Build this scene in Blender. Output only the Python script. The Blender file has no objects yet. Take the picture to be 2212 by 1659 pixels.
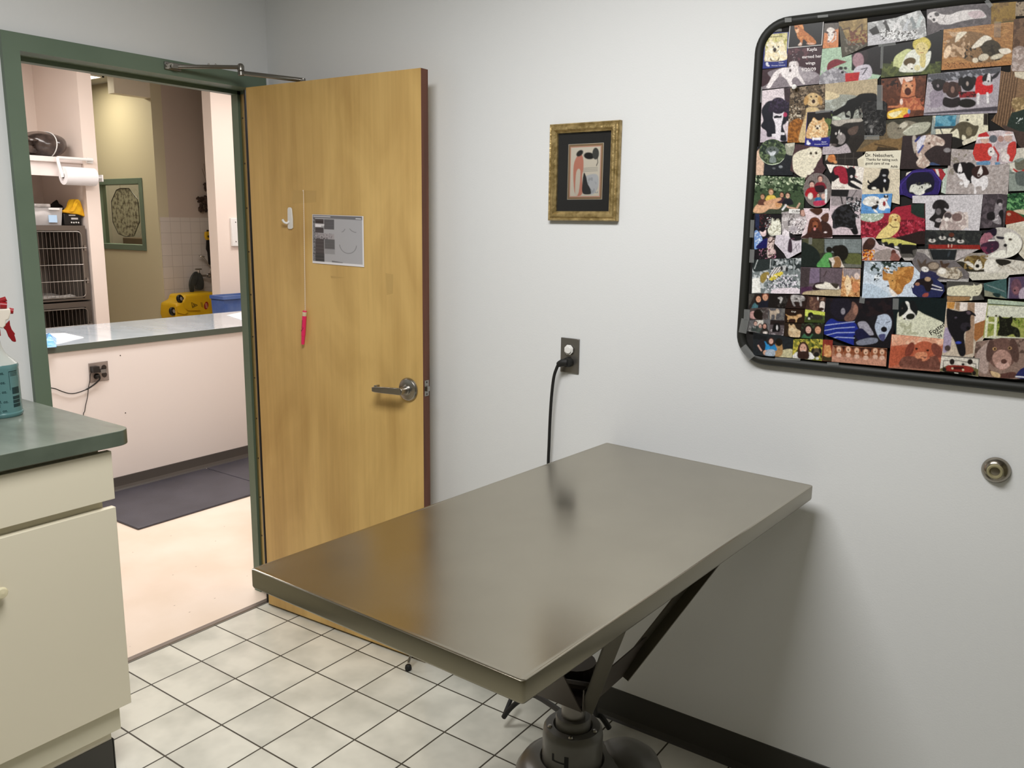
import bpy, math, random
import numpy as np
from mathutils import Vector, Matrix
random.seed(7)
SC = bpy.context.scene
COL = SC.collection
PI = math.pi

# ------------------------------------------------------------------ camera (solved from the photograph's vanishing lines)
W_, H_ = 2212.0, 1659.0
F = 1809.656
YAW, PITCH, ROLL = 0.9515231, 0.1895466, 0.0130969
T = 0.2055                                   # floor tile pitch in metres
CAM = np.array([13.8455172, -6.2727623, 8.0032751]) * T
_fw = np.array([-math.cos(YAW) * math.cos(PITCH), math.sin(YAW) * math.cos(PITCH), -math.sin(PITCH)])
_r = np.cross(_fw, [0, 0, 1]); _r /= np.linalg.norm(_r)
_u = np.cross(_r, _fw)
RX = math.cos(ROLL) * _r + math.sin(ROLL) * _u
UX = -math.sin(ROLL) * _r + math.cos(ROLL) * _u
cd = bpy.data.cameras.new('camera'); co = bpy.data.objects.new('camera', cd); COL.objects.link(co)
cd.sensor_width = 36.0; cd.sensor_fit = 'HORIZONTAL'; cd.lens = F / W_ * 36.0; cd.clip_start = 0.05; cd.clip_end = 60
M3 = Matrix((RX, UX, -_fw)).transposed()
co.matrix_world = Matrix.Translation(Vector(CAM)) @ M3.to_4x4()
SC.camera = co

def ray(px, py):
    return _fw + RX * (px - W_ / 2) / F - UX * (py - H_ / 2) / F
def at(px, py, ax, v):
    """where the surveyed point (px,py) of the photograph lies on the wall/floor plane ax=v"""
    d = ray(px, py); k = 'xyz'.index(ax); t = (v - CAM[k]) / d[k]
    return CAM + t * d

# ------------------------------------------------------------------ colour + materials
def lin(c):
    if isinstance(c, str):
        c = c.lstrip('#'); c = [int(c[i:i + 2], 16) / 255 for i in (0, 2, 4)]
    return tuple((x / 12.92 if x <= 0.04045 else ((x + 0.055) / 1.055) ** 2.4) for x in c)
MATS = {}
def mat(name, col, rough=0.5, metal=0.0, spec=0.5, col2=None, nscale=8.0, nstretch=(1, 1, 1), ndetail=4.0, lo=0.35, hi=0.65,
        bump=0.0, bscale=40.0, bstretch=None, aniso=0.0, coat=0.0, rough2=None, trans=0.0, alpha=1.0, emit=None, estr=0.0, ior=1.45, coords='Object'):
    if name in MATS: return MATS[name]
    m = bpy.data.materials.new(name); m.use_nodes = True; nt = m.node_tree; b = nt.nodes['Principled BSDF']
    c = lin(col) + (1,)
    b.inputs['Base Color'].default_value = c; b.inputs['Roughness'].default_value = rough; b.inputs['Metallic'].default_value = metal
    b.inputs['Specular IOR Level'].default_value = spec; b.inputs['IOR'].default_value = ior
    b.inputs['Anisotropic'].default_value = aniso; b.inputs['Coat Weight'].default_value = coat; b.inputs['Coat Roughness'].default_value = 0.08
    b.inputs['Transmission Weight'].default_value = trans; b.inputs['Alpha'].default_value = alpha
    if emit: b.inputs['Emission Color'].default_value = lin(emit) + (1,); b.inputs['Emission Strength'].default_value = estr
    tc = nt.nodes.new('ShaderNodeTexCoord')
    def mp(st):
        n = nt.nodes.new('ShaderNodeMapping'); n.inputs['Scale'].default_value = st; nt.links.new(tc.outputs[coords], n.inputs['Vector']); return n
    if col2 or rough2 is not None:
        n = nt.nodes.new('ShaderNodeTexNoise'); n.inputs['Scale'].default_value = nscale; n.inputs['Detail'].default_value = ndetail
        nt.links.new(mp(nstretch).outputs[0], n.inputs['Vector'])
        r = nt.nodes.new('ShaderNodeMapRange'); r.inputs[1].default_value = lo; r.inputs[2].default_value = hi
        nt.links.new(n.outputs['Fac'], r.inputs[0])
        if col2:
            x = nt.nodes.new('ShaderNodeMix'); x.data_type = 'RGBA'; x.inputs[6].default_value = c; x.inputs[7].default_value = lin(col2) + (1,)
            nt.links.new(r.outputs[0], x.inputs[0]); nt.links.new(x.outputs[2], b.inputs['Base Color'])
        if rough2 is not None:
            y = nt.nodes.new('ShaderNodeMapRange'); y.inputs[3].default_value = rough; y.inputs[4].default_value = rough2
            nt.links.new(r.outputs[0], y.inputs[0]); nt.links.new(y.outputs[0], b.inputs['Roughness'])
    if bump:
        n = nt.nodes.new('ShaderNodeTexNoise'); n.inputs['Scale'].default_value = bscale; n.inputs['Detail'].default_value = 3
        nt.links.new(mp(bstretch or (1, 1, 1)).outputs[0], n.inputs['Vector'])
        bp = nt.nodes.new('ShaderNodeBump'); bp.inputs['Strength'].default_value = bump; bp.inputs['Distance'].default_value = 0.002
        nt.links.new(n.outputs['Fac'], bp.inputs['Height']); nt.links.new(bp.outputs[0], b.inputs['Normal'])
    MATS[name] = m; return m

def thin_glass(name, tint='ffffff', rough=0.02, refl=1.0):
    m = bpy.data.materials.new(name); m.use_nodes = True; nt = m.node_tree; nt.nodes.clear()
    o = nt.nodes.new('ShaderNodeOutputMaterial'); t = nt.nodes.new('ShaderNodeBsdfTransparent'); g = nt.nodes.new('ShaderNodeBsdfGlossy')
    fr = nt.nodes.new('ShaderNodeFresnel'); fr.inputs['IOR'].default_value = 1.5; mx = nt.nodes.new('ShaderNodeMixShader')
    t.inputs[0].default_value = lin(tint) + (1,); g.inputs['Roughness'].default_value = rough
    nt.links.new(fr.outputs[0], mx.inputs[0]); nt.links.new(t.outputs[0], mx.inputs[1]); nt.links.new(g.outputs[0], mx.inputs[2]); nt.links.new(mx.outputs[0], o.inputs[0])
    MATS[name] = m; return m

# ------------------------------------------------------------------ mesh builder
ORG = {}
class M:
    def __init__(s): s.v = []; s.f = []; s.m = []
    def add(s, vs, fs, mi=0):
        o = len(s.v); s.v += [tuple(float(c) for c in p) for p in vs]; s.f += [tuple(i + o for i in f) for f in fs]; s.m += [mi] * len(fs); return s
    def box(s, a, b, mi=0):
        (x0, y0, z0), (x1, y1, z1) = a, b
        x0, x1 = min(x0, x1), max(x0, x1); y0, y1 = min(y0, y1), max(y0, y1); z0, z1 = min(z0, z1), max(z0, z1)
        return s.add([(x0, y0, z0), (x1, y0, z0), (x1, y1, z0), (x0, y1, z0), (x0, y0, z1), (x1, y0, z1), (x1, y1, z1), (x0, y1, z1)],
                     [(0, 3, 2, 1), (4, 5, 6, 7), (0, 1, 5, 4), (1, 2, 6, 5), (2, 3, 7, 6), (3, 0, 4, 7)], mi)
    def prism(s, poly, d, mi=0):
        """poly: list of 3D points (planar ring), d: extrusion vector"""
        n = len(poly); P = [np.array(p, float) for p in poly]; d = np.array(d, float)
        nn = np.zeros(3)
        for i in range(n): nn += np.cross(P[i] - P[0], P[(i + 1) % n] - P[0])
        if nn @ d > 0: P = P[::-1]
        fs = [tuple(range(n)), tuple(range(2 * n - 1, n - 1, -1))] + [(i, i + n, (i + 1) % n + n, (i + 1) % n) for i in range(n)]
        return s.add(P + [p + d for p in P], fs, mi)
    def tube(s, pts, r, seg=10, mi=0, cap=True, closed=False):
        P = [np.array(p, float) for p in pts]; n = len(P); rs = r if hasattr(r, '__len__') else [r] * n
        tg = []
        for i in range(n):
            a = P[(i - 1) % n] if (closed or i > 0) else P[i]; b = P[(i + 1) % n] if (closed or i < n - 1) else P[i]
            t = b - a; tg.append(t / (np.linalg.norm(t) + 1e-12))
        ref = np.array([0, 0, 1.0]) if abs(tg[0][2]) < 0.9 else np.array([1.0, 0, 0])
        nrm = np.cross(tg[0], ref); nrm /= np.linalg.norm(nrm); vs = []
        for i in range(n):
            nrm = nrm - tg[i] * (nrm @ tg[i]); nrm /= np.linalg.norm(nrm) + 1e-12; bn = np.cross(tg[i], nrm)
            for k in range(seg):
                a = 2 * PI * k / seg; vs.append(P[i] + rs[i] * (math.cos(a) * nrm + math.sin(a) * bn))
        fs = []
        for i in range(n if closed else n - 1):
            j = (i + 1) % n
            for k in range(seg): fs.append((i * seg + k, i * seg + (k + 1) % seg, j * seg + (k + 1) % seg, j * seg + k))
        if cap and not closed: fs += [tuple(range(seg - 1, -1, -1)), tuple(range((n - 1) * seg, n * seg))]
        return s.add(vs, fs, mi)
    def lathe(s, prof, c, axis=(0, 0, 1), seg=28, mi=0, cap=True, xs=1.0):
        """prof: list of (radius, along-axis)"""
        ax = np.array(axis, float); ax /= np.linalg.norm(ax); ref = np.array([0, 0, 1.0]) if abs(ax[2]) < 0.9 else np.array([1.0, 0, 0])
        e1 = np.cross(ax, ref); e1 /= np.linalg.norm(e1); e2 = np.cross(ax, e1); c = np.array(c, float); vs = []
        for r, h in prof:
            for k in range(seg):
                a = 2 * PI * k / seg; vs.append(c + ax * h + r * (math.cos(a) * e1 * xs + math.sin(a) * e2))
        fs = []
        for i in range(len(prof) - 1):
            for k in range(seg): fs.append((i * seg + k, i * seg + (k + 1) % seg, (i + 1) * seg + (k + 1) % seg, (i + 1) * seg + k))
        if cap: fs += [tuple(range(seg - 1, -1, -1)), tuple(range((len(prof) - 1) * seg, len(prof) * seg))]
        return s.add(vs, fs, mi)
    def disk(s, c, r, axis, h, seg=20, mi=0):
        return s.lathe([(r, 0), (r, h)], c, axis, seg, mi)
    def blob(s, c, rad, amp=0.15, seed=0, nu=22, nv=14, mi=0, fr=3.0, rotz=0.0):
        rnd = np.random.RandomState(seed); ph = rnd.rand(6, 3) * 6; fq = rnd.randn(6, 3) * fr; vs = []; ca, sa = math.cos(rotz), math.sin(rotz)
        for i in range(nv + 1):
            t = PI * i / nv
            for k in range(nu):
                a = 2 * PI * k / nu; d = np.array([math.sin(t) * math.cos(a), math.sin(t) * math.sin(a), math.cos(t)])
                g = 1 + amp * sum(math.sin(fq[q] @ d + ph[q, 0]) for q in range(6)) / 2.5
                p = d * g * np.array(rad); p = np.array([p[0] * ca - p[1] * sa, p[0] * sa + p[1] * ca, p[2]])
                vs.append(np.array(c) + p)
        fs = []
        for i in range(nv):
            for k in range(nu): fs.append((i * nu + k, (i + 1) * nu + k, (i + 1) * nu + (k + 1) % nu, i * nu + (k + 1) % nu))
        return s.add(vs, fs, mi)
    def text(s, body, fn, size=1.0, mi=0, align='LEFT', bold=False):
        """text polygons; fn maps flat (x,y) to a 3D point"""
        cu = bpy.data.curves.new('t', 'FONT'); cu.body = body; cu.size = size; cu.align_x = align; cu.resolution_u = 3
        if bold: cu.offset = size * 0.012
        ob = bpy.data.objects.new('t', cu); COL.objects.link(ob); dg = bpy.context.evaluated_depsgraph_get()
        me = bpy.data.meshes.new_from_object(ob.evaluated_get(dg))
        s.add([fn(v.co.x, v.co.y) for v in me.vertices], [tuple(p.vertices) for p in me.polygons], mi)
        bpy.data.objects.remove(ob); bpy.data.curves.remove(cu); bpy.data.meshes.remove(me); return s
    def build(s, name, mats, parent=None, origin=None, smooth=True, bevel=0.0, seg=2, ang=35, sub=0, **tags):
        if not isinstance(mats, (list, tuple)): mats = [mats]
        me = bpy.data.meshes.new(name); V = np.array(s.v, float)
        if parent is not None: o = ORG[parent.name]
        elif origin is not None: o = np.array(origin, float)
        else: o = np.array([(V[:, 0].min() + V[:, 0].max()) / 2, (V[:, 1].min() + V[:, 1].max()) / 2, V[:, 2].min()])
        me.from_pydata([tuple(p) for p in (V - o)], [], s.f); me.update()
        for m in mats: me.materials.append(m)
        me.polygons.foreach_set('material_index', s.m)
        if smooth:
            me.polygons.foreach_set('use_smooth', [True] * len(me.polygons)); me.set_sharp_from_angle(angle=math.radians(ang))
        ob = bpy.data.objects.new(name, me); COL.objects.link(ob); ORG[ob.name] = o
        if parent is not None: ob.parent = parent
        else: ob.location = o
        if bevel:
            b = ob.modifiers.new('b', 'BEVEL'); b.width = bevel; b.segments = seg; b.limit_method = 'ANGLE'; b.angle_limit = math.radians(40); b.harden_normals = False
        if sub:
            b = ob.modifiers.new('s', 'SUBSURF'); b.levels = sub; b.render_levels = sub
        for k, v in tags.items(): ob[k] = v
        return ob
def root(name, loc, label=None, category=None, group=None, kind=None):
    o = bpy.data.objects.new(name, None); COL.objects.link(o); o.location = tuple(float(c) for c in loc); o.empty_display_size = 0.05
    ORG[o.name] = np.array(loc, float)
    if label: o['label'] = label
    if category: o['category'] = category
    if group: o['group'] = group
    if kind: o['kind'] = kind
    return o
def spline(pts, n=8, closed=False):
    P = [np.array(p, float) for p in pts]; out = []; N = len(P)
    for i in range(N if closed else N - 1):
        p0 = P[(i - 1) % N] if (closed or i > 0) else P[0]; p1 = P[i]; p2 = P[(i + 1) % N]; p3 = P[(i + 2) % N] if (closed or i < N - 2) else P[-1]
        for k in range(n):
            t = k / n; out.append(0.5 * (2 * p1 + (p2 - p0) * t + (2 * p0 - 5 * p1 + 4 * p2 - p3) * t * t + (3 * p1 - p0 - 3 * p2 + p3) * t ** 3))
    if not closed: out.append(P[-1])
    return out
# ================================================================== materials
paint = mat('wall_paint', 'e2e3e3', 0.55, bump=0.12, bscale=220)
hall_paint = mat('hall_wall_paint', 'ecdcd0', 0.55)
half_paint = mat('half_wall_paint', 'e0dad6', 0.6)
yellow_paint = mat('corridor_wall_paint', 'cfc5a5', 0.6)
alcove_shade = mat('alcove_shade_paint', 'c6b6a7', 0.6)  # cream wall browned: the alcove's dimmer light is put into this colour
ceil_paint = mat('ceiling_paint', 'b4b2ac', 0.8)
green = mat('green_enamel', '6c7d6b', 0.38, bump=0.1, bscale=60, col2='647563', nscale=3)
vinyl = mat('cove_base_vinyl', '383631', 0.45)
hallvinyl = mat('hall_cove_base_vinyl', '4a4744', 0.45)
steel = mat('satin_steel', 'a3a09b', 0.28, 1.0)
dsteel = mat('dull_plate_steel', '7f7b76', 0.42, 0.8)
chrome = mat('chrome', 'd0d0ce', 0.12, 1.0)
brass = mat('pale_brass', 'b7a671', 0.35, 0.85)
black = mat('black_plastic', '121212', 0.35)
rubber = mat('black_rubber', '191918', 0.6)
white_pl = mat('white_plastic', 'e8e6e2', 0.35)
screwm = mat('screw_steel', '55504a', 0.4, 0.8)

# floor tiles: square glazed tiles in a grid whose joints fall on multiples of T
def tile_mat():
    m = bpy.data.materials.new('glazed_floor_tile'); m.use_nodes = True; nt = m.node_tree; N = nt.nodes; L = nt.links; b = N['Principled BSDF']
    g = N.new('ShaderNodeNewGeometry'); sp = N.new('ShaderNodeSeparateXYZ'); L.new(g.outputs['Position'], sp.inputs[0])
    def mth(op, a, bb=None, c=None):
        n = N.new('ShaderNodeMath'); n.operation = op
        for i, v in enumerate((a, bb, c)):
            if v is None: continue
            if isinstance(v, (int, float)): n.inputs[i].default_value = v
            else: L.new(v, n.inputs[i])
        return n.outputs[0]
    ds = []; ids = []
    for k in (0, 1):
        t = mth('DIVIDE', sp.outputs[k], T); fr = mth('FRACT', t); d = mth('MINIMUM', fr, mth('SUBTRACT', 1.0, fr)); ds.append(mth('MULTIPLY', d, T)); ids.append(mth('FLOOR', t))
    d = mth('MINIMUM', ds[0], ds[1])
    mr = N.new('ShaderNodeMapRange'); mr.interpolation_type = 'SMOOTHSTEP'; mr.inputs[1].default_value = 0.0021; mr.inputs[2].default_value = 0.0034; L.new(d, mr.inputs[0])
    cid = N.new('ShaderNodeCombineXYZ'); L.new(ids[0], cid.inputs[0]); L.new(ids[1], cid.inputs[1])
    wn = N.new('ShaderNodeTexWhiteNoise'); L.new(cid.outputs[0], wn.inputs[0])
    off = N.new('ShaderNodeVectorMath'); off.operation = 'MULTIPLY_ADD'; L.new(wn.outputs['Color'], off.inputs[0]); off.inputs[1].default_value = (9, 9, 9); L.new(g.outputs['Position'], off.inputs[2])
    n1 = N.new('ShaderNodeTexNoise'); n1.inputs['Scale'].default_value = 6; n1.inputs['Detail'].default_value = 3; L.new(off.outputs[0], n1.inputs['Vector'])
    cr = N.new('ShaderNodeValToRGB'); L.new(n1.outputs['Fac'], cr.inputs[0])
    cr.color_ramp.elements[0].position = 0.3; cr.color_ramp.elements[0].color = lin('bcbbb0') + (1,); cr.color_ramp.elements[1].position = 0.62; cr.color_ramp.elements[1].color = lin('d9d7cb') + (1,)
    mx = N.new('ShaderNodeMix'); mx.data_type = 'RGBA'; mx.inputs[6].default_value = lin('3a3427') + (1,); L.new(mr.outputs[0], mx.inputs[0]); L.new(cr.outputs[0], mx.inputs[7]); L.new(mx.outputs[2], b.inputs['Base Color'])
    rr = N.new('ShaderNodeMapRange'); rr.inputs[3].default_value = 0.7; rr.inputs[4].default_value = 0.2; L.new(mr.outputs[0], rr.inputs[0]); L.new(rr.outputs[0], b.inputs['Roughness'])
    mp2 = N.new('ShaderNodeMapping'); mp2.inputs['Scale'].default_value = (26, 9, 1); mp2.inputs['Rotation'].default_value = (0, 0, 0.6); L.new(off.outputs[0], mp2.inputs[0])
    n2 = N.new('ShaderNodeTexNoise'); n2.inputs['Scale'].default_value = 1; n2.inputs['Detail'].default_value = 2; n2.inputs['Distortion'].default_value = 1.2; L.new(mp2.outputs[0], n2.inputs['Vector'])
    hsum = mth('ADD', mth('MULTIPLY', n2.outputs['Fac'], 0.35), mr.outputs[0])
    bp = N.new('ShaderNodeBump'); bp.inputs['Strength'].default_value = 0.55; bp.inputs['Distance'].default_value = 0.0025; L.new(hsum, bp.inputs['Height']); L.new(bp.outputs[0], b.inputs['Normal'])
    return m
tilem = tile_mat()
YR = 1.02; XW = -0.03; XT = -0.012; HC = 2.76; HH = 2.93

def S(name, mm, m, **k): return mm.build(name, m, kind='structure', smooth=False, **k)
# ---------------- exam room shell
S('floor', M().box((XT - 0.01, -2.7, -0.05), (4.0, YR, 0.0)), tilem)
S('ceiling', M().box((XW, -2.7, HC), (4.0, YR + .1, HC + .05)), ceil_paint)
S('wall_back', M().box((-0.16, YR, 0), (4.0, YR + .12, HC)), paint)
dimp = mat('bounce_cut_paint', '767058', .6)  # unseen walls coloured dark and warm to hold down and tint bounce light
S('wall_right', M().box((4.0, -2.7, 0), (4.1, YR + .12, HC)), dimp)
S('wall_front', M().box((XW, -2.8, 0), (4.1, -2.7, HC)), dimp)
OY0, OY1, OZ = 0.056, 0.945, 2.153        # door opening
fy0, fy1, fz = 0.004, 0.997, 2.206        # outside of the door frame
wl = M().box((-0.16, -2.7, 0), (XW, fy0 + .01, HC)).box((-0.16, fy0 + .01, fz - .01), (XW, YR, HC)).box((-0.16, fy1 - .01, 0), (XW, YR, fz - .01))
S('wall_left', wl, [paint])
# green steel door frame: face, rebate, stop
fr = M()
def jamb(y_out, y_in, sgn):
    # profile in x/y swept up
    p = [(XT, y_out), (XT, y_in), (-.112, y_in), (-.112, y_in + .014 * sgn), (-.152, y_in + .014 * sgn), (-.152, y_in), (-.172, y_in), (-.172, y_out)]
    fr.prism([(a, b, 0) for a, b in p], (0, 0, fz))
jamb(fy0, OY0, 1)
jamb(fy1, OY1, -1)
p = [(XT, fz), (XT, OZ), (-.112, OZ), (-.112, OZ - .014), (-.152, OZ - .014), (-.152, OZ), (-.172, OZ), (-.172, fz)]
fr.prism([(a, OY0, b) for a, b in p], (0, OY1 - OY0, 0))
S('trim_1', fr, green)
S('trim_2', M().prism([(XT - .022, OY0, 0.0005), (XT - .018, OY0, .005), (XT + .004, OY0, .005), (XT + .008, OY0, 0.0005)], (0, OY1 - OY0 + .0, 0)), mat('threshold_strip', '8a8078', 0.35, 0.6))
# cove base along the back wall
bb = M(); prof = [(YR, 0.0), (YR - .016, 0.0), (YR - .008, .006), (YR - .003, .02), (YR - .003, .11), (YR, .112)]
bb.prism([(1.0, a, b) for a, b in prof], (3.0, 0, 0)); bb.prism([(0.0, a, b) for a, b in prof], (1.0, 0, 0))
S('baseboard_back', bb, vinyl)
S('baseboard_left', M().box((XW, -2.7, 0), (XW + .004, -.75, .11)), vinyl)

# ---------------- hall and treatment area beyond the door
lino = mat('cream_linoleum', 'e6d6c6', 0.3, col2='ddcbb8', nscale=3)
def speck(m):
    nt = m.node_tree; N = nt.nodes; L = nt.links; b = N['Principled BSDF']; v = N.new('ShaderNodeTexVoronoi'); v.inputs['Scale'].default_value = 16
    tc = N.new('ShaderNodeTexCoord'); mp = N.new('ShaderNodeMapping'); mp.inputs['Scale'].default_value = (1.7, .8, 1); L.new(tc.outputs['Object'], mp.inputs[0]); L.new(mp.outputs[0], v.inputs['Vector'])
    r = N.new('ShaderNodeMapRange'); r.inputs[1].default_value = .07; r.inputs[2].default_value = .035; L.new(v.outputs['Distance'], r.inputs[0])
    w = N.new('ShaderNodeMath'); w.operation = 'GREATER_THAN'; w.inputs[1].default_value = .55; L.new(v.outputs['Color'], w.inputs[0])
    q = N.new('ShaderNodeMath'); q.operation = 'MULTIPLY'; L.new(r.outputs[0], q.inputs[0]); L.new(w.outputs[0], q.inputs[1])
    x = N.new('ShaderNodeMix'); x.data_type = 'RGBA'; old = b.inputs['Base Color'].links[0].from_socket; L.new(old, x.inputs[6]); x.inputs[7].default_value = lin('7d6a58') + (1,); L.new(q.outputs[0], x.inputs[0]); L.new(x.outputs[2], b.inputs['Base Color'])
speck(lino)
S('floor_hall', M().box((-7.4, -1.6, -.05), (XT - .01, 5.4, 0)), lino)
S('ceiling_hall', M().box((-7.4, -1.6, HH), (-.16, 5.4, HH + .05)), ceil_paint)
S('wall_hall_near', M().box((-.172, -1.6, 0), (-.16, OY0 - .03, HH)).box((-.172, OY0 - .03, fz - .01), (-.16, OY1 + .03, HH)).box((-.172, OY1 + .03, 0), (-.16, 5.4, HH)), hall_paint)
S('wall_hall_left', M().box((-7.4, -1.7, 0), (-.16, -1.6, HH)), hall_paint)
S('wall_hall_right', M().box((-7.4, 5.4, 0), (-.16, 5.5, HH)), hall_paint)
S('wall_hall_far', M().box((-7.5, -1.7, 0), (-7.4, 5.5, HH)), hall_paint)
XH = -1.99
S('wall_half', M().box((XH - .12, -1.6, 0), (XH, 4.3, .888)), half_paint)
hb = M(); prof = [(XH, 0.0), (XH + .02, 0.0), (XH + .010, .008), (XH + .004, .024), (XH + .004, .08), (XH, .082)]
hb.prism([(a, -1.6, b) for a, b in prof], (0, 5.9, 0)); S('baseboard_hall', hb, hallvinyl)
# partition beside the cages, alcove back and side
xa = at(78, 250, 'y', 2.135)[0]
S('wall_alcove_side', M().box((xa, 2.135, 0), (-3.6, 2.242, HH)), hall_paint)
S('wall_alcove_back', M().box((xa - .1, -1.6, 0), (xa, 2.242, HH)), hall_paint)
S('wall_hall_back_right', M().box((-3.72, 3.273, 0), (-3.6, 5.4, HH)), hall_paint)
YY = 3.342
# corridor side wall with a framed window
wx0, wx1, wz0, wz1 = -5.72, -4.83, 1.335, 2.025
yw = M().box((-7.4, YY, 0), (-4.6, YY + .11, wz0 + .03)).box((-7.4, YY, wz1 - .03), (-4.6, YY + .11, HH)).box((-7.4, YY, wz0 + .03), (wx0 + .03, YY + .11, wz1 - .03)).box((wx1 - .03, YY, wz0 + .03), (-4.6, YY + .11, wz1 - .03))
S('wall_corridor', yw, yellow_paint)
S('wall_mop_alcove', M().box((-4.7, YY + .11, 0), (-4.6, 5.4, HH)), alcove_shade)
S('trim_3', M().box((-4.7, 2.995, 2.74), (-4.6, YY, HH)), mat('soffit_paint', 'e9dfc8', .6))
tp = at(343, 469, 'x', -4.595); tilep = mat('white_wall_tile', 'b9aea2', .35)
def grid_lines(m, pitch):
    nt = m.node_tree; N = nt.nodes; L = nt.links; b = N['Principled BSDF']; tc = N.new('ShaderNodeNewGeometry'); mp = N.new('ShaderNodeMapping'); mp.inputs['Rotation'].default_value = (0, PI / 2, 0)
    br = N.new('ShaderNodeTexBrick'); br.offset = 0; br.inputs['Scale'].default_value = 1; br.inputs['Brick Width'].default_value = pitch; br.inputs['Row Height'].default_value = pitch; br.inputs['Mortar Size'].default_value = .0022
    br.inputs['Color1'].default_value = lin('d8cfc4') + (1,); br.inputs['Color2'].default_value = lin('d4cbc0') + (1,); br.inputs['Mortar'].default_value = lin('bdb3a8') + (1,)
    sp = N.new('ShaderNodeSeparateXYZ'); cb = N.new('ShaderNodeCombineXYZ'); L.new(tc.outputs['Position'], sp.inputs[0]); L.new(sp.outputs[1], cb.inputs[0]); L.new(sp.outputs[2], cb.inputs[1]); L.new(cb.outputs[0], br.inputs['Vector']); L.new(br.outputs[0], b.inputs['Base Color'])
grid_lines(tilep, .108)
S('trim_4', M().box((-4.6, YY + .012, .1), (-4.59, 4.9, tp[2])), tilep)
# window on the corridor wall
wf = M(); d = .055
wf.box((wx0, YY - .012, wz0), (wx0 + d, YY + .1, wz1)).box((wx1 - d, YY - .012, wz0), (wx1, YY + .1, wz1)).box((wx0 + d, YY - .012, wz0), (wx1 - d, YY + .1, wz0 + d)).box((wx0 + d, YY - .012, wz1 - d), (wx1 - d, YY + .1, wz1))
wr = root('window_1', ((wx0 + wx1) / 2, YY, wz0), kind='structure')
wf.build('window_frame', green, wr, bevel=.003)
M().add([(wx0 + d, YY + .06, wz0 + d), (wx1 - d, YY + .06, wz0 + d), (wx1 - d, YY + .06, wz1 - d), (wx0 + d, YY + .06, wz1 - d)], [(0, 1, 2, 3)]).build('pane', thin_glass('window_glass', 'd8dcd4'), wr, smooth=False)
# the room behind that window
S('wall_back_office', M().box((-7.4, 4.7, 0), (-4.7, 4.8, HH)), mat('office_wall_paint', 'c9c3ae', .6))
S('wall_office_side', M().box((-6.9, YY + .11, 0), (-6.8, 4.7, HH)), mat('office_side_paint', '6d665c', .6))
# ---------------- ceiling fixture seen past the partition
cf = root('ceiling_light', (-5.17, 2.75, HH - .015), 'recessed fluorescent ceiling light panel above the far corridor', 'light')
M().box((-5.37, 2.2, HH - .012), (-4.97, 2.22, HH)).box((-5.37, 3.1, HH - .012), (-4.97, 3.12, HH)).box((-5.37, 2.2, HH - .012), (-5.35, 3.12, HH)).box((-4.99, 2.2, HH - .012), (-4.97, 3.12, HH)).build('frame', white_pl, cf)
M().box((-5.35, 2.22, HH - .008), (-4.99, 3.1, HH - .001)).build('diffuser', mat('lit_diffuser', 'fff4dc', .5, emit='fff2d8', estr=6.0), cf)
# ================================================================== DOOR LEAF
n_ = np.array([-.039, .876, 0]); n_ /= np.linalg.norm(n_); du = np.array([.876, .039, 0]); du /= np.linalg.norm(du); dp0 = np.array([.022, .866, 0])
Z3 = np.array([0, 0, 1.0])
def D(u, off, z): return dp0 + du * u - n_ * off + Z3 * z       # off>0: out of the visible face towards the room
def ond(px, py, off=0):
    d = ray(px, py); t = ((dp0 - n_ * off - CAM) @ n_) / (d @ n_); P = CAM + t * d; return (P - dp0) @ du, P[2]
def dbox(mm, u0, u1, o0, o1, z0, z1, mi=0):
    q = [D(u0, o0, z0), D(u1, o0, z0), D(u1, o1, z0), D(u0, o1, z0)]
    return mm.prism(q, (0, 0, z1 - z0), mi)
birch = bpy.data.materials.new('birch_veneer'); birch.use_nodes = True
def mk_birch():
    nt = birch.node_tree; N = nt.nodes; L = nt.links; b = N['Principled BSDF']; b.inputs['Roughness'].default_value = .33
    tc = N.new('ShaderNodeTexCoord')
    def noise(sc, det, st, dis=0.0):
        mp = N.new('ShaderNodeMapping'); mp.inputs['Scale'].default_value = st; L.new(tc.outputs['Object'], mp.inputs[0]); n = N.new('ShaderNodeTexNoise'); n.inputs['Scale'].default_value = sc; n.inputs['Detail'].default_value = det; n.inputs['Distortion'].default_value = dis; L.new(mp.outputs[0], n.inputs['Vector']); return n.outputs['Fac']
    a = noise(6, 5, (1, 1, .35), .6); c = noise(60, 4, (1, 1, .03)); e = noise(1.6, 2, (3.2, 1, .25))
    r = N.new('ShaderNodeValToRGB'); el = r.color_ramp.elements; el[0].position = .38; el[0].color = lin('b28c4e') + (1,); el[1].position = .72; el[1].color = lin('dcb873') + (1,)
    m1 = N.new('ShaderNodeMath'); m1.operation = 'MULTIPLY_ADD'; L.new(a, m1.inputs[0]); m1.inputs[1].default_value = .62
    m2 = N.new('ShaderNodeMath'); m2.operation = 'MULTIPLY'; L.new(c, m2.inputs[0]); m2.inputs[1].default_value = .22; L.new(m2.outputs[0], m1.inputs[2])
    m3 = N.new('ShaderNodeMath'); m3.operation = 'MULTIPLY_ADD'; L.new(e, m3.inputs[0]); m3.inputs[1].default_value = .35; L.new(m1.outputs[0], m3.inputs[2]); L.new(m3.outputs[0], r.inputs[0]); L.new(r.outputs[0], b.inputs['Base Color'])
mk_birch()
edge_wood = mat('red_brown_edge', '6d3f2b', .45, col2='55301f', nscale=30, nstretch=(1, 1, .08))
door = root('door_1', D(0, 0, 0.008), kind='structure')
TH = .037
lf = M()
q = [D(.006, 0, 0), D(.873, 0, 0), D(.873, -TH, 0), D(.006, -TH, 0)]
z0, z1 = .010, 2.146
V = [p + Z3 * z0 for p in q] + [p + Z3 * z1 for p in q]
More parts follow.
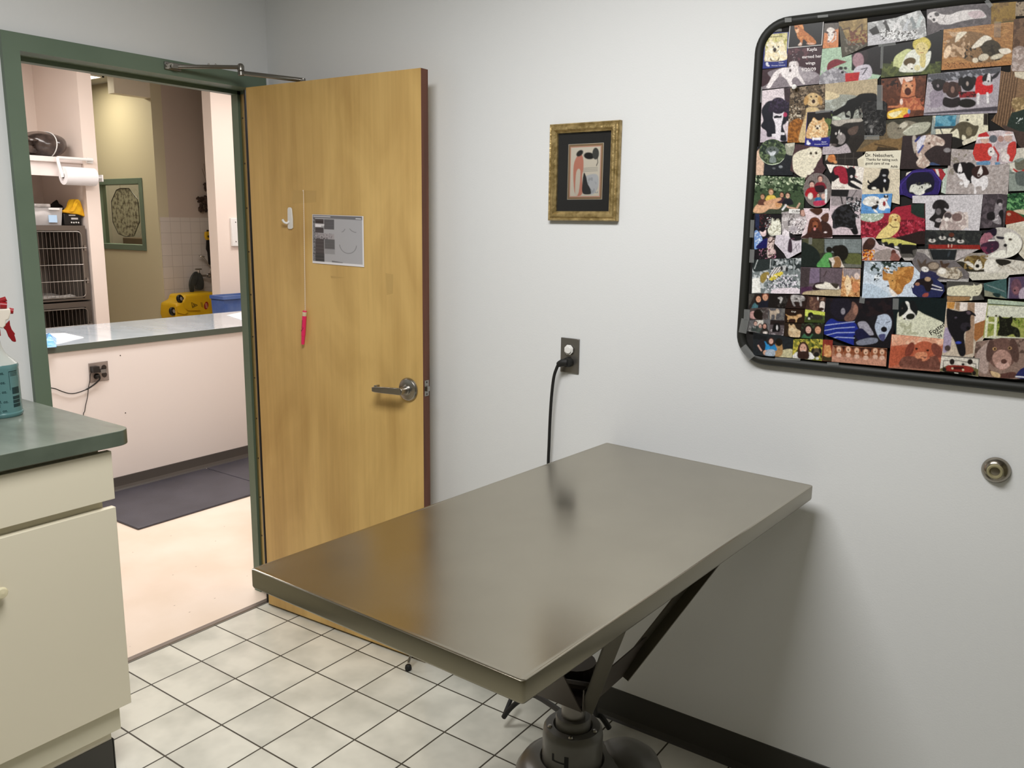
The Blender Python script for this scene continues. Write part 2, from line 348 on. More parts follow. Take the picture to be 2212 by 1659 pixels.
lf.add(V, [(3, 2, 1, 0), (4, 5, 6, 7), (0, 1, 5, 4), (2, 3, 7, 6)], 0); lf.add(V, [(1, 2, 6, 5), (3, 0, 4, 7)], 1)
lf.build('door_leaf', [birch, edge_wood], door, smooth=False)
# tape scars on the veneer belong to the face
sc = M(); scar = mat('tape_scar', 'c4a263', .25)
for (a, b2, c, d2, e) in ((630, 411, 684, 440, 0), (714, 596, 745, 603, 0), (833, 590, 850, 638, 0)):
    u0, zz0 = ond(a, b2); u1, zz1 = ond(c, d2); sc.add([D(u0, .0002, zz0), D(u0 + .004, .0002, zz1), D(u1 - .003, .0002, zz1 + .006), D(u1, .0002, zz0 - .003)], [(0, 1, 2, 3)])
sc.build('tape_residue', scar, door, smooth=False)
# lever handle (both faces), latch plate
def lever(side, name, label):
    o = 0 if side > 0 else -TH; s = side; mm = M(); c = D(.806, o, 1.053); ax = -n_ * s
    mm.lathe([(.0, 0), (.043, 0), (.0425, .004), (.038, .010), (.026, .0125), (.018, .013), (.018, .020), (.013, .021), (.0125, .052), (.0, .052)], c, ax, 32)
    out = .048; Ls = [(0, .0115), (.012, .0125), (.03, .012), (.08, .0115), (.125, .010), (.137, .008)]
    ring = []
    for t, h in Ls:
        for dz, do in ((h, -.006), (h, .006), (-h, .006), (-h, -.006)):
            ring.append(D(.814 - t, o + s * (out + do), 1.053 + dz - t * .05))
    n = len(Ls); fs = [(i * 4 + k, i * 4 + (k + 1) % 4, (i + 1) * 4 + (k + 1) % 4, (i + 1) * 4 + k) for i in range(n - 1) for k in range(4)] + [(3, 2, 1, 0), tuple((n - 1) * 4 + k for k in range(4))]
    mm.add(ring, fs)
    # short return towards the door at the tip
    mm.prism([D(.677, o + s * .042, 1.053 + .006), D(.690, o + s * .042, 1.053 + .008), D(.690, o + s * .042, 1.053 - .010), D(.677, o + s * .042, 1.053 - .008)], -n_ * s * -.018)
    ob = mm.build(name, steel, door, bevel=.0012); ob['label'] = label
lever(1, 'door_handle', 'satin steel lever handle on round rose')
kn = M(); c = D(.806, -TH, 1.053); kn.lathe([(.0, 0), (.043, 0), (.042, .006), (.03, .012), (.012, .014), (.012, .03), (.02, .034), (.024, .045), (.018, .052), (0, .053)], c, n_, 28)
kn.build('door_knob', steel, door)
lp = M(); 
def ebox(mm, o0, o1, z0, z1, t, mi=0, e0=0.0):
    q = [D(.873 + e0, o0, z0), D(.873 + e0 + t, o0, z0), D(.873 + e0 + t, o1, z0), D(.873 + e0, o1, z0)]; return mm.prism(q, (0, 0, z1 - z0), mi)
ebox(lp, -.007, -.031, 1.034, 1.091, .0014); ebox(lp, -.012, -.026, 1.052, 1.070, .010)
for zz in (1.041, 1.084): lp.lathe([(.0, 0), (.004, 0), (.003, .001), (0, .001)], D(.8745, -.019, zz), du, 10, 1)
lp.build('latch_plate', [steel, screwm], door, bevel=.0008)
# piano hinge
hg = M(); pv = D(-.012, -.012, 0)
hg.tube([pv + Z3 * .012, pv + Z3 * 2.14], .0065, 10, 1)
hg.box((-.1115, OY1 - .0025, .012), (-.086, OY1 - .0005, 2.14), 0); hg.box((-.086, OY1 - .004, .012), (-.016, OY1 - .0005, 2.14), 1)  # second box: black strip standing in for the dark gap beside the door
for k in range(12):
    hg.disk((-.099, OY1 - .0025, .09 + k * .178), .0035, (0, -1, 0), .0012, 10, 2)
hg.build('piano_hinge', [brass, black, screwm], door)
# overhead closer: body behind the leaf, two arms, bracket on the head of the frame
cl = M(); P0 = np.array([XT + .018, .575, 2.182]); E1 = at(520, 150, 'z', 2.196); SH = D(.268, -.050, 2.160)
u_, z_ = .16, 2.06
dbox(cl, .14, .40, -TH, -TH - .045, 2.055, 2.112); cl.lathe([(.0, 0), (.012, 0), (.012, .055), (.009, .06), (.009, .066), (0, .066)], SH - Z3 * .06, (0, 0, 1), 16)
cl.tube([E1 + Z3 * .008, P0 + (P0 - E1) * 0], .0075, 8); cl.tube([E1 - Z3 * .012, SH], .0085, 8)
cl.lathe([(.0, 0), (.012, 0), (.012, .014), (.009, .016), (.013, .018), (.013, .034), (.008, .042), (0, .044)], E1 - Z3 * .022, (0, 0, 1), 16)
cl.box((XT, .548, 2.171), (XT + .008, .612, 2.197)); cl.box((XT, .564, 2.174), (XT + .03, .586, 2.192)); cl.disk((XT, .554, 2.184), .006, (1, 0, 0), .012, 12); cl.disk((XT, .606, 2.184), .006, (1, 0, 0), .012, 12)
mid = E1 * .62 + P0 * .38
for k in (0, .03): cl.disk(mid + (P0 - E1) * k * 3.5 - Z3 * -.008, .003, (0, 0, 1), .008, 8)
cl.build('door_closer', mat('closer_metal', '8d8a84', .3, .9), door, bevel=.0008)
# kick-down stop
ks = M(); dbox(ks, .840, .866, 0, .003, .045, .16); ks.tube([D(.853, .014, .128), D(.852, .045, .08), D(.850, .070, .03)], .0055, 10); ks.lathe([(0, 0), (.011, 0), (.013, .008), (.011, .018), (.007, .022), (0, .022)], D(.850, .071, .001), (0, 0, 1), 14, 1)
dbox(ks, .845, .861, .003, .014, .115, .14)
ks.build('kickdown_stop', [steel, rubber], door)

# hook
hk = M(); hc = [D(.229 - .0115, 0, 0), D(.229 + .0115, 0, 0)]
ou = [(-.010, 1.616), (-.006, 1.612), (.006, 1.612), (.011, 1.616), (.012, 1.65), (.009, 1.688), (.005, 1.693), (-.005, 1.693), (-.008, 1.686)]
hk.prism([D(.229 + a * 1.25, .0005, b) for a, b in ou], -n_ * .006)
hkr = root('wall_hook', D(.229, .003, 1.612), 'white plastic adhesive hook stuck on the birch door left of the hanging highlighter', 'hook')
hk.build('hook_plate', white_pl, hkr, bevel=.0015)
M().tube(spline([D(.226, .006, 1.640), D(.222, .014, 1.634), D(.214, .020, 1.638), D(.209, .023, 1.648)], 5), [.0045] * 15 + [.0035], 10).build('hook_prong', white_pl, hkr)
# highlighter on a beaded string
U0, ZT = ond(655, 412, .004); U1, ZB = ond(661.5, 671, .004); U2, ZE = ond(657.5, 743, .004)
pr = root('highlighter', D(U1, .01, ZE), 'pink highlighter pen hanging down the birch door from a thin white beaded string', 'pen')
pts = [D(U0, .003, ZT) * (1 - t) + D(U1, .010, ZB) * t for t in np.linspace(0, 1, 60)]
chm = M().tube([pts[0], pts[-1]], .0009, 6)
for p_ in pts: chm.lathe([(.0, -.0018), (.0016, -.001), (.0016, .001), (0, .0018)], p_, (0, 0, 1), 6)
chm.disk(pts[0], .003, -n_, .002, 8)
chm.tube([D(U0 + .0025, .004, ZT - .002), D(U1 + .003, .010, ZB)], .0007, 5)
chm.build('bead_string', mat('white_beads', 'efdcc0', .4), pr)
A0 = D(U1, .012, ZB); A1 = D(U2, .012, ZE); ax_ = (A1 - A0); Lp = np.linalg.norm(ax_); ax_ = ax_ / Lp
pink = mat('pink_plastic', 'ee2f68', .3, emit='ee2f68', estr=0.0)
M().lathe([(.0, 0), (.0082, 0), (.0085, .001), (.0085, .004), (0, .004)], A0, ax_, 18).lathe([(.0075, .019), (.0085, .02), (.0082, Lp * .74), (.0070, Lp * .75), (.0064, Lp), (0, Lp)], A0, ax_, 18, cap=False).build('pen_body', pink, pr)
M().lathe([(.0080, .004), (.0084, .005), (.0084, .0235), (.0078, .0245)], A0, ax_, 18, cap=False).build('tape_wrap', mat('masking_tape', 'ddc9a8', .6), pr)
tx = M(); rp = .0087; e1 = np.cross(ax_, -n_); e1 /= np.linalg.norm(e1); nn2 = -n_
def onpen(a, h):   # a: arc length around, h: along
    th = a / rp; return A0 + ax_ * h + (nn2 * math.cos(th) + e1 * math.sin(th)) * rp
tx.text('HI-LITER', lambda x, y: onpen(.0052 - y * .9, Lp * .52 - x), size=.0085, bold=True)
sw = [onpen(a, h) for a, h in ((.0075, Lp * .57), (.0062, Lp * .61), (.003, Lp * .60), (-.002, Lp * .55), (-.005, Lp * .49))]
tx.tube(spline(sw, 4), .0006, 5)
tx.build('lettering', mat('pen_print', '3a0c1c', .4), pr, smooth=False)
del pink

# ================================================================== PICTURE FRAME
def frame_ring(mm, x0, x1, z0, z1, prof, mi=0):
    """prof: list of (inset, y) swept round a rectangle on the back wall"""
    n = len(prof); vs = []
    for cx, cz, sx, sz in ((x0, z0, 1, 1), (x1, z0, -1, 1), (x1, z1, -1, -1), (x0, z1, 1, -1)):
        for i, y in prof: vs.append((cx + sx * i, y, cz + sz * i))
    fs = []
    for c in range(4):
        for i in range(n - 1): fs.append((c * n + i, c * n + i + 1, ((c + 1) % 4) * n + i + 1, ((c + 1) % 4) * n + i))
    mm.add(vs, [f[::-1] for f in fs], mi)
x0, x1, z0, z1 = 1.343, 1.592, 1.655, 1.951
pf = root('picture_frame', ((x0 + x1) / 2, YR - .01, z0), 'small gilt framed print with a wide black mat hanging on the white wall', 'picture')
gm = M(); Y = YR - .0005
frame_ring(gm, x0, x1, z0, z1, [(0, Y), (0, Y - .014), (.003, Y - .018), (.007, Y - .016), (.009, Y - .017), (.013, Y - .021), (.019, Y - .022), (.023, Y - .018), (.026, Y - .015), (.028, Y - .015), (.030, Y - .010), (.030, Y - .004)])
gold = mat('gilt_moulding', 'bfa774', .36, .55, col2='8d784a', nscale=55, bump=.9, bscale=90)
gm.build('frame', gold, pf, smooth=False)
M().box((x0 + .004, Y - .006, z0 + .004), (x1 - .004, Y, z1 - .004)).build('mat_board', mat('black_mat_board', '201e1c', .8), pf, smooth=False)
def wp(px, py, y=YR - .007): p = at(px, py, 'y', y); return p[0], p[2]
a, b2 = wp(1228, 312); c, d2 = wp(1300.5, 431)
bv = M(); frame_ring(bv, a, c, d2, b2, [(0, Y - .0065), (.0008, Y - .0072), (.0014, Y - .0068)], 0); frame_ring(bv, a + .0015, c - .0015, d2 + .0015, b2 - .0015, [(0, Y - .0068), (.006, Y - .0066)], 1); frame_ring(bv, a + .0075, c - .0075, d2 + .0075, b2 - .0075, [(0, Y - .0066), (.003, Y - .0065)], 2)
bv.build('mat_bevel', [mat('mat_core', 'e8dcc8', .7), mat('inner_brown_mat', '9a7c58', .7), mat('salmon_line', 'e0a48c', .7)], pf, smooth=False)
ART = (a + .0105, c - .0105, d2 + .0105, b2 - .0105)
M().add([(x0 + .028, Y - .012, z0 + .028), (x1 - .028, Y - .012, z0 + .028), (x1 - .028, Y - .012, z1 - .028), (x0 + .028, Y - .012, z1 - .028)], [(0, 1, 2, 3)]).build('glass', thin_glass('picture_glass', 'f4f4f4', .03), pf, smooth=False)

# ================================================================== OUTLET + POWER CORD
a, b2 = wp(1212.6, 729.6, YR); c, d2 = wp(1251.4, 806.5, YR); ox = (a + c) / 2; oz = (b2 + d2) / 2
ot = root('wall_outlet', (ox, YR, oz - .057), 'grey steel duplex outlet plate on the white wall above the steel table', 'outlet')
M().box((ox - .035, YR - .005, oz - .057), (ox + .035, YR, oz + .057)).build('cover_plate', mat('outlet_plate_steel', '7d7a75', .35, .8), ot, bevel=.002)
for s_ in (1, -1):
    c_ = (ox, YR - .005, oz + s_ * .0195); M().lathe([(0, 0), (.0165, 0), (.0165, .0018), (0, .0018)], c_, (0, -1, 0), 24).build('receptacle', mat('receptacle_brown', '3b332c', .4), ot)
hx = M(); hx.prism([(ox + r_ * .0172 * math.cos(t), YR - .007, oz + .0195 + .0172 * math.sin(t) * 1.02) for t, r_ in [(PI / 8 + k * PI / 4, 1.0) for k in range(8)]], (0, -.006, 0)); hx.disk((ox, YR - .013, oz + .0195), .012, (0, -1, 0), .004, 20)
hx.build('safety_cap', white_pl, ot, bevel=.0015)['label'] = 'white octagonal child-safety cap'
pc = root('power_lead', (ox, YR - .03, .001), 'thick black power cord plugged into the wall outlet, dropping behind the steel table', 'power cord')
pl = M(); pcn = np.array([ox + .002, YR - .008, oz - .0195]); pl.lathe([(0, 0), (.0155, 0), (.0165, .004), (.0165, .010), (.0145, .022), (0, .024)], pcn, (0, -1, 0), 22)
pts = [pcn + np.array([.002, -.016, 0]), pcn + np.array([-.014, -.022, -.002]), pcn + np.array([-.028, -.024, -.010])]
pl.tube(spline(pts, 4), [.013, .013, .0125, .012, .012, .011, .0105, .0095, .0085], 14)
pl.build('plug', rubber, pc)
path = [pcn + np.array([-.028, -.024, -.010])] + [at(x, y, 'y', YR - dy) for x, y, dy in ((1197, 812, .030), (1192, 850, .028), (1188.5, 900, .026), (1186, 960, .022), (1184, 1010, .02))]
e_ = path[-1]; path += [e_ + np.array([-.002, .0, -.3]), np.array([e_[0] + .01, YR - .03, .28]), np.array([e_[0] + .06, YR - .05, .10]), np.array([e_[0] + .16, YR - .10, .012]), np.array([1.62, .78, .006]), np.array([1.74, .62, .006])]
M().tube(spline(path, 8), .0052, 10).build('cord', rubber, pc)

# ================================================================== WALL STOP (knob bumper)
c_ = (2.664, YR - .001, 1.065)
ws = root('wall_door_stop', c_, 'round steel door bumper with a rubber ring on the white wall below the pinboard', 'door stop')
M().lathe([(0, 0), (.032, 0), (.032, .004), (.029, .010), (.021, .018), (.018, .019), (.0, .019)], c_, (0, -1, 0), 36).build('bumper_plate', mat('nickel', '9b9488', .22, 1.0), ws)
M().lathe([(.019, .016), (.0185, .022), (.016, .025), (.0125, .0245), (.0105, .021), (.0095, .014), (0, .0135)], c_, (0, -1, 0), 30, cap=False).build('rubber_ring', mat('old_rubber', '8f8766', .55), ws)

# ================================================================== EXAM TABLE
ht = .96; tc_ = np.array([1.872, .360])
steel_top = bpy.data.materials.new('brushed_steel_top'); steel_top.use_nodes = True
def mk_top():
    nt = steel_top.node_tree; N = nt.nodes; L = nt.links; b = N['Principled BSDF']; b.inputs['Metallic'].default_value = 1.0; b.inputs['Anisotropic'].default_value = .0
    tc = N.new('ShaderNodeTexCoord')
    def nz(sc, st, det=3):
        mp = N.new('ShaderNodeMapping'); mp.inputs['Scale'].default_value = st; L.new(tc.outputs['Object'], mp.inputs[0]); n = N.new('ShaderNodeTexNoise'); n.inputs['Scale'].default_value = sc; n.inputs['Detail'].default_value = det; L.new(mp.outputs[0], n.inputs['Vector']); return n.outputs['Fac']
    a = nz(260, (1, .03, 1)); w = nz(2.2, (1, 1, 1)); g = nz(9, (1, 1, 1))
    r = N.new('ShaderNodeMapRange'); r.inputs[1].default_value = .3; r.inputs[2].default_value = .7; r.inputs[3].default_value = .14; r.inputs[4].default_value = .25; L.new(w, r.inputs[0]); L.new(r.outputs[0], b.inputs['Roughness'])
    c = N.new('ShaderNodeMix'); c.data_type = 'RGBA'; c.inputs[6].default_value = lin('aca595') + (1,); c.inputs[7].default_value = lin('b8b1a1') + (1,); L.new(g, c.inputs[0]); L.new(c.outputs[2], b.inputs['Base Color'])
    bp = N.new('ShaderNodeBump'); bp.inputs['Strength'].default_value = .05; bp.inputs['Distance'].default_value = .0004; L.new(a, bp.inputs['Height']); L.new(bp.outputs[0], b.inputs['Normal'])
mk_top()
FL, FR_, NR, NL = [at(p[0], p[1], 'z', ht) for p in ((1310, 955.5), (1757, 1048), (1130.5, 1472.5), (540.5, 1228))]
tb = root('exam_table', (tc_[0], tc_[1], 0), 'brushed stainless steel veterinary exam table on a grey pedestal against the white wall', 'table')
def rrect(P, r, n=5):
    out = []
    for i in range(4):
        c = P[i]; a = P[i - 1] - c; a /= np.linalg.norm(a); b = P[(i + 1) % 4] - c; b /= np.linalg.norm(b)
        A = c + a * r; B = c + b * r
        for k in range(n + 1):
            t = k / n; out.append((1 - t) ** 2 * A + 2 * t * (1 - t) * c + t * t * B)
    return out
CN = [p.copy() for p in (NL, NR, FR_, FL)]
ringT = rrect(CN, .008); n = len(ringT); cen = sum(CN) / 4
def inset(ring, d, z):
    return [np.array([*(p[:2] + (cen[:2] - p[:2]) / np.linalg.norm(cen[:2] - p[:2]) * d), z]) for p in ring]
def instr(d, z): # straight inset of the corner quad
    cs = []
    for i in range(4):
        c = CN[i]; a = CN[i - 1] - c; a /= np.linalg.norm(a); b = CN[(i + 1) % 4] - c; b /= np.linalg.norm(b); cs.append(c + (a + b) * d)
    return [np.array([p[0], p[1], z]) for p in rrect(cs, max(.002, .008 - d * .5))]
rings = [instr(.05, ht - .0006), instr(.012, ht - .0006), instr(.006, ht - .0005), instr(.003, ht), instr(.0004, ht - .0012), instr(0, ht - .004), instr(0, ht - .036), instr(.0015, ht - .040), instr(.006, ht - .043), instr(.014, ht - .043), instr(.016, ht - .030)]
tm = M(); vs = [p for rg in rings for p in rg]; fs = [tuple(range(n))]
for i in range(len(rings) - 1):
    for k in range(n): fs.append((i * n + (k + 1) % n, i * n + k, (i + 1) * n + k, (i + 1) * n + (k + 1) % n))
fs.append(tuple((len(rings) - 1) * n + k for k in range(n - 1, -1, -1)))
tm.add(vs, fs); tm.m = [0 if (i == 0 or i <= n * 4) else 1 for i in range(len(fs))]; tm.build('tabletop', [steel_top, mat('shaded_rim_steel', '8a8473', .3, 1.0, bump=.03, bscale=60)], tb, ang=50)  # rim sides a darker steel, dim reflections put into the colour
# saddle and four angle-iron braces
sad = mat('saddle_steel', '5d564f', .4, .6); bracem = mat('brace_steel', '6b675c', .4, .6)
sm = M(); sz = .53; cx, cy = tc_; hw, hl = .085, .105
def sloped(p0, p1, q1, q0, t=.003): sm.prism([p0, p1, q1, q0], np.cross(np.array(p1) - np.array(p0), np.array(q0) - np.array(p0)) / np.linalg.norm(np.cross(np.array(p1) - np.array(p0), np.array(q0) - np.array(p0))) * t)
sm.box((cx - hw, cy - hl, sz), (cx + hw, cy + hl, sz + .004))
for sx in (-1, 1): sloped((cx + sx * hw, cy - hl, sz), (cx + sx * hw, cy + hl, sz), (cx + sx * (hw + .03), cy + hl + .05, sz + .09), (cx + sx * (hw + .03), cy - hl - .05, sz + .09))
sloped((cx - hw, cy - hl, sz), (cx + hw, cy - hl, sz), (cx + hw + .0, cy - hl - .20, ht - .12), (cx - hw - .0, cy - hl - .20, ht - .12))
sm.lathe([(0, 0), (.052, 0), (.052, .05), (0, .05)], (cx, cy, sz + .004), (0, 0, 1), 20); sm.tube([(cx - .05, cy - .09, sz + .03), (cx + .03, cy - .12, sz + .06), (cx + .07, cy - .05, sz + .03)], .012, 8)
sm.build('saddle_plate', sad, tb, smooth=False)
def brace(p0, p1, sx):
    mm = M(); p0 = np.array(p0); p1 = np.array(p1); t = p1 - p0; t /= np.linalg.norm(t); a = np.cross(t, [sx, 0, 0]); a /= np.linalg.norm(a); b = np.cross(t, a); b /= np.linalg.norm(b); w = .031
    if b[0] * sx < 0: b = -b
    if a[2] < 0: a = -a
    for e in (a, b):
        o = b if e is a else a
        mm.prism([p0, p0 + e * w, p0 + e * w + o * .004, p0 + o * .004], p1 - p0)
    return mm.build('brace', bracem, tb, smooth=False)
for sx in (-1, 1):
    brace((cx + sx * (hw - .01), cy - hl + .01, sz), (cx + sx * .29, cy - .36, ht - .035), sx)
    brace((cx + sx * (hw - .01), cy + hl - .01, sz), (cx + sx * .265, cy + .47, ht - .035), sx)
rail = M()
for sx in (-1, 1): rail.box((cx + sx * .25, cy - .52, ht - .040), (cx + sx * .29, cy + .52, ht - .012))
rail.build('under_rail', bracem, tb, smooth=False)
# pedestal
pedm = mat('grey_enamel_pedestal', '67655f', .32, .1, bump=.15, bscale=30, col2='5a5852', nscale=9)
M().lathe([(0, .25), (.030, .25), (.030, .53), (0, .53)], (cx, cy, 0), (0, 0, 1), 20).build('ram', dsteel, tb)
M().lathe([(0, .30), (.0445, .30), (.0445, .43), (.042, .436), (0, .437)], (cx, cy, 0), (0, 0, 1), 28).build('inner_sleeve', pedm, tb)
gc = M(); gc.lathe([(.046, .30), (.046, .408), (.050, .412), (.068, .410), (.074, .402), (.076, .386), (.076, .12)], (cx, cy, 0), (0, 0, 1), 36, cap=False)
gc.build('column_cover', pedm, tb)
sl = M()
th0 = math.atan2(CAM[1] - cy, CAM[0] - cx) - .18
def cyl(a, r, z): return (cx + r * math.cos(a), cy + r * math.sin(a), z)
for a0, a1, zz0, zz1 in ((th0 - .07, th0 + .07, .20, .368), (th0 - .45, th0 - .07, .346, .350), (th0 - .52, th0 - .45, .346, .366)):
    seg = [a0 + (a1 - a0) * k / 4 for k in range(5)]; vs = [cyl(a, .0765, z) for z in (zz0, zz1) for a in seg]; sl.add(vs, [(k, k + 1, k + 6, k + 5) for k in range(4)])
sl.build('slot', mat('slot_black', '0b0b0a', .6), tb, smooth=False)
for a in (th0 - 1.1, th0 + .1, th0 + 1.3): M().lathe([(0, 0), (.006, 0), (.004, .004), (0, .0045)], cyl(a, .060, .411), (0, 0, 1), 12).build('bolt', steel, tb)
bs = M(); bs.lathe([(.0775, .25), (.0775, .316), (.082, .320), (.105, .316), (.128, .303), (.143, .28), (.150, .24), (.153, .15), (.160, .0), (.0, .0)], (cx, cy, 0), (0, 0, 1), 44, cap=False)
bs.build('base_cover', pedm, tb)
mc = M(); mcx, mcy = at(1352, 1632, 'z', .30)[:2]; mc.lathe([(0, .325), (.03, .323), (.06, .314), (.082, .296), (.094, .268), (.098, .23), (.10, 0), (0, 0)], (mcx, mcy, 0), (0, 0, 1), 40, cap=False)
mc.build('motor_cover', pedm, tb)
fb = M(); fb.lathe([(0, 0), (.25, 0), (.25, .008), (.24, .012), (0, .012)], (cx + .03, cy - .02, .001), (0, 0, 1), 44); fb.build('floor_plate', pedm, tb)
# foot lever: bent black rod
fp = M(); A = at(1088, 1549, 'z', .045)
fp.tube([at(1112, 1488, 'z', .10), at(1103, 1512, 'z', .08), A], .0075, 10); fp.tube(spline([A, at(1101, 1532, 'z', .08), at(1124, 1513, 'z', .12), at(1158, 1503, 'z', .17), np.array([cx - .03, cy + .14, .30])], 6), .0085, 10)
fp.build('foot_lever', rubber, tb)
# black hose on the far side of the pedestal
hs = M().tube(spline([(cx + .02, cy + .09, .50), at(1285, 1535, 'z', .30), at(1300, 1549, 'z', .27), at(1316, 1573, 'z', .235)], 6), .008, 10); hs.build('hose', rubber, tb)
print('A', A, 'top', FL, FR_, NR, NL)

# ================================================================== LEFT CABINET + COUNTERTOP
lam = mat('green_stone_laminate', '70776d', .2, col2='868d83', nscale=5, nstretch=(1, 2.2, 1), ndetail=6, lo=.3, hi=.7)  # top lightened with reflected glare in its colour; edge stays darker
cream = mat('cream_laminate', 'ddd5bf', .42)
CT = 1.06; cyE = -.035; cxF = .635; poly = [(XW + .001, -1.25), (cxF, -1.25)]
for k in range(9):
    a = PI / 2 * k / 8; poly.append((cxF - .045 + .045 * math.cos(a), cyE - .045 + .045 * math.sin(a)))
poly.append((XW + .001, cyE))
cm = M().prism([(a, b, CT - .043) for a, b in poly], (0, 0, .043)); cm.m = [1] * len(cm.f)
for i_, f_ in enumerate(cm.f):
    if all(abs(cm.v[k][2] - CT) < 1e-5 for k in f_): cm.m[i_] = 0
ctp = cm.build('countertop', [lam, mat('green_laminate_edge', '4d564a', .3, col2='5a6356', nscale=9)], bevel=.002)
ctp['label'] = 'green speckled laminate countertop with a rounded corner left of the doorway'; ctp['category'] = 'countertop'
cab = root('base_cabinet', (.3, -.6, 0), 'cream laminate base cabinet with one drawer over a door, left of the doorway', 'cabinet')
M().box((XW + .001, -1.2, .145), (.588, -.115, CT - .044)).build('carcass', mat('cabinet_side_cream', 'cfc9b2', .45), cab, bevel=.001)
M().box((XW + .001, -1.19, .0), (.575, -.14, .145)).build('toe_base', cream, cab)
tk = M().box((.575, -1.19, 0), (.580, -.138, .118)).box((.2, -.14, 0), (.580, -.135, .118)); tk.build('toe_kick', vinyl, cab)
M().box((.590, -.66, .862), (.612, -.09, 1.002)).build('drawer', cream, cab, bevel=.0015)
dr = M().box((.590, -.66, .226), (.612, -.09, .838)).build('door', cream, cab, bevel=.0015)
kp = at(-6, 1276, 'x', .612); M().lathe([(0, 0), (.006, 0), (.006, .012), (.014, .018), (.016, .024), (.012, .030), (0, .032)], (.612, kp[1], kp[2]), (1, 0, 0), 20).build('knob', mat('cream_knob', 'd8cfae', .35), dr)
# a second drawer and door further along the run, out of frame
M().box((.590, -1.2, .862), (.612, -.667, 1.002)).build('drawer', cream, cab, bevel=.0015); M().box((.590, -1.2, .226), (.612, -.667, .838)).build('door', cream, cab, bevel=.0015)

# spray bottle
bc = at(3, 897, 'z', CT); bcx, bcy = bc[0], bc[1]; 
dirc = np.array([CAM[0] - bcx, CAM[1] - bcy, 0]); dc = math.hypot(dirc[0], dirc[1]); fc = dirc / dc; rt = np.array([-fc[1], fc[0], 0])   # fc: towards the camera, rt: to the right in the picture
sb = root('spray_bottle', (bcx, bcy, CT), 'spray bottle of blue-green liquid with red and white trigger on the green counter', 'spray bottle')
def zpx(y): # height at bottle axis for a pixel row
    P = ray(4, y); t = dc / np.hypot(P[0], P[1]); return CAM[2] + P[2] * t
zb, zs, zn, zc, zh = CT + .0005, zpx(783), zpx(738), zpx(716), zpx(668)
R = 38.0 / F * dc * .98
liq = mat('teal_liquid_plastic', '5d8586', .22); clr = mat('frosted_plastic', 'd3d8d2', .25, alpha=.75)
def BZ(f_): return zb + (zs - zb) * f_
M().lathe([(0, zb), (R * .93, zb), (R, zb + .006), (R, BZ(.07)), (R * .96, BZ(.09)), (R * .95, BZ(.90)), (R * .97, BZ(.95)), (R * .93, BZ(.985)), (0, BZ(.99))], (bcx, bcy, 0), (0, 0, 1), 40, cap=False).build('bottle_body', liq, sb)
M().lathe([(R * .93, BZ(.985)), (R * .80, zs + .006), (R * .45, zs + .028), (R * .33, zs + .045), (R * .26, zn + .01), (R * .24, zc - .004)], (bcx, bcy, 0), (0, 0, 1), 36, cap=False).build('bottle_neck', clr, sb)
red = mat('red_plastic', 'a01c22', .35); cr2 = mat('cream_white_plastic', 'efe4d6', .4)
M().lathe([(0, zc - .012), (R * .33, zc - .012), (R * .33, zc + .012), (R * .28, zc + .014), (0, zc + .014)], (bcx, bcy, 0), (0, 0, 1), 30, cap=False).build('collar', red, sb)
def BP(px, py, o=0):  # point on the upright picture-facing plane through the bottle axis
    d = ray(px, py); C0 = np.array([bcx, bcy, 0]) + fc * o; t = ((C0 - CAM) @ fc) / (d @ fc); return CAM + t * d
hd = M(); outl = [(-22, 672), (0, 668), (22, 667), (23, 676), (19, 690), (13, 692), (12, 703), (6, 710), (-2, 707), (-8, 716), (-20, 716)]
hd.prism([BP(a, b, .014) for a, b in outl], -fc * .028); hd.build('spray_head', cr2, sb, bevel=.003)
nz_ = M(); nz_.tube([BP(-5, 651), BP(13.5, 645.5)], .0075, 14).tube([BP(0, 659), BP(15, 660)], [.012, .0105], 14).tube([BP(20, 671), BP(29, 672)], [.0095, .0085], 14); nz_.build('nozzle', red, sb)
tg_ = M(); outl = [(6, 707), (13, 700), (21, 692), (22, 703), (26, 713), (33, 722), (31, 723), (34, 733), (35, 738), (31, 739), (26, 737), (18, 727), (13, 714)]
tg_.prism([BP(a, b, .008) for a, b in outl], -fc * .016); tg_.build('trigger', mat('dark_red_plastic', '8c1a1f', .3), sb, bevel=.002)
gr = M(); rr_ = R * .955
def onb(a, z, r=None): # a: arc length to the right
    r = r or rr_; th = a / r; return np.array([bcx, bcy, z]) + (fc * math.cos(th) + rt * math.sin(th)) * (r + .0006)
for k, lab in enumerate(('25 fl. oz.', '20 fl. oz.', '15 fl. oz.', '10 fl. oz.', '5 fl. oz.')):
    y = (803, 823, 843, 864, 883)[k]; zz = zpx(y)
    gr.text(lab, lambda x, yy, zz=zz, k=k: onb(-.022 + k * .0015 + x, zz + yy), size=.0115, bold=True)
    for j in (0, 1): gr.add([onb(-.020 + k * .0015, zz - .006 - j * .005), onb(.0, zz - .006 - j * .005), onb(.0, zz - .004 - j * .005), onb(-.020 + k * .0015, zz - .004 - j * .005)], [(0, 1, 2, 3)])
def patch(a0, a1, za, zb2, n=6):
    vs = [onb(a0 + (a1 - a0) * k / n, z) for z in (za, zb2) for k in range(n + 1)]; gr.add(vs, [(k, k + 1, k + n + 2, k + n + 1) for k in range(n)])
zA, zB = zpx(798), zpx(880)
patch(.030, .031, zpx(838), zA); patch(.030, .060, zA - .002, zA)
for (f0, f1) in ((.43, .60), (.66, .74), (.76, .84), (.86, .95)):
    patch(.036, .062, zA + (zB - zA) * f1, zA + (zB - zA) * f0)
for j in range(3): patch(.034, .058, zA - .006 - j * .004, zA - .0048 - j * .004)
gr.build('graduation_print', mat('bottle_print', '12353a', .4), sb, smooth=False)
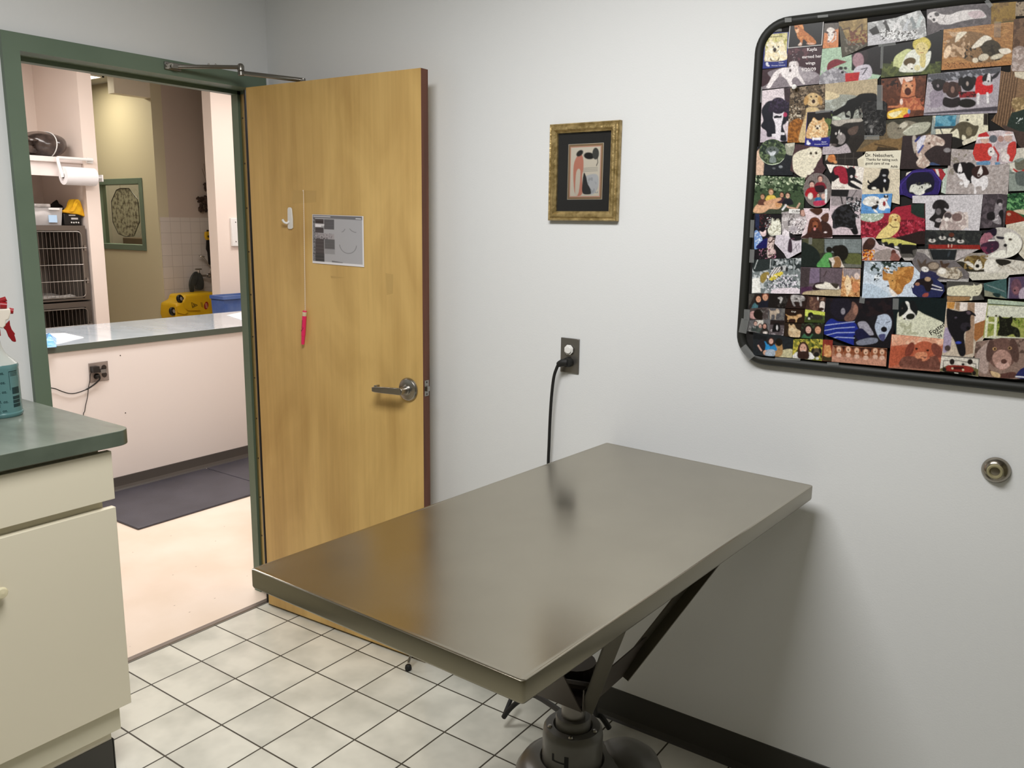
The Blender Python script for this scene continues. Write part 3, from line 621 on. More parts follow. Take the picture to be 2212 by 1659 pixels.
# ================================================================== HALF WALL COUNTER AND WHAT IS ON IT
hlam = mat('hall_glare_laminate', 'c2ccd4', .10, col2='d2dbe2', nscale=4, nstretch=(1, 2.5, 1), ndetail=6, coat=.6)  # green laminate painted pale: bright grazing reflection put into its colour
hedge = mat('counter_edge_laminate', '4c554c', .35)
ZC = .93
hc = M(); hc.box((-2.79, -1.5, ZC - .04), (XH + .014, 4.25, ZC - .001), 1); hc.box((-2.79, -1.5, ZC - .001), (XH + .014, 4.25, ZC), 0)
o = hc.build('countertop', [hlam, hedge], bevel=.001); o['label'] = 'green laminate counter, glare painted pale on top, capping the half wall across the hall'; o['category'] = 'countertop'
def flat(mm, px, z, th=.001, mi=0):
    return mm.prism([at(x, y, 'z', z) for x, y in px], (0, 0, th), mi)
paper = mat('white_paper', 'eeecec', .6)
o = flat(M(), [(99, 721), (140, 720), (181, 729), (123, 743), (101, 741)], ZC + .0005, .002).build('paper_sheet', paper, smooth=False); o['label'] = 'white paper sheet at the left end of the hall counter beside the blue wrapper'; o['category'] = 'paper'
o = flat(M(), [(490, 681), (540, 671), (540, 697)], ZC + .0005, .002).build('paper_sheet', paper, smooth=False); o['label'] = 'white paper sheet on the hall counter near the right door jamb'; o['category'] = 'paper'
bw = M(); pts = [(92, 724), (104, 727), (113, 735), (122, 731), (122, 749), (94, 751)]
P = [at(x, y, 'z', ZC + .003) for x, y in pts]; c = sum(P) / len(P)
bw.add([p for p in P] + [c + np.array([0, 0, .045])] + [p - np.array([0, 0, .0025]) for p in P], [(i, (i + 1) % 6, 6) for i in range(6)] + [(i, i + 7, (i + 1) % 6 + 7, (i + 1) % 6) for i in range(6)])
o = bw.build('plastic_wrapper', mat('blue_plastic_film', '3f9be0', .25, col2='a8cdf0', nscale=22), smooth=False); o['label'] = 'crumpled blue plastic wrapper at the left end of the hall counter'; o['category'] = 'wrapper'
# double outlet with adapter and cords
xo = XH + .004
def hp(px, py, x=xo): return at(px, py, 'x', x)
a = hp(191, 786); c = hp(235, 822); oy, oz2 = (a[1] + c[1]) / 2, (a[2] + c[2]) / 2; oy = (hp(191, 786)[1] + hp(233, 782)[1]) / 2; oz2 = (hp(213, 782)[2] + hp(215, 824)[2]) / 2
ho = root('wall_outlet', (XH, oy, oz2 - .06), 'double outlet plate on the half wall under the hall counter', 'outlet')
M().box((XH + .0005, oy - .058, oz2 - .058), (XH + .006, oy + .058, oz2 + .058)).build('cover_plate', mat('hall_outlet_plate', '8f8782', .45, .4), ho, bevel=.002)
rb = mat('receptacle_dark', '241e1b', .4)
for px, py in ((205, 796), (224, 794), (207, 813), (225, 809)):
    p = hp(px, py); M().lathe([(0, 0), (.0165, 0), (.0165, .003), (0, .003)], (XH + .006, p[1], p[2]), (1, 0, 0), 20, xs=.9).build('receptacle', rb, ho)
for px, py in ((260, 768), (271, 892)):
    p = hp(px, py, XH); o = M().lathe([(0, 0), (.004, 0), (.003, .0015), (0, .002)], (XH, p[1], p[2]), (1, 0, 0), 10).build('wall_screw', mat('dark_screw', '2b2522', .5)); o['label'] = ('dark screw head in the half wall just below the counter, right of the outlet' if py < 800 else 'dark screw head low in the half wall beyond the corner of the near counter'); o['category'] = 'screw'
ad = root('power_adapter', hp(210, 798), 'black plug-in power adapter with a thin wire, upper half of the double outlet', 'adapter')
am = M(); p = hp(204, 797); q = hp(218, 800)
am.box((XH + .0062, p[1] - .027, p[2] - .016), (XH + .042, p[1] + .012, p[2] + .018)); am.box((XH + .009, p[1] + .012, p[2] - .019), (XH + .036, q[1] + .016, q[2] + .011)); am.box((XH + .036, q[1] - .018, q[2] - .012), (XH + .0365, q[1] + .014, q[2] + .010), 1)
am.build('adapter_body', [black, mat('grey_label', '6d6a66', .5)], ad, bevel=.002)
th = [hp(199, 800, XH + .02), hp(195, 810, XH + .02), hp(194, 822, XH + .014), hp(191, 838, XH + .012), hp(189, 858, XH + .012), hp(185, 875, XH + .012), hp(183, 888, XH + .012), hp(180, 897, XH + .012), hp(181, 930, XH + .012), hp(182, 980, XH + .012)]
M().tube(spline(th, 6), .0022, 8).build('thin_wire', rubber, ad)
pg = root('plug_lead', hp(208, 812), 'black plug in the double outlet, lower socket, its cord sagging to the left', 'power cord')
p = hp(208, 812); M().lathe([(0, 0), (.015, 0), (.015, .012), (.011, .022), (0, .024)], (XH + .0095, p[1], p[2]), (1, 0, 0), 18).build('plug', black, pg)
th = [hp(208, 812, XH + .03), hp(214, 811, XH + .034), hp(216, 817, XH + .03), hp(211, 824, XH + .022), hp(200, 833, XH + .016), hp(185, 842, XH + .014), hp(165, 849, XH + .014), hp(150, 850, XH + .014), hp(135, 846, XH + .014), hp(120, 840, XH + .014), hp(110, 838, XH + .014), hp(95, 836, XH + .014)]
M().tube(spline(th, 6), [.0045] * 30 + [.003] * (len(spline(th, 6)) - 30), 8).build('cord', rubber, pg)
# two rubber anti-fatigue mats
matm = mat('dark_grey_mat', '43424a', .42, col2='3a3940', nscale=5, bump=.3, bscale=150)
m1 = at(298, 1141, 'z', .012); mx1 = m1[0]; seam = at(548, 1041, 'z', .012)[1]
for k, (ya, yb, lab) in enumerate(((m1[1], seam - .003, 'dark rubber floor mat along the half wall, the one nearest the base cabinet'), (seam + .003, seam + .95, 'dark rubber floor mat past the thin seam, near the right door jamb'))):
    mm = M(); mm.box((XH + .05, ya, .0005), (mx1, yb, .012))
    mm.build('floor_mat', matm, bevel=.004, label=lab, category='mat', group='rubber mats in the hall')

# ================================================================== CAGES
cst = mat('cage_steel', '79736c', .35, .85); cin = mat('cage_inside_steel', '857c74', .45, .5); bar = mat('bar_steel', '9a948d', .3, .9)
XC = -3.62
cy0, cy1 = 1.44, 2.115
def cage(z0, z1, dz0, dz1, lab, hb_):
    r = root('animal_cage', (XC - .3, (cy0 + cy1) / 2, z0), lab, 'cage', 'stacked steel cages')
    s = M(); dpt = min(.68, XC - xa - .012); t = .012
    s.box((XC - dpt, cy0, z0), (XC - .001, cy0 + t, z1), 1).box((XC - dpt, cy1 - t, z0), (XC - .001, cy1, z1), 1).box((XC - dpt, cy0, z0), (XC - .001, cy1, z0 + t), 1).box((XC - dpt, cy0, z1 - t), (XC - .001, cy1, z1), 1).box((XC - dpt, cy0, z0), (XC - dpt + t, cy1, z1), 1)
    # face frame
    a, b = cy0 + .03, cy1 - .045
    s.box((XC - .03, cy0, z0), (XC, a, z1)).box((XC - .03, b, z0), (XC, cy1, z1)).box((XC - .03, a, z0), (XC, b, dz0 - .012)).box((XC - .03, a, dz1 + .008), (XC, b, z1))
    s.build('cage_shell', [cst, cin], r, smooth=False)
    d = M(); ya, yb = a - .004, b + .004; xr = XC + .012
    rc = .03; lp_ = []
    for (yy, zz, s0) in ((yb, dz1, 0), (ya, dz1, 1), (ya, dz0, 2), (yb, dz0, 3)):
        cyc = yy + (-rc if s0 in (0, 3) else rc); czc = zz + (-rc if s0 in (0, 1) else rc)
        for k in range(5):
            an = PI / 2 * s0 + PI / 2 * k / 4; lp_.append((xr, cyc + rc * math.cos(an), czc + rc * math.sin(an)))
    d.tube(lp_, .0042, 8, closed=True)
    nb = int((yb - ya) / .0285)
    for k in range(1, nb): yy = ya + (yb - ya) * k / nb; d.tube([(xr - .003, yy, dz0), (xr - .003, yy, dz1)], .0016, 6)
    for k in range(1, hb_): zz = dz0 + (dz1 - dz0) * k / hb_; d.tube([(xr + .002, ya, zz), (xr + .002, yb, zz)], .0026, 6)
    dd = d.build('cage_door', bar, r)
    for k in (1, hb_ - 1):
        zz = dz0 + (dz1 - dz0) * k / hb_; M().tube([(xr, yb - .01, zz), (xr, yb + .034, zz)], .005, 8).box((XC, yb + .016, zz - .02), (XC + .012, yb + .032, zz + .02)).build('hinge', bar, r)
    return r
cage(1.02, 1.585, 1.045, 1.540, 'upper steel cage with a wire door, newspaper lining showing along its floor', 4)
cage(.0, 1.008, .44, .958, 'lower steel cage mostly hidden behind the hall counter', 4)
np_ = M(); vs = []; 
for i in range(7):
    for j in range(13): vs.append((XC - .035 - i * .09, cy0 + .03 + j * .046, 1.036 + .006 * math.sin(i * 1.7 + j * 1.1) + .008 * (i > 0) + .012 * abs(math.sin(j * .9)) * (i < 2)))
np_.add(vs, [(i * 13 + j, i * 13 + j + 1, (i + 1) * 13 + j + 1, (i + 1) * 13 + j) for i in range(6) for j in range(12)])
o = np_.build('newspaper', mat('newsprint', 'b9b2aa', .8, col2='8f8983', nscale=40)); o['label'] = 'rumpled grey newspaper lining the floor of the upper cage'; o['category'] = 'newspaper'
# ---- things on the cages
def cp(px, py, x): return at(px, py, 'x', x)
XB = -3.66; a = cp(76, 486, XB); b = cp(137, 447, XB)
ya, yb, zt = cp(72, 480, XB)[1], cp(137, 480, XB)[1], cp(110, 449, XB)[2]
bn = root('storage_bin', (XB - .12, (ya + yb) / 2, 1.585), 'clear plastic storage bin with a pale blue label standing on the cages', 'bin')
zb_ = 1.586; g = M(); th_ = .003; fx, bx_ = XB, XB - .28
for (p0, p1, q1, q0) in (((fx - .01, ya + .008), (fx - .01, yb - .012), (fx, yb), (fx, ya)), ((bx_ + .01, yb - .012), (bx_ + .01, ya + .008), (bx_, ya), (bx_, yb)), ((fx - .01, yb - .012), (bx_ + .01, yb - .012), (bx_, yb), (fx, yb)), ((bx_ + .01, ya + .008), (fx - .01, ya + .008), (fx, ya), (bx_, ya))):
    g.add([(*p0, zb_), (*p1, zb_), (*q1, zt), (*q0, zt)], [(0, 1, 2, 3)])
g.add([(fx - .01, ya + .008, zb_), (fx - .01, yb - .012, zb_), (bx_ + .01, yb - .012, zb_), (bx_ + .01, ya + .008, zb_)], [(3, 2, 1, 0)])
g.tube([(fx, ya, zt), (fx, yb, zt), (bx_, yb, zt), (bx_, ya, zt)], .004, 6, closed=True)
g.build('bin_body', mat('cloudy_plastic', 'd4cfcc', .3, alpha=.55), bn)
M().blob(((fx + bx_) / 2, (ya + yb) / 2 - .01, (zb_ + zt) / 2 - .004), (.115, (yb - ya) / 2 - .02, (zt - zb_) / 2 - .012), .12, 4, fr=2.2).build('bin_contents', mat('crumpled_white_bags', 'e2dcda', .6, col2='8f8985', nscale=16), bn)
p = cp(98, 466, XB + .002); q = cp(123, 480, XB + .002); M().box((XB - .001, cp(105, 474, XB)[1], cp(110, 480.5, XB)[2]), (XB + .004, cp(123, 474, XB)[1], cp(110, 464.5, XB)[2])).build('label', mat('pale_blue_label', 'b4cfe8', .5), bn, smooth=False)
M().box((XB + .0, cp(104, 450, XB)[1], zt - .015), (XB + .012, cp(127, 450, XB)[1], zt + .0)).build('clip', white_pl, bn, bevel=.002)
o = M().box((XB - .22, cp(82, 440, XB)[1], zt + .002), (XB - .05, cp(117, 440, XB)[1], cp(100, 440, XB)[2])).build('plastic_bag', mat('clear_bag', 'cfc8c4', .35, col2='a09a96', nscale=20), bevel=.008); o['label'] = 'pale folded plastic bag lying on top of the clear storage bin'; o['category'] = 'bag'
XD = -3.66; y0_, y1_ = cp(139, 480, XD)[1], cp(176, 480, XD)[1]; zt2 = cp(150, 461, XD)[2]
dv = root('device', (XD - .07, (y0_ + y1_) / 2, 1.5855), 'black electronic box with white buttons on the cages under the yellow cloth', 'device')
M().box((XD - .16, y0_, 1.586), (XD, y1_, zt2)).build('case', black, dv, bevel=.004)
bt = M()
for k in range(4):
    p = cp(154.5 + k * 5, 480.5 + (k % 2) * .4, XD); bt.disk((XD, p[1], p[2]), .0055, (1, 0, 0), .002, 12)
bt.build('button', white_pl, dv)
bt = M(); p = cp(161, 472, XD); bt.box((XD, p[1] - .026, p[2] - .008), (XD + .001, p[1] + .026, p[2] + .006)); p = cp(157, 465, XD); bt.box((XD, p[1] - .030, p[2] - .004), (XD + .001, p[1] + .02, p[2] + .004)); bt.build('display', mat('grey_display', 'b9b4b0', .3), dv, smooth=False)
yc = M(); pts = [(138, 459), (138, 453), (146, 455), (153, 453), (158, 447), (161, 437), (164, 431), (169, 430), (174, 434), (178, 446), (181, 455), (184, 468), (178, 466), (168, 463), (155, 462)]
yc.prism([cp(x, y, XD + .012) for x, y in pts], (-.11, 0, 0)); pts = [(150, 458), (158, 451), (163, 441), (167, 436), (170, 438), (166, 448), (160, 458)]
yc.prism([cp(x, y, XD + .020) for x, y in pts], (-.03, 0, 0))
o = yc.build('yellow_cloth', mat('yellow_cloth', 'eab81c', .8, col2='c98f10', nscale=18), bevel=.006, seg=3); o['label'] = 'bunched yellow cloth heaped over the black device on the cages'; o['category'] = 'cloth'
hz = M(); c0 = cp(80, 432, XC - .42)
for k in range(7): hz.blob((XC - .42 + .03 * math.sin(k * 2), c0[1] - .1 + k * .055, 1.685 + .03 * math.sin(k * 1.3 + 1.2)), (.06, .06, .062), .2, k)
o = hz.build('dark_bundle', mat('black_cloth', '161412', .8)); o['label'] = 'heap of black cloth or hoses in shadow behind the storage bin'; o['category'] = 'bundle'
# ---- shelf above
sh_pink = mat('shelf_white', 'ece0da', .5); zS = cp(100, 340, XC)[2]
shf = root('wall_shelf', (XC - .35, 1.6, 1.945), 'white boxed shelf across the alcove over the cages', 'shelf')
zt3 = 2.083; M().box((xa + .001, .6, zt3 - .038), (XC + .012, 2.134, zt3)).build('shelf_board', sh_pink, shf, bevel=.002)
M().box((XC - .03, .6, 1.945), (XC - .012, 2.134, zt3 - .038)).build('fascia', sh_pink, shf, smooth=False)
# towel holder + roll
rl, rr2 = cp(136, 372, -3.535), cp(203, 378, -3.535); rz = cp(168, 381, -3.535)[2]
hl = root('towel_holder', (-3.59, 2.18, rz), 'white wall-mounted paper towel bracket on the end of the partition', 'towel holder')
hb1 = cp(120, 342, -3.56); hm = M(); yL = rl[1] - .02
hm.tube(spline([(-3.57, 2.19, cp(178, 344, -3.57)[2]), (-3.565, 2.05, cp(150, 342, -3.565)[2]), (-3.56, yL + .0, cp(120, 340, -3.56)[2])], 4), .011, 10)
hm.tube([(-3.56, yL, cp(121, 341, -3.56)[2]), (-3.545, yL, cp(122, 355, -3.545)[2]), (-3.535, yL + .012, rz + .012), (-3.535, yL + .014, rz - .012)], [.012, .012, .015, .016], 12)
hm.box((-3.6, 2.155, cp(178, 352, -3.6)[2]), (-3.585, 2.20, cp(178, 340, -3.6)[2])).box((-3.6, 2.225, rz - .03), (-3.52, 2.235, rz + .02)); hm.tube([(-3.535, yL, rz), (-3.535, 2.235, rz)], .008, 8)
hm.build('bracket', white_pl, hl)
rlr = root('paper_towel_roll', (-3.535, (rl[1] + rr2[1]) / 2, rz), 'white paper towel roll on the bracket at the end of the partition', 'paper towel')
rR = .066; Lr = rr2[1] - rl[1]; M().lathe([(.020, 0), (.0655, 0), (rR, .003), (rR, Lr - .003), (.0655, Lr), (.020, Lr)], (-3.535, rl[1], rz), (0, 1, 0), 36, cap=False).build('towel_sheets', mat('towel_paper', 'f2eeee', .9), rlr)
M().lathe([(.020, -.001), (.0185, -.001), (.0185, Lr), (.020, Lr)], (-3.535, rl[1], rz), (0, 1, 0), 24, cap=False).build('core', mat('cardboard', '6b5238', .8), rlr)
# wrapped bundle on the shelf
bnr = root('bedding_bundle', (-3.85, 1.75, zt3), 'dark folded bedding in shiny plastic tied with a white strap on the alcove shelf', 'bundle')
bl = M(); yR_ = cp(152, 315, -3.72)[1]; bl.blob((-3.80, yR_ - .17, zt3 + .092), (.17, .17, .094), .07, 3, 30, 18, fr=3); bl.blob((-3.80, yR_ - .48, zt3 + .068), (.17, .30, .070), .09, 9, 30, 16, fr=4); bl.blob((-3.80, yR_ - .40, zt3 + .115), (.16, .22, .03), .1, 5, 24, 12)
bl.build('folded_bedding', mat('plastic_wrapped_dark_cloth', '2f2724', .16, col2='5d5048', nscale=9, ndetail=5, bump=1.0, bscale=28), bnr)
sy = cp(109, 315, -3.72)[1]; M().tube([(-3.80 + .178 * math.cos(a), sy + .01 * math.sin(a), zt3 + .088 + .100 * math.sin(a)) for a in np.linspace(0, 2 * PI, 28)[:-1]], .004, 6, closed=True).build('strap', white_pl, bnr)

# ================================================================== OCTAGONAL PANEL BEHIND THE WINDOW
def oc(x, y, yy=YY + .028): return at(210 + x / 8.733, 370 + y / 8.733, 'y', yy)
op = M(); o8 = [(435, 320), (590, 320), (750, 520), (772, 600), (797, 950), (690, 1225), (540, 1235), (400, 1180), (295, 960), (265, 570), (360, 355)]
op.prism([oc(x, y) for x, y in o8], (0, .008, 0))
opr = root('octagonal_panel', oc(540, 1235), 'octagonal mottled stone-like decoration hanging in the green framed window', 'wall hanging')
octm = mat('mottled_octagon', 'a09d82', .5, col2='57513f', nscale=26, ndetail=7, lo=.46, hi=.62)
op.build('panel', octm, opr, smooth=False)
M().tube([oc(x, y, YY + .026) for x, y in o8], .003, 6, closed=True).build('rim', mat('dark_lead', '2c2a24', .5), opr)
for w_ in ([oc(750, 520), oc(790, 400), oc(800, 250)], [oc(435, 320), oc(425, 250)]): M().tube(w_, .0012, 5).build('hanging_wire', mat('wire', '8a8068', .5), opr)
# things in the office behind
o = M().box((-6.75, 4.2, .0), (-5.1, 4.68, 1.42)).build('office_cabinet', mat('dark_brown_wood', '4a3c2c', .5), bevel=.01); o['label'] = 'dark brown cabinet in the office behind the green framed window'; o['category'] = 'cabinet'
o = M().box((-5.05, 4.1, 0), (-4.72, 4.65, 1.36)).build('filing_cabinet', mat('grey_cabinet', '7d8078', .5), bevel=.01); o['label'] = 'grey filing cabinet in the office, low right behind the window glass'; o['category'] = 'cabinet'

# ================================================================== MOP ALCOVE
ym = mat('mop_yellow', 'e3b71a', .4, col2='d0a010', nscale=4)
zsk = at(360 + 500 / 6.636, 440 + 1760 / 6.636, 'x', -4.28)[2] - .0005; zsk = min(at(360 + q / 6.636, 440 + 1760 / 6.636, 'x', -4.28)[2] for q in (180, 770)) - .0005
snk = root('mop_sink', (-4.35, 3.8, 0), 'white service sink under the mop bucket, hidden behind the hall counter', 'sink')
M().box((-4.59, YY - .10, 0), (-4.12, 4.4, .30)).box((-4.59, YY + .015, .30), (-4.55, 4.4, zsk)).box((-4.16, YY + .015, .30), (-4.12, 4.4, zsk)).box((-4.59, YY - .10, .30), (-4.12, 4.0, zsk)).box((-4.55, 4.35, .30), (-4.16, 4.4, zsk)).build('basin', mat('white_enamel', 'd8d4cc', .25), snk, bevel=.01)
def mp_(x, y, X=-4.28): return at(360 + x / 6.636, 440 + y / 6.636, 'x', X)
bk = root('mop_bucket', (-4.38, mp_(500, 1600)[1], zsk), 'yellow wheeled mop bucket tipped on its side against the tiled wall', 'bucket')
bk_m = M(); outl = [(262, 1310), (640, 1272), (760, 1268), (770, 1760), (180, 1760), (125, 1600), (135, 1440), (238, 1390)]
Pn = [mp_(x, y) for x, y in outl]; Pn = [np.array([p[0], p[1], max(p[2], zsk + .0004)]) for p in Pn]
bk_m.prism(Pn, (-.26, 0, 0)); bk_m.build('bucket_body', ym, bk, bevel=.02, seg=3)
rg = M(); rg.prism([mp_(x, y, -4.272) for x, y in ((275, 1508), (475, 1520), (475, 1528), (300, 1532))], (.014, 0, 0)); rg.prism([mp_(x, y, -4.274) for x, y in ((130, 1470), (235, 1430), (250, 1500), (300, 1560), (250, 1590), (150, 1560))], (.012, 0, 0)); rg.build('moulded_rib', mat('mop_yellow_deep', 'd8a812', .4), bk, bevel=.003)  # ribs in a slightly deeper yellow than the body
for (x, y) in ((190, 1365), (85, 1545)):
    w = M(); cw = mp_(x, y, -4.30); w.lathe([(.0, -.014), (.036, -.014), (.040, -.008), (.040, .008), (.036, .014), (0, .014)], cw, (0.5, .2, .1), 22, 0); w.lathe([(.0, -.016), (.018, -.016), (.018, .016), (0, .016)], cw, (0.5, .2, .1), 16, 1); w.tube([cw + np.array([0, .02, .0]), cw + np.array([-.02, .075, .005])], .016, 10, 0)
    w.build('caster', [black, mat('wheel_grey', '9a9188', .5)], bk)
lg = M(); cl_ = mp_(567, 1460, -4.2785)
def lgp(x, y): return mp_(x, y, -4.2785)
oval = [(567 + 30 * math.cos(a) + 6 * math.sin(a) * -1, 1460 + 55 * math.sin(a)) for a in np.linspace(0, 2 * PI, 25)[:-1]]
lgo = M(); lgo.prism([lgp(x, y) for x, y in oval], (.0012, 0, 0), 0)
for k in (-1.2, 0.2, 1.4): lgo.prism([lgp(*p) for p in ((560 + k * 8, 1425), (563 + k * 8, 1425), (575 + k * 8, 1497), (572 + k * 8, 1497))], (.002, 0, 0), 1)
lgo.build('logo', [mat('logo_red', '9c1c1c', .4), mat('logo_cream', 'e8c8a0', .4)], bk, smooth=False)
tri = [(355, 1418), (442, 1455), (370, 1492)]
for i in range(3): lg.tube([lgp(*tri[i]), lgp(*tri[(i + 1) % 3])], .0022, 6, 2)
lg.tube([lgp(372, 1450), lgp(388, 1442), lgp(400, 1462), lgp(412, 1452)], .003, 6, 2); lg.tube([lgp(372, 1470), lgp(392, 1466)], .003, 6, 2)
lg.build('warning_triangle', [mat('logo_red', '9c1c1c', .4), mat('logo_red', '9c1c1c', .4), mat('logo_black', '2a220c', .4)], bk, smooth=False); lg = M()
for k in range(3): lg.prism([lgp(*p) for p in ((485 + k * 11, 1412 + k * 2), (489 + k * 11, 1412 + k * 2), (503 + k * 11, 1480 + k * 6), (499 + k * 11, 1480 + k * 6))], (.001, 0, 0), 3)
lg.build('print_lines', [mat('logo_red', '9c1c1c', .4), mat('logo_cream', 'e8c8a0', .4), mat('logo_black', '2a220c', .4), mat('print_brown', '8a6a18', .5)], bk, smooth=False)
fc_ = root('mop_sink_faucet', mp_(635, 1035, -4.45), 'chrome service faucet on the tiled wall with rubber gloves hung on its spout', 'faucet')
fm = M(); Xf = -4.50
def fpx(x, y, X=Xf): return mp_(x, y, X)
fm.tube([fpx(1000, 1050), fpx(640, 1038), fpx(480, 1030)], .011, 12).lathe([(0, -.03), (.022, -.02), (.026, 0), (.022, .02), (0, .03)], fpx(605, 1030), (0, 1, .0), 16)
fm.tube([fpx(455, 955), fpx(455, 1075)], .013, 12).tube([fpx(408, 940), fpx(498, 938)], .008, 10).tube([fpx(455, 940), fpx(455, 960)], .007, 8)
fm.tube([fpx(640, 935), fpx(540, 790), fpx(520, 765)], .0065, 8).lathe([(0, -.006), (.022, -.005), (.024, 0), (.022, .005), (0, .006)], fpx(503, 750), (.3, .1, 1), 16, xs=1.3).tube([fpx(640, 935), fpx(605, 1010)], .008, 8)
fm.build('spout', chrome, fc_)
glv = root('rubber_gloves', fpx(430, 1270, -4.48), 'pair of dark grey rubber gloves draped over the service faucet', 'gloves')
gm_ = mat('grey_green_rubber', '3d403d', .55, col2='2c2e2c', nscale=10)
for nm, pts, X in (('glove', [(330, 1180), (335, 1110), (360, 1040), (400, 985), (440, 975), (452, 1010), (448, 1090), (430, 1150), (405, 1180), (395, 1260), (375, 1277), (350, 1270)], -4.47), ('glove', [(455, 1000), (480, 990), (505, 1020), (528, 1080), (540, 1150), (530, 1215), (500, 1235), (440, 1232), (420, 1220), (425, 1150), (450, 1080)], -4.485)):
    mm = M(); mm.prism([fpx(x, y, X) for x, y in [(float(q[0]), float(q[1])) for q in spline([(a, b, 0) for a, b in pts], 3, True)]], (-.02, 0, 0)); mm.build(nm, gm_, glv, bevel=.006)
def mop(name, pts, X, m, lab, cat, lab_m=None, seed=1):
    r = root(name, fpx(pts[-1][0], pts[-1][1], X), lab, cat); rnd = random.Random(seed); mm = M()
    cpt = fpx(*pts[0], X); w = pts[2]
    for k in range(w):
        a = rnd.uniform(-1, 1); e = fpx(pts[1][0] + a * pts[3], pts[1][1] + rnd.uniform(-20, 20), X + rnd.uniform(-.02, .03)); mid = (cpt + e) / 2 + np.array([rnd.uniform(-.01, .01), rnd.uniform(-.03, .03), rnd.uniform(.0, .03)])
        mm.tube(spline([cpt + np.array([0, rnd.uniform(-.01, .01), 0]), mid, e], 4), [.008] * 4 + [.007] * 4 + [.004], 6)
    mm.build('strands', m, r); return r
dk = mat('dried_dark_fibre', '4b382c', .8, col2='2e221a', nscale=30)
def bunch(x, y, n, rad, lab, seed, stalk):
    r = root('dried_flowers', fpx(x, y + 60, -4.568), lab, 'dried flowers'); rnd = random.Random(seed); mm = M(); c = fpx(x, y, -4.568)
    for k in range(n):
        q = c + np.array([rnd.uniform(-.008, .03), rnd.uniform(-rad, rad), rnd.uniform(-rad, rad)]); mm.blob(q, (.018, rnd.uniform(.012, .026), rnd.uniform(.012, .026)), .35, seed * 50 + k, 10, 7, fr=3)
    mm.build('dried_blooms', dk, r); st = M()
    for k in range(4): st.tube([c, c + np.array([0, rnd.uniform(-.06, .03), stalk * rnd.uniform(.6, 1.0)])], .002, 5)
    st.build('stems', mat('dry_stem', '6b5844', .8), r)
bunch(548, -5, 26, .07, 'larger lower bunch of dried dark flower heads hung above the white tiles', 3, -.12)
bunch(590, -240, 9, .03, 'small dried brown flower cluster high above the larger dark bunch', 5, .24)
sr = root('yellow_scrub_brush', fpx(600, 500, -4.5), 'yellow and black long brush hanging beside the partition above the faucet', 'brush')
M().prism([fpx(x, y, -4.5) for x, y in ((565, 405), (612, 395), (640, 520), (580, 520), (562, 470))], (-.03, 0, 0)).build('brush_head', ym, sr, bevel=.004)
M().prism([fpx(x, y, -4.49) for x, y in ((585, 455), (612, 455), (614, 485), (588, 485))], (.004, 0, 0)).prism([fpx(x, y, -4.505) for x, y in ((590, 375), (630, 375), (630, 405), (588, 405))], (-.02, 0, 0)).prism([fpx(x, y, -4.505) for x, y in ((585, 522), (640, 520), (650, 880), (615, 870), (600, 700), (580, 650))], (-.02, 0, 0)).build('black_bristles', mat('bristle_black', '1a1512', .8), sr)
# electrical cover on the right hall wall
a = at(498, 471, 'x', -3.585); b = at(499, 532, 'x', -3.585)
ec = root('wall_cover_panel', (-3.6, a[1] + .09, b[2]), 'white rectangular cover panel with two screws on the hall wall beside the right jamb', 'cover panel')
M().box((-3.6, a[1], b[2]), (-3.575, a[1] + .2, a[2])).build('cover', white_pl, ec, bevel=.004)
for px, py in ((509, 480), (510, 522)):
    p = at(px, py, 'x', -3.575); M().lathe([(0, 0), (.006, 0), (.004, .002), (0, .0025)], p, (1, 0, 0), 12).build('screw', screwm, ec)
# blue bin
a = at(483, 640, 'x', -3.40)
bb_ = root('recycling_bin', (-3.2, a[1] + .25, 0), 'translucent blue bin standing below the white cover panel behind the hall counter', 'bin')
blm = mat('blue_bin_plastic', '4a66a8', .3, alpha=.92, col2='6f86b8', nscale=5); y0b, zt4 = a[1], a[2]; x1b, x0b = -3.40, -3.585
g = M(); t = .02
def ringb(i, z): return [(x1b - i, y0b + i, z), (x1b - i, y0b + .5 - i, z), (x0b + i * .1, y0b + .5 - i, z), (x0b + i * .1, y0b + i, z)]
rg_ = [ringb(.05, .002), ringb(.002, zt4 - .03), ringb(-.012, zt4 - .03), ringb(-.012, zt4), ringb(.006, zt4), ringb(.055, .012)]
vs = [p for r in rg_ for p in r]; fs = [(i * 4 + k, i * 4 + (k + 1) % 4, (i + 1) * 4 + (k + 1) % 4, (i + 1) * 4 + k) for i in range(5) for k in range(4)] + [(3, 2, 1, 0), (20, 21, 22, 23)]
g.add(vs, fs); g.build('bin_body', blm, bb_, bevel=.004)
from mathutils.geometry import delaunay_2d_cdt
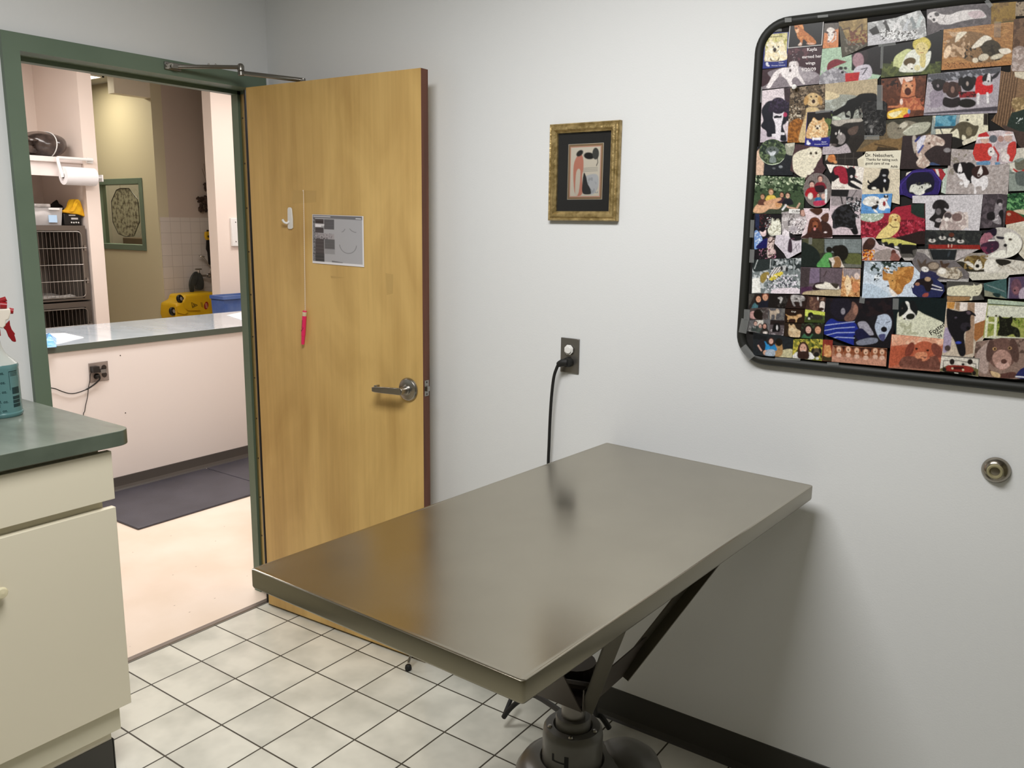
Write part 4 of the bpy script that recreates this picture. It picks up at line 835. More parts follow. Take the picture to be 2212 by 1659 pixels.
# ================================================================== PINBOARD WITH PHOTOGRAPHS
def photo_mat():
    m = bpy.data.materials.new('printed_photo'); m.use_nodes = True; nt = m.node_tree; b = nt.nodes['Principled BSDF']; a = nt.nodes.new('ShaderNodeAttribute'); a.attribute_name = 'Ink'
    nt.links.new(a.outputs['Color'], b.inputs['Base Color']); b.inputs['Roughness'].default_value = .32; b.inputs['Specular IOR Level'].default_value = .35; return m
PHM = photo_mat()
def LC(h):
    return np.array(lin(h))
class Cv:
    """colours of one print, evaluated at points (X,Y) in its own drawing units"""
    def __init__(s, X, Y, base, px): s.X, s.Y, s.px = X, Y, px; s.C = np.empty(X.shape + (3,)); s.C[:] = LC(base)
    def put(s, a, col): a = np.clip(a, 0, 1)[..., None]; s.C = s.C * (1 - a) + LC(col) * a
    def ell(s, cx, cy, rx, ry, col, ang=0, al=1.0):
        c, n = math.cos(math.radians(ang)), math.sin(math.radians(ang)); x, y = s.X - cx, s.Y - cy; u, v = x * c + y * n, -x * n + y * c
        d = np.sqrt((u / rx) ** 2 + (v / ry) ** 2) + 1e-9; s.put((1 - d) * min(rx, ry) / (s.px * 1.1) * al + .5 * al if al == 1 else np.clip((1 - d) * min(rx, ry) / (s.px * 1.1) + .5, 0, 1) * al, col)
    def poly(s, pts, col, smooth=True, al=1.0):
        P = [(pts[i], pts[i + 1]) for i in range(0, len(pts), 2)]
        if smooth: P = [(q[0], q[1]) for q in spline([(a, b, 0) for a, b in P], 4, True)]
        x0 = min(p[0] for p in P) - s.px * 2; x1 = max(p[0] for p in P) + s.px * 2; y0 = min(p[1] for p in P) - s.px * 2; y1 = max(p[1] for p in P) + s.px * 2
        mk = (s.X >= x0) & (s.X <= x1) & (s.Y >= y0) & (s.Y <= y1)
        if not mk.any(): return
        X, Y = s.X[mk], s.Y[mk]; ins = np.zeros(X.shape, bool); dm = np.full(X.shape, 1e9)
        for i in range(len(P)):
            (ax, ay), (bx, by) = P[i], P[(i + 1) % len(P)]
            cr = ((ay > Y) != (by > Y)) & (X < (bx - ax) * (Y - ay) / (by - ay + 1e-12) + ax); ins ^= cr
            ex, ey = bx - ax, by - ay; t = np.clip(((X - ax) * ex + (Y - ay) * ey) / (ex * ex + ey * ey + 1e-9), 0, 1); dm = np.minimum(dm, (X - ax - t * ex) ** 2 + (Y - ay - t * ey) ** 2)
        sd = np.sqrt(dm) * np.where(ins, 1, -1); a = np.zeros(s.X.shape); a[mk] = np.clip(sd / (s.px * 1.1) + .5, 0, 1) * al; s.put(a, col)
    def line(s, pts, w, col):
        P = [(pts[i], pts[i + 1]) for i in range(0, len(pts), 2)]; dm = np.full(s.X.shape, 1e9)
        for i in range(len(P) - 1):
            (ax, ay), (bx, by) = P[i], P[i + 1]; ex, ey = bx - ax, by - ay; t = np.clip(((s.X - ax) * ex + (s.Y - ay) * ey) / (ex * ex + ey * ey + 1e-9), 0, 1); dm = np.minimum(dm, (s.X - ax - t * ex) ** 2 + (s.Y - ay - t * ey) ** 2)
        s.put((w / 2 - np.sqrt(dm)) / (s.px) + .5, col)
    def noise(s, box, col, sc, th=.5, seed=0, al=1.0, soft=.12, st=1.0):
        x0, y0, x1, y1 = box; mk = (s.X >= x0) & (s.X <= x1) & (s.Y >= y0) & (s.Y <= y1); yy_ = s.Y / st; v = .62 * s.vn((s.X * .8 + yy_ * .6) / sc, (yy_ * .8 - s.X * .6) / sc, seed) + .38 * s.vn((s.X * .5 - yy_ * .87) / sc * 1.9, (yy_ * .5 + s.X * .87) / sc * 1.9, seed + 11); v = .5 + (v - .5) * 1.25
        if th < .6 and al < 1.0005: e = np.clip(s.C, 0, 1) ** .4545 - np.clip(LC(col), 0, 1) ** .4545; mk = mk & (np.sqrt((e ** 2).sum(-1)) < .52)
        s.put(np.where(mk, np.clip((v - th) / soft, 0, 1), 0) * al, col)
    def vn(s, x, y, seed):
        def h(i, j): k = np.sin(i * 127.1 + j * 311.7 + seed * 74.7) * 43758.5453; return k - np.floor(k)
        i, j = np.floor(x), np.floor(y); f, g = x - i, y - j; f = f * f * (3 - 2 * f); g = g * g * (3 - 2 * g)
        return (h(i, j) * (1 - f) + h(i + 1, j) * f) * (1 - g) + (h(i, j + 1) * (1 - f) + h(i + 1, j + 1) * f) * g
    def grain(s, amt, sc, seed):
        v = (s.vn(s.X / sc, s.Y / sc, seed) - .5) + .6 * (s.vn(s.X / sc * 2.3, s.Y / sc * 2.3, seed + 5) - .5); s.C = np.clip(s.C * (1 + amt * v[..., None] * 2), 0, 1)
SIT = [.18, .12, .30, .02, .42, .06, .50, .16, .52, .30, .66, .42, .80, .62, .86, .82, .96, .95, .80, 1.0, .62, .97, .5, .97, .40, 1.0, .34, .98, .38, .80, .33, .60, .26, .42, .14, .34, .03, .27, .06, .20]
LIE = [.02, .30, .10, .12, .22, .10, .32, .22, .40, .34, .60, .26, .82, .30, .94, .45, 1.0, .62, .96, .78, .80, .84, .50, .84, .30, .90, .06, .92, .04, .84, .20, .76, .22, .60, .12, .52, .02, .44]
STD = [.02, .22, .08, .12, .20, .04, .30, .10, .38, .22, .60, .24, .80, .22, .98, .04, .99, .10, .88, .32, .90, .55, .86, .75, .88, .98, .80, .98, .76, .72, .70, .58, .45, .60, .42, .78, .44, .98, .34, .98, .32, .75, .26, .52, .16, .38, .06, .34]
CSIT = [.22, .02, .32, .14, .46, .14, .56, .02, .60, .24, .58, .38, .70, .52, .80, .74, .80, .92, .98, .98, .70, 1.0, .30, 1.0, .22, .86, .26, .56, .20, .36, .18, .20]
def T2(u, x, y, w, h, flip=0, ang=0):
    out = []; c, n = math.cos(math.radians(ang)), math.sin(math.radians(ang))
    for i in range(0, len(u), 2):
        a = (1 - u[i] if flip else u[i]) * w - w / 2; b = u[i + 1] * h - h / 2; out += [x + a * c - b * n, y + a * n + b * c]
    return out
def face(c, x, y, s, col, ear, muz, nose='181212', cat=0, ang=0, eye='181210', floppy=1):
    def R(a, b): k = math.radians(ang); return x + s * (a * math.cos(k) - b * math.sin(k)), y + s * (a * math.sin(k) + b * math.cos(k))
    if cat or not floppy:
        for sx in (-1, 1):
            p = R(sx * .75, -.35), R(sx * .72, -1.2), R(sx * .15, -.75); c.poly([q for t in p for q in t], ear, False)
    c.ell(*R(0, 0), s * .85, s * .85, col, ang)
    if floppy and not cat:
        for sx in (-1, 1): c.ell(*R(sx * .82, .05), s * .28, s * .68, ear, ang - sx * 14)
    c.ell(*R(0, .38), s * .42, s * .42, muz, ang); c.ell(*R(0, .26), s * .17, s * .13, nose, ang); c.line([*R(0, .36), *R(0, .58)], s * .07, nose)
    for sx in (-1, 1): c.ell(*R(sx * .34, -.14), s * .11, s * .10, eye, ang)
def person(c, x, y, s, skin, hair, shirt, long=0, ang=0, body=1):
    if body: c.poly([x - s * 1.9, y + s * 3.4, x - s * 1.5, y + s * 1.6, x - s * .5, y + s * 1.05, x + s * .5, y + s * 1.05, x + s * 1.5, y + s * 1.6, x + s * 1.9, y + s * 3.4], shirt)
    if long: c.ell(x, y + s * .35, s * 1.12, s * 1.55, hair)
    c.ell(x, y - s * .18, s * .98, s * 1.05, hair); c.ell(x, y + s * .16, s * .72, s * .90, skin, ang)
    for sx in (-1, 1): c.ell(x + sx * s * .28, y + s * .05, s * .10, s * .07, '2a1c18')
    c.line([x - s * .22, y + s * .55, x + s * .22, y + s * .55], s * .10, 'a0544c')
CR = {1: (1600, 0, 6.144), 2: (1900, 0, 6.144), 3: (1600, 230, 6.144), 4: (1880, 230, 6.144), 5: (1600, 450, 7.373), 6: (1850, 450, 6.11), 7: (1590, 620, 7.135), 8: (1860, 620, 6.284)}
PY0 = YR - .0155            # face of the cork panel
LV = []
def photo(k, out, base, fn, label, cat='photograph', name='pet_photo', kind='quad', texts=(), grain=.25, tapes=(), border=None, step=1.25):
    ox, oy, sc = CR[k]; O = [(out[i], out[i + 1]) for i in range(0, len(out), 2)]; PX = [(ox + a / sc, oy + b / sc) for a, b in O]
    if kind == 'quad' and len(O) != 4: kind = 'poly'
    bb = (min(p[0] for p in PX), min(p[1] for p in PX), max(p[0] for p in PX), max(p[1] for p in PX))
    lv = 1 + max([l for b_, l in LV if not (bb[2] < b_[0] or bb[0] > b_[2] or bb[3] < b_[1] or bb[1] > b_[3])] or [0]); LV.append((bb, lv))
    yy = PY0 - .0003 * lv - .00001 * len(LV)
    if kind == 'quad':
        a, b_, c_, d_ = [np.array(p) for p in PX]; nx = max(3, int(np.linalg.norm(b_ - a) / step)); ny = max(3, int(np.linalg.norm(d_ - a) / step))
        u, v = np.meshgrid(np.linspace(0, 1, nx), np.linspace(0, 1, ny)); u = u[..., None]; v = v[..., None]
        G = (a * (1 - u) + b_ * u) * (1 - v) + (d_ * (1 - u) + c_ * u) * v
        idx = np.arange(nx * ny).reshape(ny, nx); Fc = np.stack([idx[:-1, :-1], idx[1:, :-1], idx[1:, 1:], idx[:-1, 1:]], -1).reshape(-1, 4)
    else:
        if kind == 'ell':
            cx, cy, rx, ry = O[0][0], O[0][1], O[1][0], O[1][1]; B = [(cx + rx * math.cos(t), cy + ry * math.sin(t)) for t in np.linspace(0, 2 * PI, 61)[:-1]]
            bb = (ox + (cx - rx) / sc, oy + (cy - ry) / sc, ox + (cx + rx) / sc, oy + (cy + ry) / sc); LV.pop(); lv = 1 + max([l for b_, l in LV if not (bb[2] < b_[0] or bb[0] > b_[2] or bb[3] < b_[1] or bb[1] > b_[3])] or [0]); LV.append((bb, lv)); yy = PY0 - .0003 * lv - .00001 * len(LV)
        else:
            B = []; N = len(O)
            for i in range(N):
                for t in np.linspace(0, 1, 9)[:-1]: B.append((O[i][0] * (1 - t) + O[(i + 1) % N][0] * t, O[i][1] * (1 - t) + O[(i + 1) % N][1] * t))
        B = np.array([(ox + a / sc, oy + b / sc) for a, b in B]); per = np.linalg.norm(B - np.roll(B, -1, 0), axis=1); R_ = []
        for i in range(len(B)):
            m_ = max(1, int(per[i] / 1.3)); R_ += [B[i] + (B[(i + 1) % len(B)] - B[i]) * f / m_ for f in range(m_)]
        B = np.array(R_); nb = len(B); gx, gy = np.meshgrid(np.arange(bb[0], bb[2], step), np.arange(bb[1], bb[3], step)); gx = gx.ravel() + .31; gy = gy.ravel() + .17
        ins = np.zeros(gx.shape, bool); dm = np.full(gx.shape, 1e9)
        for i in range(nb):
            (ax, ay), (bx, by) = B[i], B[(i + 1) % nb]; ins ^= ((ay > gy) != (by > gy)) & (gx < (bx - ax) * (gy - ay) / (by - ay + 1e-12) + ax); dm = np.minimum(dm, (gx - ax) ** 2 + (gy - ay) ** 2)
        k_ = ins & (dm > .6); pts2 = [Vector((float(p[0]), float(p[1]))) for p in B] + [Vector((float(p), float(q))) for p, q in zip(gx[k_], gy[k_])]
        res = delaunay_2d_cdt(pts2, [], [list(range(nb))], 1, 1e-5); G = np.array([(v.x, v.y) for v in res[0]]); tri = [tuple(f) for f in res[2]]; Fc = []
        if (G[tri[0][1]] - G[tri[0][0]])[0] * (G[tri[0][2]] - G[tri[0][0]])[1] - (G[tri[0][1]] - G[tri[0][0]])[1] * (G[tri[0][2]] - G[tri[0][0]])[0] > 0: tri = [f[::-1] for f in tri]
    G2 = G.reshape(-1, 2); X = (G2[:, 0] - ox) * sc; Yv = (G2[:, 1] - oy) * sc
    c = Cv(X, Yv, base, sc * 1.35)
    fn(c)
    if grain: c.grain(grain, sc * 2.2, len(LV))
    if border and kind == 'quad':
        e = border / max(nx, ny) ; uu, vv = u.reshape(-1) * 1.0, v.reshape(-1) * 1.0
        uu = np.broadcast_to(u, (ny, nx, 1)).reshape(-1); vv = np.broadcast_to(v, (ny, nx, 1)).reshape(-1)
        ed = np.minimum(np.minimum(uu, 1 - uu) * nx, np.minimum(vv, 1 - vv) * ny) * step; c.put((border - ed) + .5, 'e6e2e0')
    dx = G2[:, 0] - W_ / 2; dy = G2[:, 1] - H_ / 2; d = _fw[None] + RX[None] * dx[:, None] / F - UX[None] * dy[:, None] / F; tt = (yy - CAM[1]) / d[:, 1]; P3 = CAM[None] + d * tt[:, None]
    V = [tuple(p) for p in P3]; Fs = [tuple(int(q) for q in f) for f in Fc]
    if kind != 'quad': Fs += tri
    cols = np.clip(c.C, 0, 1)
    mm = M(); mm.v = V; mm.f = Fs; mm.m = [0] * len(Fs); nv0 = len(V); tcol = []
    for (s_, x, y, size, ang, col, *al) in texts:
        k0 = len(mm.v); ca, sa = math.cos(math.radians(ang)), math.sin(math.radians(ang))
        def tf(a, b, x=x, y=y, ca=ca, sa=sa):
            p = at(ox + (x + a * ca + b * sa) / sc, oy + (y - b * ca + a * sa) / sc, 'y', yy - .0002); return p
        mm.text(s_, tf, size=size, align=(al[0] if al else 'LEFT'), bold=True); tcol.append((k0, len(mm.v), col))
    o = mm.build(name, PHM, smooth=False); me = o.data
    full = np.ones((len(mm.v), 4)); full[:nv0, :3] = cols
    for a, b_, col in tcol: full[a:b_, :3] = LC(col)
    at_ = me.color_attributes.new('Ink', 'FLOAT_COLOR', 'POINT'); at_.data.foreach_set('color', full.reshape(-1).astype(np.float32))
    o['label'] = label; o['category'] = cat; o['group'] = 'photos taped on the pinboard'
    for (x, y, w, h, ang) in tapes:
        ca, sa = math.cos(math.radians(ang)), math.sin(math.radians(ang)); q = [(x + a * w / 2 * ca - b * h / 2 * sa, y + a * w / 2 * sa + b * h / 2 * ca) for a, b in ((-1, -1), (1, -1), (1, 1), (-1, 1))]
        tm_ = M().add([at(ox + a / sc, oy + b / sc, 'y', YR - .0325 if (ox + a / sc < 1632 or oy + b / sc > 780 or (oy + b / sc) < 60) else yy - .001) for a, b in q], [(0, 1, 2, 3)]); ORG[o.name] = ORG[o.name]; tm_.build('tape', TAPE, o, smooth=False)
    return o
TAPE = mat('clear_tape', 'b4b6b4', .3, alpha=.32)
# ---- board: panel and rounded black frame
bx0, bz0, bx1, bz1 = 1.990, 1.264, 3.21, 2.182
pb = root('pinboard', ((bx0 + bx1) / 2, YR, bz0), 'large wall board in a rounded black frame covered with overlapping pet photos', 'pinboard')
def rr(x0, x1, z0, z1, r, n=10):
    o = []
    for cx_, cz_, s0 in ((x1 - r, z1 - r, 0), (x0 + r, z1 - r, 1), (x0 + r, z0 + r, 2), (x1 - r, z0 + r, 3)):
        for k in range(n + 1): a = PI / 2 * s0 + PI / 2 * k / n; o.append((cx_ + r * math.cos(a), cz_ + r * math.sin(a)))
    return o
fm = M(); RB = .085; prof = [(0, 0), (0, .010), (.003, .019), (.008, .024), (.014, .025), (.021, .023), (.026, .017), (.028, .012)]
rings = []
for i, h in prof: rings.append([(x, YR - .0005 - h, z) for x, z in rr(bx0 + i, bx1 - i, bz0 + i, bz1 - i, RB - i)])
n = len(rings[0]); vs = [p for r in rings for p in r]; fm.add(vs, [(a * n + k, a * n + (k + 1) % n, (a + 1) * n + (k + 1) % n, (a + 1) * n + k) for a in range(len(prof) - 1) for k in range(n)])
fm.build('frame', mat('black_frame_plastic', '1b1c18', .55), pb, ang=60)
M().prism([(x, YR - .0005, z) for x, z in rr(bx0 + .028, bx1 - .028, bz0 + .028, bz1 - .028, RB - .028)], (0, -.014, 0)).build('panel', mat('dark_felt', '1d1b1a', .9), pb, smooth=False)

exec_photos = []
def P(*a, **k): photo(*a, **k)
# ---------- rows from the top; each later print overlaps the earlier ones
P(2, [1480, 45, 1830, 20, 1800, 285, 1470, 335], '94742f', lambda c: (c.noise((0, 0, 4000, 4000), '7a5c28', 60, .5, 3), c.poly([1600, 300, 1800, 270, 1800, 290, 1620, 330], '4a4a20')), 'plain mustard-brown print in the top row under a torn tape corner', tapes=[(1450, 45, 110, 60, 50)])
P(2, [1810, 30, 2060, 8, 2060, 205, 1800, 215], 'a39078', lambda c: (c.noise((1800, 0, 2100, 210), 'e6dccf', 50, .45, 2), c.noise((1800, 0, 2100, 210), '5a4632', 36, .62, 8)), 'topmost print at the right edge, pale fur against brown')
P(2, [1785, 255, 2100, 215, 2100, 945, 1738, 955], '785a42', lambda c: (c.noise((1700, 200, 2200, 640), '5c412e', 60, .5, 1), c.ell(1860, 800, 140, 190, 'a08e86'), c.noise((1740, 640, 2100, 950), 'c6b6b0', 34, .5, 4)), 'brown print at the right edge with a grey furry animal along its bottom')
P(1, [1685, 300, 2060, 235, 2380, 130, 2450, 250, 2470, 500, 1685, 612], 'a6a6a6', lambda c: (c.noise((1600, 0, 2500, 700), 'd8d8d8', 46, .5, 2), c.poly([1700, 600, 1690, 450, 1850, 470, 2200, 560, 2460, 480, 2460, 520], 'c4c2c6'), *[c.poly(T2(SIT, x, y, 110, 170, f), col) for x, y, f, col in ((1940, 350, 0, '3a3734'), (2030, 400, 1, 'e8e6e6'), (2110, 360, 0, 'dcdada'), (2200, 330, 1, 'c8cace'), (2290, 300, 0, '8a9092'), (2370, 280, 1, 'c4cccc'))], c.noise((1850, 400, 2350, 540), '46423e', 18, .55, 6, 1.001), c.noise((1850, 400, 2350, 540), 'f2f0f0', 16, .6, 9), c.poly([1700, 400, 1800, 340, 1850, 440, 1750, 470], '26221f', False)), 'crowded pale print of many white dogs in the top row', kind='poly')
P(1, [1300, 290, 1680, 240, 1680, 610, 1345, 765], '8c7344', lambda c: (c.noise((1300, 200, 1700, 560), 'a58a56', 60, .5, 3), c.poly([1300, 400, 1340, 360, 1440, 560, 1680, 560, 1680, 620, 1345, 765], '4c4638'), c.line([1340, 400, 1440, 370, 1460, 470], 14, '4a2a1c'), c.line([1480, 440, 1600, 330], 12, '4a2a1c'), c.line([1610, 320, 1610, 430], 12, '3a2418'), c.noise((1420, 400, 1680, 600), '6a3a26', 30, .5, 8), c.noise((1380, 520, 1620, 720), '7a7468', 30, .55, 5), c.line([1460, 540, 1560, 520], 14, '8c2a26')), 'brown print of a furnished room with an animal lying low, wedge cut at the bottom', kind='quad')
P(1, [1110, 312, 1305, 300, 1296, 628, 1085, 645], '5d554f', lambda c: (c.poly([1085, 645, 1110, 440, 1300, 380, 1300, 640], 'cf8454', False), c.line([1180, 470, 1180, 640], 5, '94563a'), c.ell(1195, 410, 55, 45, 'e9dfd8'), c.poly([1160, 420, 1240, 420, 1230, 500, 1180, 560, 1150, 555, 1160, 500], 'efe6e0'), c.ell(1145, 430, 26, 14, '4a3028', 30), c.ell(1240, 425, 26, 14, '6a4438', -30), c.ell(1165, 548, 17, 12, '8a5a50'), c.ell(1168, 465, 9, 8, '2a1a18'), c.ell(1215, 462, 9, 8, '2a1a18'), c.line([1262, 430, 1262, 520, 1210, 560], 12, 'e0d8d4')), 'small orange print of a white calf-like head beside the fox-red dog', tapes=[(1090, 215, 140, 34, -5)])
P(1, [1080, 650, 1330, 622, 1345, 765, 1870, 590, 1862, 1000, 1800, 1075, 1040, 1118], 'a9c2a9', lambda c: (c.poly([1480, 680, 1870, 590, 1870, 1000, 1600, 960, 1470, 930], '1b1617', False), c.poly([1040, 1118, 1050, 1010, 1220, 900, 1400, 950, 1500, 1080], '8d8a90'), c.noise((1040, 900, 1450, 1118), 'b6b3b8', 40, .5, 2), c.poly([1150, 930, 1160, 840, 1250, 785, 1340, 800, 1405, 820, 1340, 850, 1220, 900], '7c2831'), c.ell(1330, 905, 28, 22, '2a2624'), c.ell(1390, 905, 24, 20, '3a3634'), c.ell(1350, 960, 20, 18, '1a1818'), c.ell(1580, 740, 110, 120, '2c2224'), c.ell(1560, 800, 75, 100, 'a28088'), c.poly([1520, 900, 1700, 860, 1740, 1000, 1600, 1090, 1500, 1060], 'c9c2cc'), c.line([1600, 920, 1680, 900, 1620, 990], 14, '4c4850'), c.poly([1385, 975, 1580, 955, 1560, 1080, 1390, 1092], 'b52a2c', False)), 'print of a person reading beside a grey dog in a red cap', kind='poly')
P(1, [275, 1190, 290, 925, 620, 890, 625, 645, 1085, 612, 1040, 1112], '3a2229', lambda c: (c.noise((600, 620, 900, 800), '5c3a40', 40, .55, 2), c.poly([275, 1192, 330, 1130, 420, 1060, 360, 960, 560, 900, 780, 880, 1035, 985, 1030, 1115], '867c82'), c.poly([640, 1000, 780, 890, 1030, 990, 900, 1090], 'a49ba0', False), c.poly([340, 1160, 370, 1100, 450, 960, 560, 900, 640, 900, 640, 860, 660, 820, 740, 815, 765, 860, 770, 960, 850, 1100, 820, 1110, 740, 1020, 680, 1060, 690, 1140, 660, 1150, 600, 1050, 520, 1010, 440, 1090, 390, 1165], 'ebe2e2'), c.poly([520, 970, 550, 1010, 500, 1030], '9a8c90'), c.ell(657, 935, 15, 22, '4a3a3c'), c.ell(655, 880, 9, 7, '3a2c2c'), c.ell(705, 872, 9, 7, '3a2c2c'), c.ell(750, 850, 18, 34, 'c8bcbc', -15), c.noise((680, 660, 760, 800), 'd6ccd0', 10, .8, 3)), 'maroon card with white lettering over a white dog lying on a grey blanket', name='memorial_card', kind='poly', texts=[('Kayla', 880, 678, 62, -3, 'f0e8e8'), ('earned her', 815, 775, 58, -3, 'f0e8e8'), ('wings', 862, 858, 58, -3, 'f0e8e8'), ('9/20/09', 806, 948, 64, -3, 'f0e8e8')], tapes=[(258, 1255, 50, 210, 2)])
P(1, [308, 440, 637, 424, 612, 888, 290, 914], '1f2a78', lambda c: (c.poly([333, 462, 622, 432, 606, 790, 318, 815], 'd6cc94', False), c.noise((333, 440, 620, 640), 'b4ac5c', 50, .55, 2), c.poly([330, 810, 340, 700, 370, 600, 380, 540, 400, 510, 440, 560, 500, 560, 550, 510, 570, 560, 590, 650, 606, 790], 'efe0bc'), c.noise((330, 560, 606, 800), 'fbf2dc', 34, .5, 4), c.ell(452, 660, 24, 28, '2a1d16'), c.ell(433, 622, 12, 11, '201612'), c.ell(500, 622, 12, 11, '201612'), c.line([440, 690, 470, 694, 500, 668], 8, '4a3020'), c.poly([395, 760, 420, 800, 480, 800, 510, 755, 500, 805, 400, 806], '5c4c2c'), c.ell(350, 850, 17, 26, 'e8e8f0'), c.ell(368, 872, 14, 10, 'e8e8f0')), 'blue-bordered card of a smiling cream dog at the board top left corner', name='sponsor_card', texts=[('All American', 384, 500, 34, -4, '2c2416'), ('Easter', 505, 840, 26, -3, 'c8c8e0'), ('Princess Schwarz', 410, 880, 26, -3, 'c8c8e0')], tapes=[(450, 405, 190, 36, -4)])
P(1, [655, 279, 1108, 240, 1080, 602, 622, 642], '171514', lambda c: (c.poly([710, 300, 740, 325, 800, 320, 815, 300, 830, 350, 840, 400, 900, 450, 960, 500, 1000, 560, 985, 585, 900, 590, 880, 560, 830, 520, 810, 600, 780, 605, 790, 540, 755, 500, 740, 420, 720, 390], 'b8703c'), c.noise((700, 300, 1000, 600), 'cf8a50', 34, .5, 4), c.poly([730, 400, 770, 380, 770, 420, 740, 440], 'e2b088'), c.ell(738, 375, 14, 10, '2c1a12'), c.ell(770, 352, 8, 6, '201410'), c.poly([760, 600, 800, 560, 810, 600], 'e0c8b8'), c.ell(930, 580, 50, 14, 'd8a890')), 'fox-red dog sitting on a plain black background in a white border', border=1.3, tapes=[(630, 265, 90, 60, -4)])
P(2, [625, 112, 850, 85, 1480, 38, 1480, 332, 800, 400, 800, 470, 630, 480], '575052', lambda c: (c.noise((600, 0, 1500, 500), '6a6264', 50, .5, 3), c.poly([640, 200, 680, 165, 750, 155, 810, 185, 880, 195, 950, 190, 1050, 150, 1150, 135, 1330, 130, 1400, 190, 1410, 235, 1250, 250, 1050, 290, 930, 325, 800, 320, 760, 290, 710, 300, 690, 270, 640, 240], 'dfd9d8'), c.ell(760, 190, 34, 28, '4a4444', 20), c.ell(720, 262, 19, 22, '3a3636'), c.ell(678, 220, 13, 10, '4a4442'), c.poly([1170, 170, 1330, 140, 1400, 210, 1250, 245], 'cbb9bd'), c.line([880, 200, 840, 260, 880, 300], 10, 'a49c9c')), 'white dog with dark ears stretched flat on dark carpet, top row', kind='poly')
P(2, [42, 612, 440, 545, 640, 470, 850, 390, 812, 972, 250, 1010, 18, 1032], '171613', lambda c: (c.poly([18, 1035, 40, 840, 300, 850, 820, 840, 812, 980], '434a28', False), c.noise((18, 820, 820, 1035), '5c6434', 50, .5, 4), c.poly([180, 880, 200, 760, 300, 680, 380, 650, 450, 700, 330, 900, 210, 880], 'cfd49a'), c.poly([360, 720, 480, 650, 600, 700, 680, 680, 670, 800, 620, 890, 540, 950, 270, 950, 300, 850], 'e9eadd'), c.ell(560, 590, 120, 100, 'd2c062'), c.ell(560, 650, 84, 92, 'e1cf90'), c.ell(510, 650, 10, 8, '5a4820'), c.ell(590, 645, 10, 8, '5a4820'), c.line([530, 700, 580, 698], 8, 'b0684c'), c.poly([540, 740, 610, 720, 600, 890, 540, 870], 'd9c888'), c.ell(400, 820, 85, 55, '5b4a2c', -15), c.ell(410, 880, 48, 40, 'efeade'), c.ell(430, 912, 14, 10, '2c2014'), c.ell(500, 900, 40, 40, 'dcd2a4')), 'blond child chin in hand with a puppy on green grass', kind='poly', tapes=[(100, 590, 230, 40, -7), (30, 760, 34, 300, 2)])
P(2, [850, 392, 1780, 285, 1752, 862, 820, 932], 'a9794a', lambda c: (c.noise((800, 250, 1800, 960), 'bd8d58', 90, .5, 3, st=.25), c.poly([850, 700, 900, 560, 1000, 480, 1150, 420, 1300, 430, 1480, 490, 1580, 600, 1700, 650, 1750, 690, 1640, 730, 1600, 790, 1400, 830, 1200, 820, 1080, 760, 1000, 740, 930, 760], '8a6a48'), c.noise((850, 420, 1200, 760), 'c8a888', 50, .5, 8), c.poly([1040, 440, 1160, 425, 1060, 520, 1000, 560], 'efe2cc'), c.poly([1220, 640, 1300, 540, 1400, 470, 1490, 510, 1420, 560, 1320, 620], 'efe6d6'), c.ell(1480, 640, 130, 110, '453c2c'), c.noise((1100, 600, 1600, 820), '2e271b', 40, .5, 6), c.ell(1380, 760, 70, 45, 'd6cbb6', -15), c.poly([1580, 660, 1700, 640, 1750, 690, 1640, 720], 'efe4d4'), c.ell(1560, 750, 90, 32, 'd9cfb8', -15), c.ell(1270, 800, 40, 34, 'e6d8c0'), c.ell(900, 690, 40, 90, 'f0d2b2', 20), c.poly([840, 840, 1100, 830, 1400, 850, 1740, 800, 1750, 862, 820, 932], 'b07a48', False), c.noise((850, 830, 1560, 900), '5a3418', 14, .68, 3)), 'long-haired brown, black and white dog curled on floorboards, large print', tapes=[(1565, 390, 92, 210, 2)])
P(2, [22, 1048, 622, 998, 588, 1532, 105, 1582, 20, 1440], '56301f', lambda c: (c.noise((0, 1000, 640, 1600), '6e3f2b', 50, .5, 3), c.noise((30, 1040, 250, 1180), '2a1812', 40, .5, 4), c.poly([250, 1030, 440, 1010, 440, 1060, 290, 1120], 'e9cfc4', False), c.poly([300, 1120, 320, 1040, 360, 1090, 430, 1080, 460, 1030, 480, 1120, 470, 1220, 480, 1290, 560, 1400, 590, 1450, 400, 1460, 260, 1430, 120, 1430, 130, 1405, 260, 1390, 280, 1260], 'c67a54'), c.noise((280, 1300, 590, 1460), 'a85a40', 40, .5, 6), c.ell(370, 1170, 70, 80, 'd99a72'), c.ell(375, 1215, 44, 52, '4c221a'), c.ell(355, 1135, 11, 10, '2c1612'), c.ell(432, 1138, 11, 10, '2c1612'), c.line([280, 1290, 380, 1300, 480, 1270], 14, '6a3220'), c.ell(290, 1350, 20, 40, 'f0d8cc'), c.poly([110, 1490, 240, 1440, 360, 1430, 395, 1480, 330, 1560, 130, 1578], 'f0c34e'), c.poly([120, 1510, 300, 1470, 200, 1560], 'f6e9b8'), c.poly([320, 1530, 395, 1500, 380, 1560, 320, 1566], 'c43430'), c.ell(390, 1480, 16, 30, '6a9ac8')), 'tan shepherd with open mouth lying by a yellow toy', kind='poly')
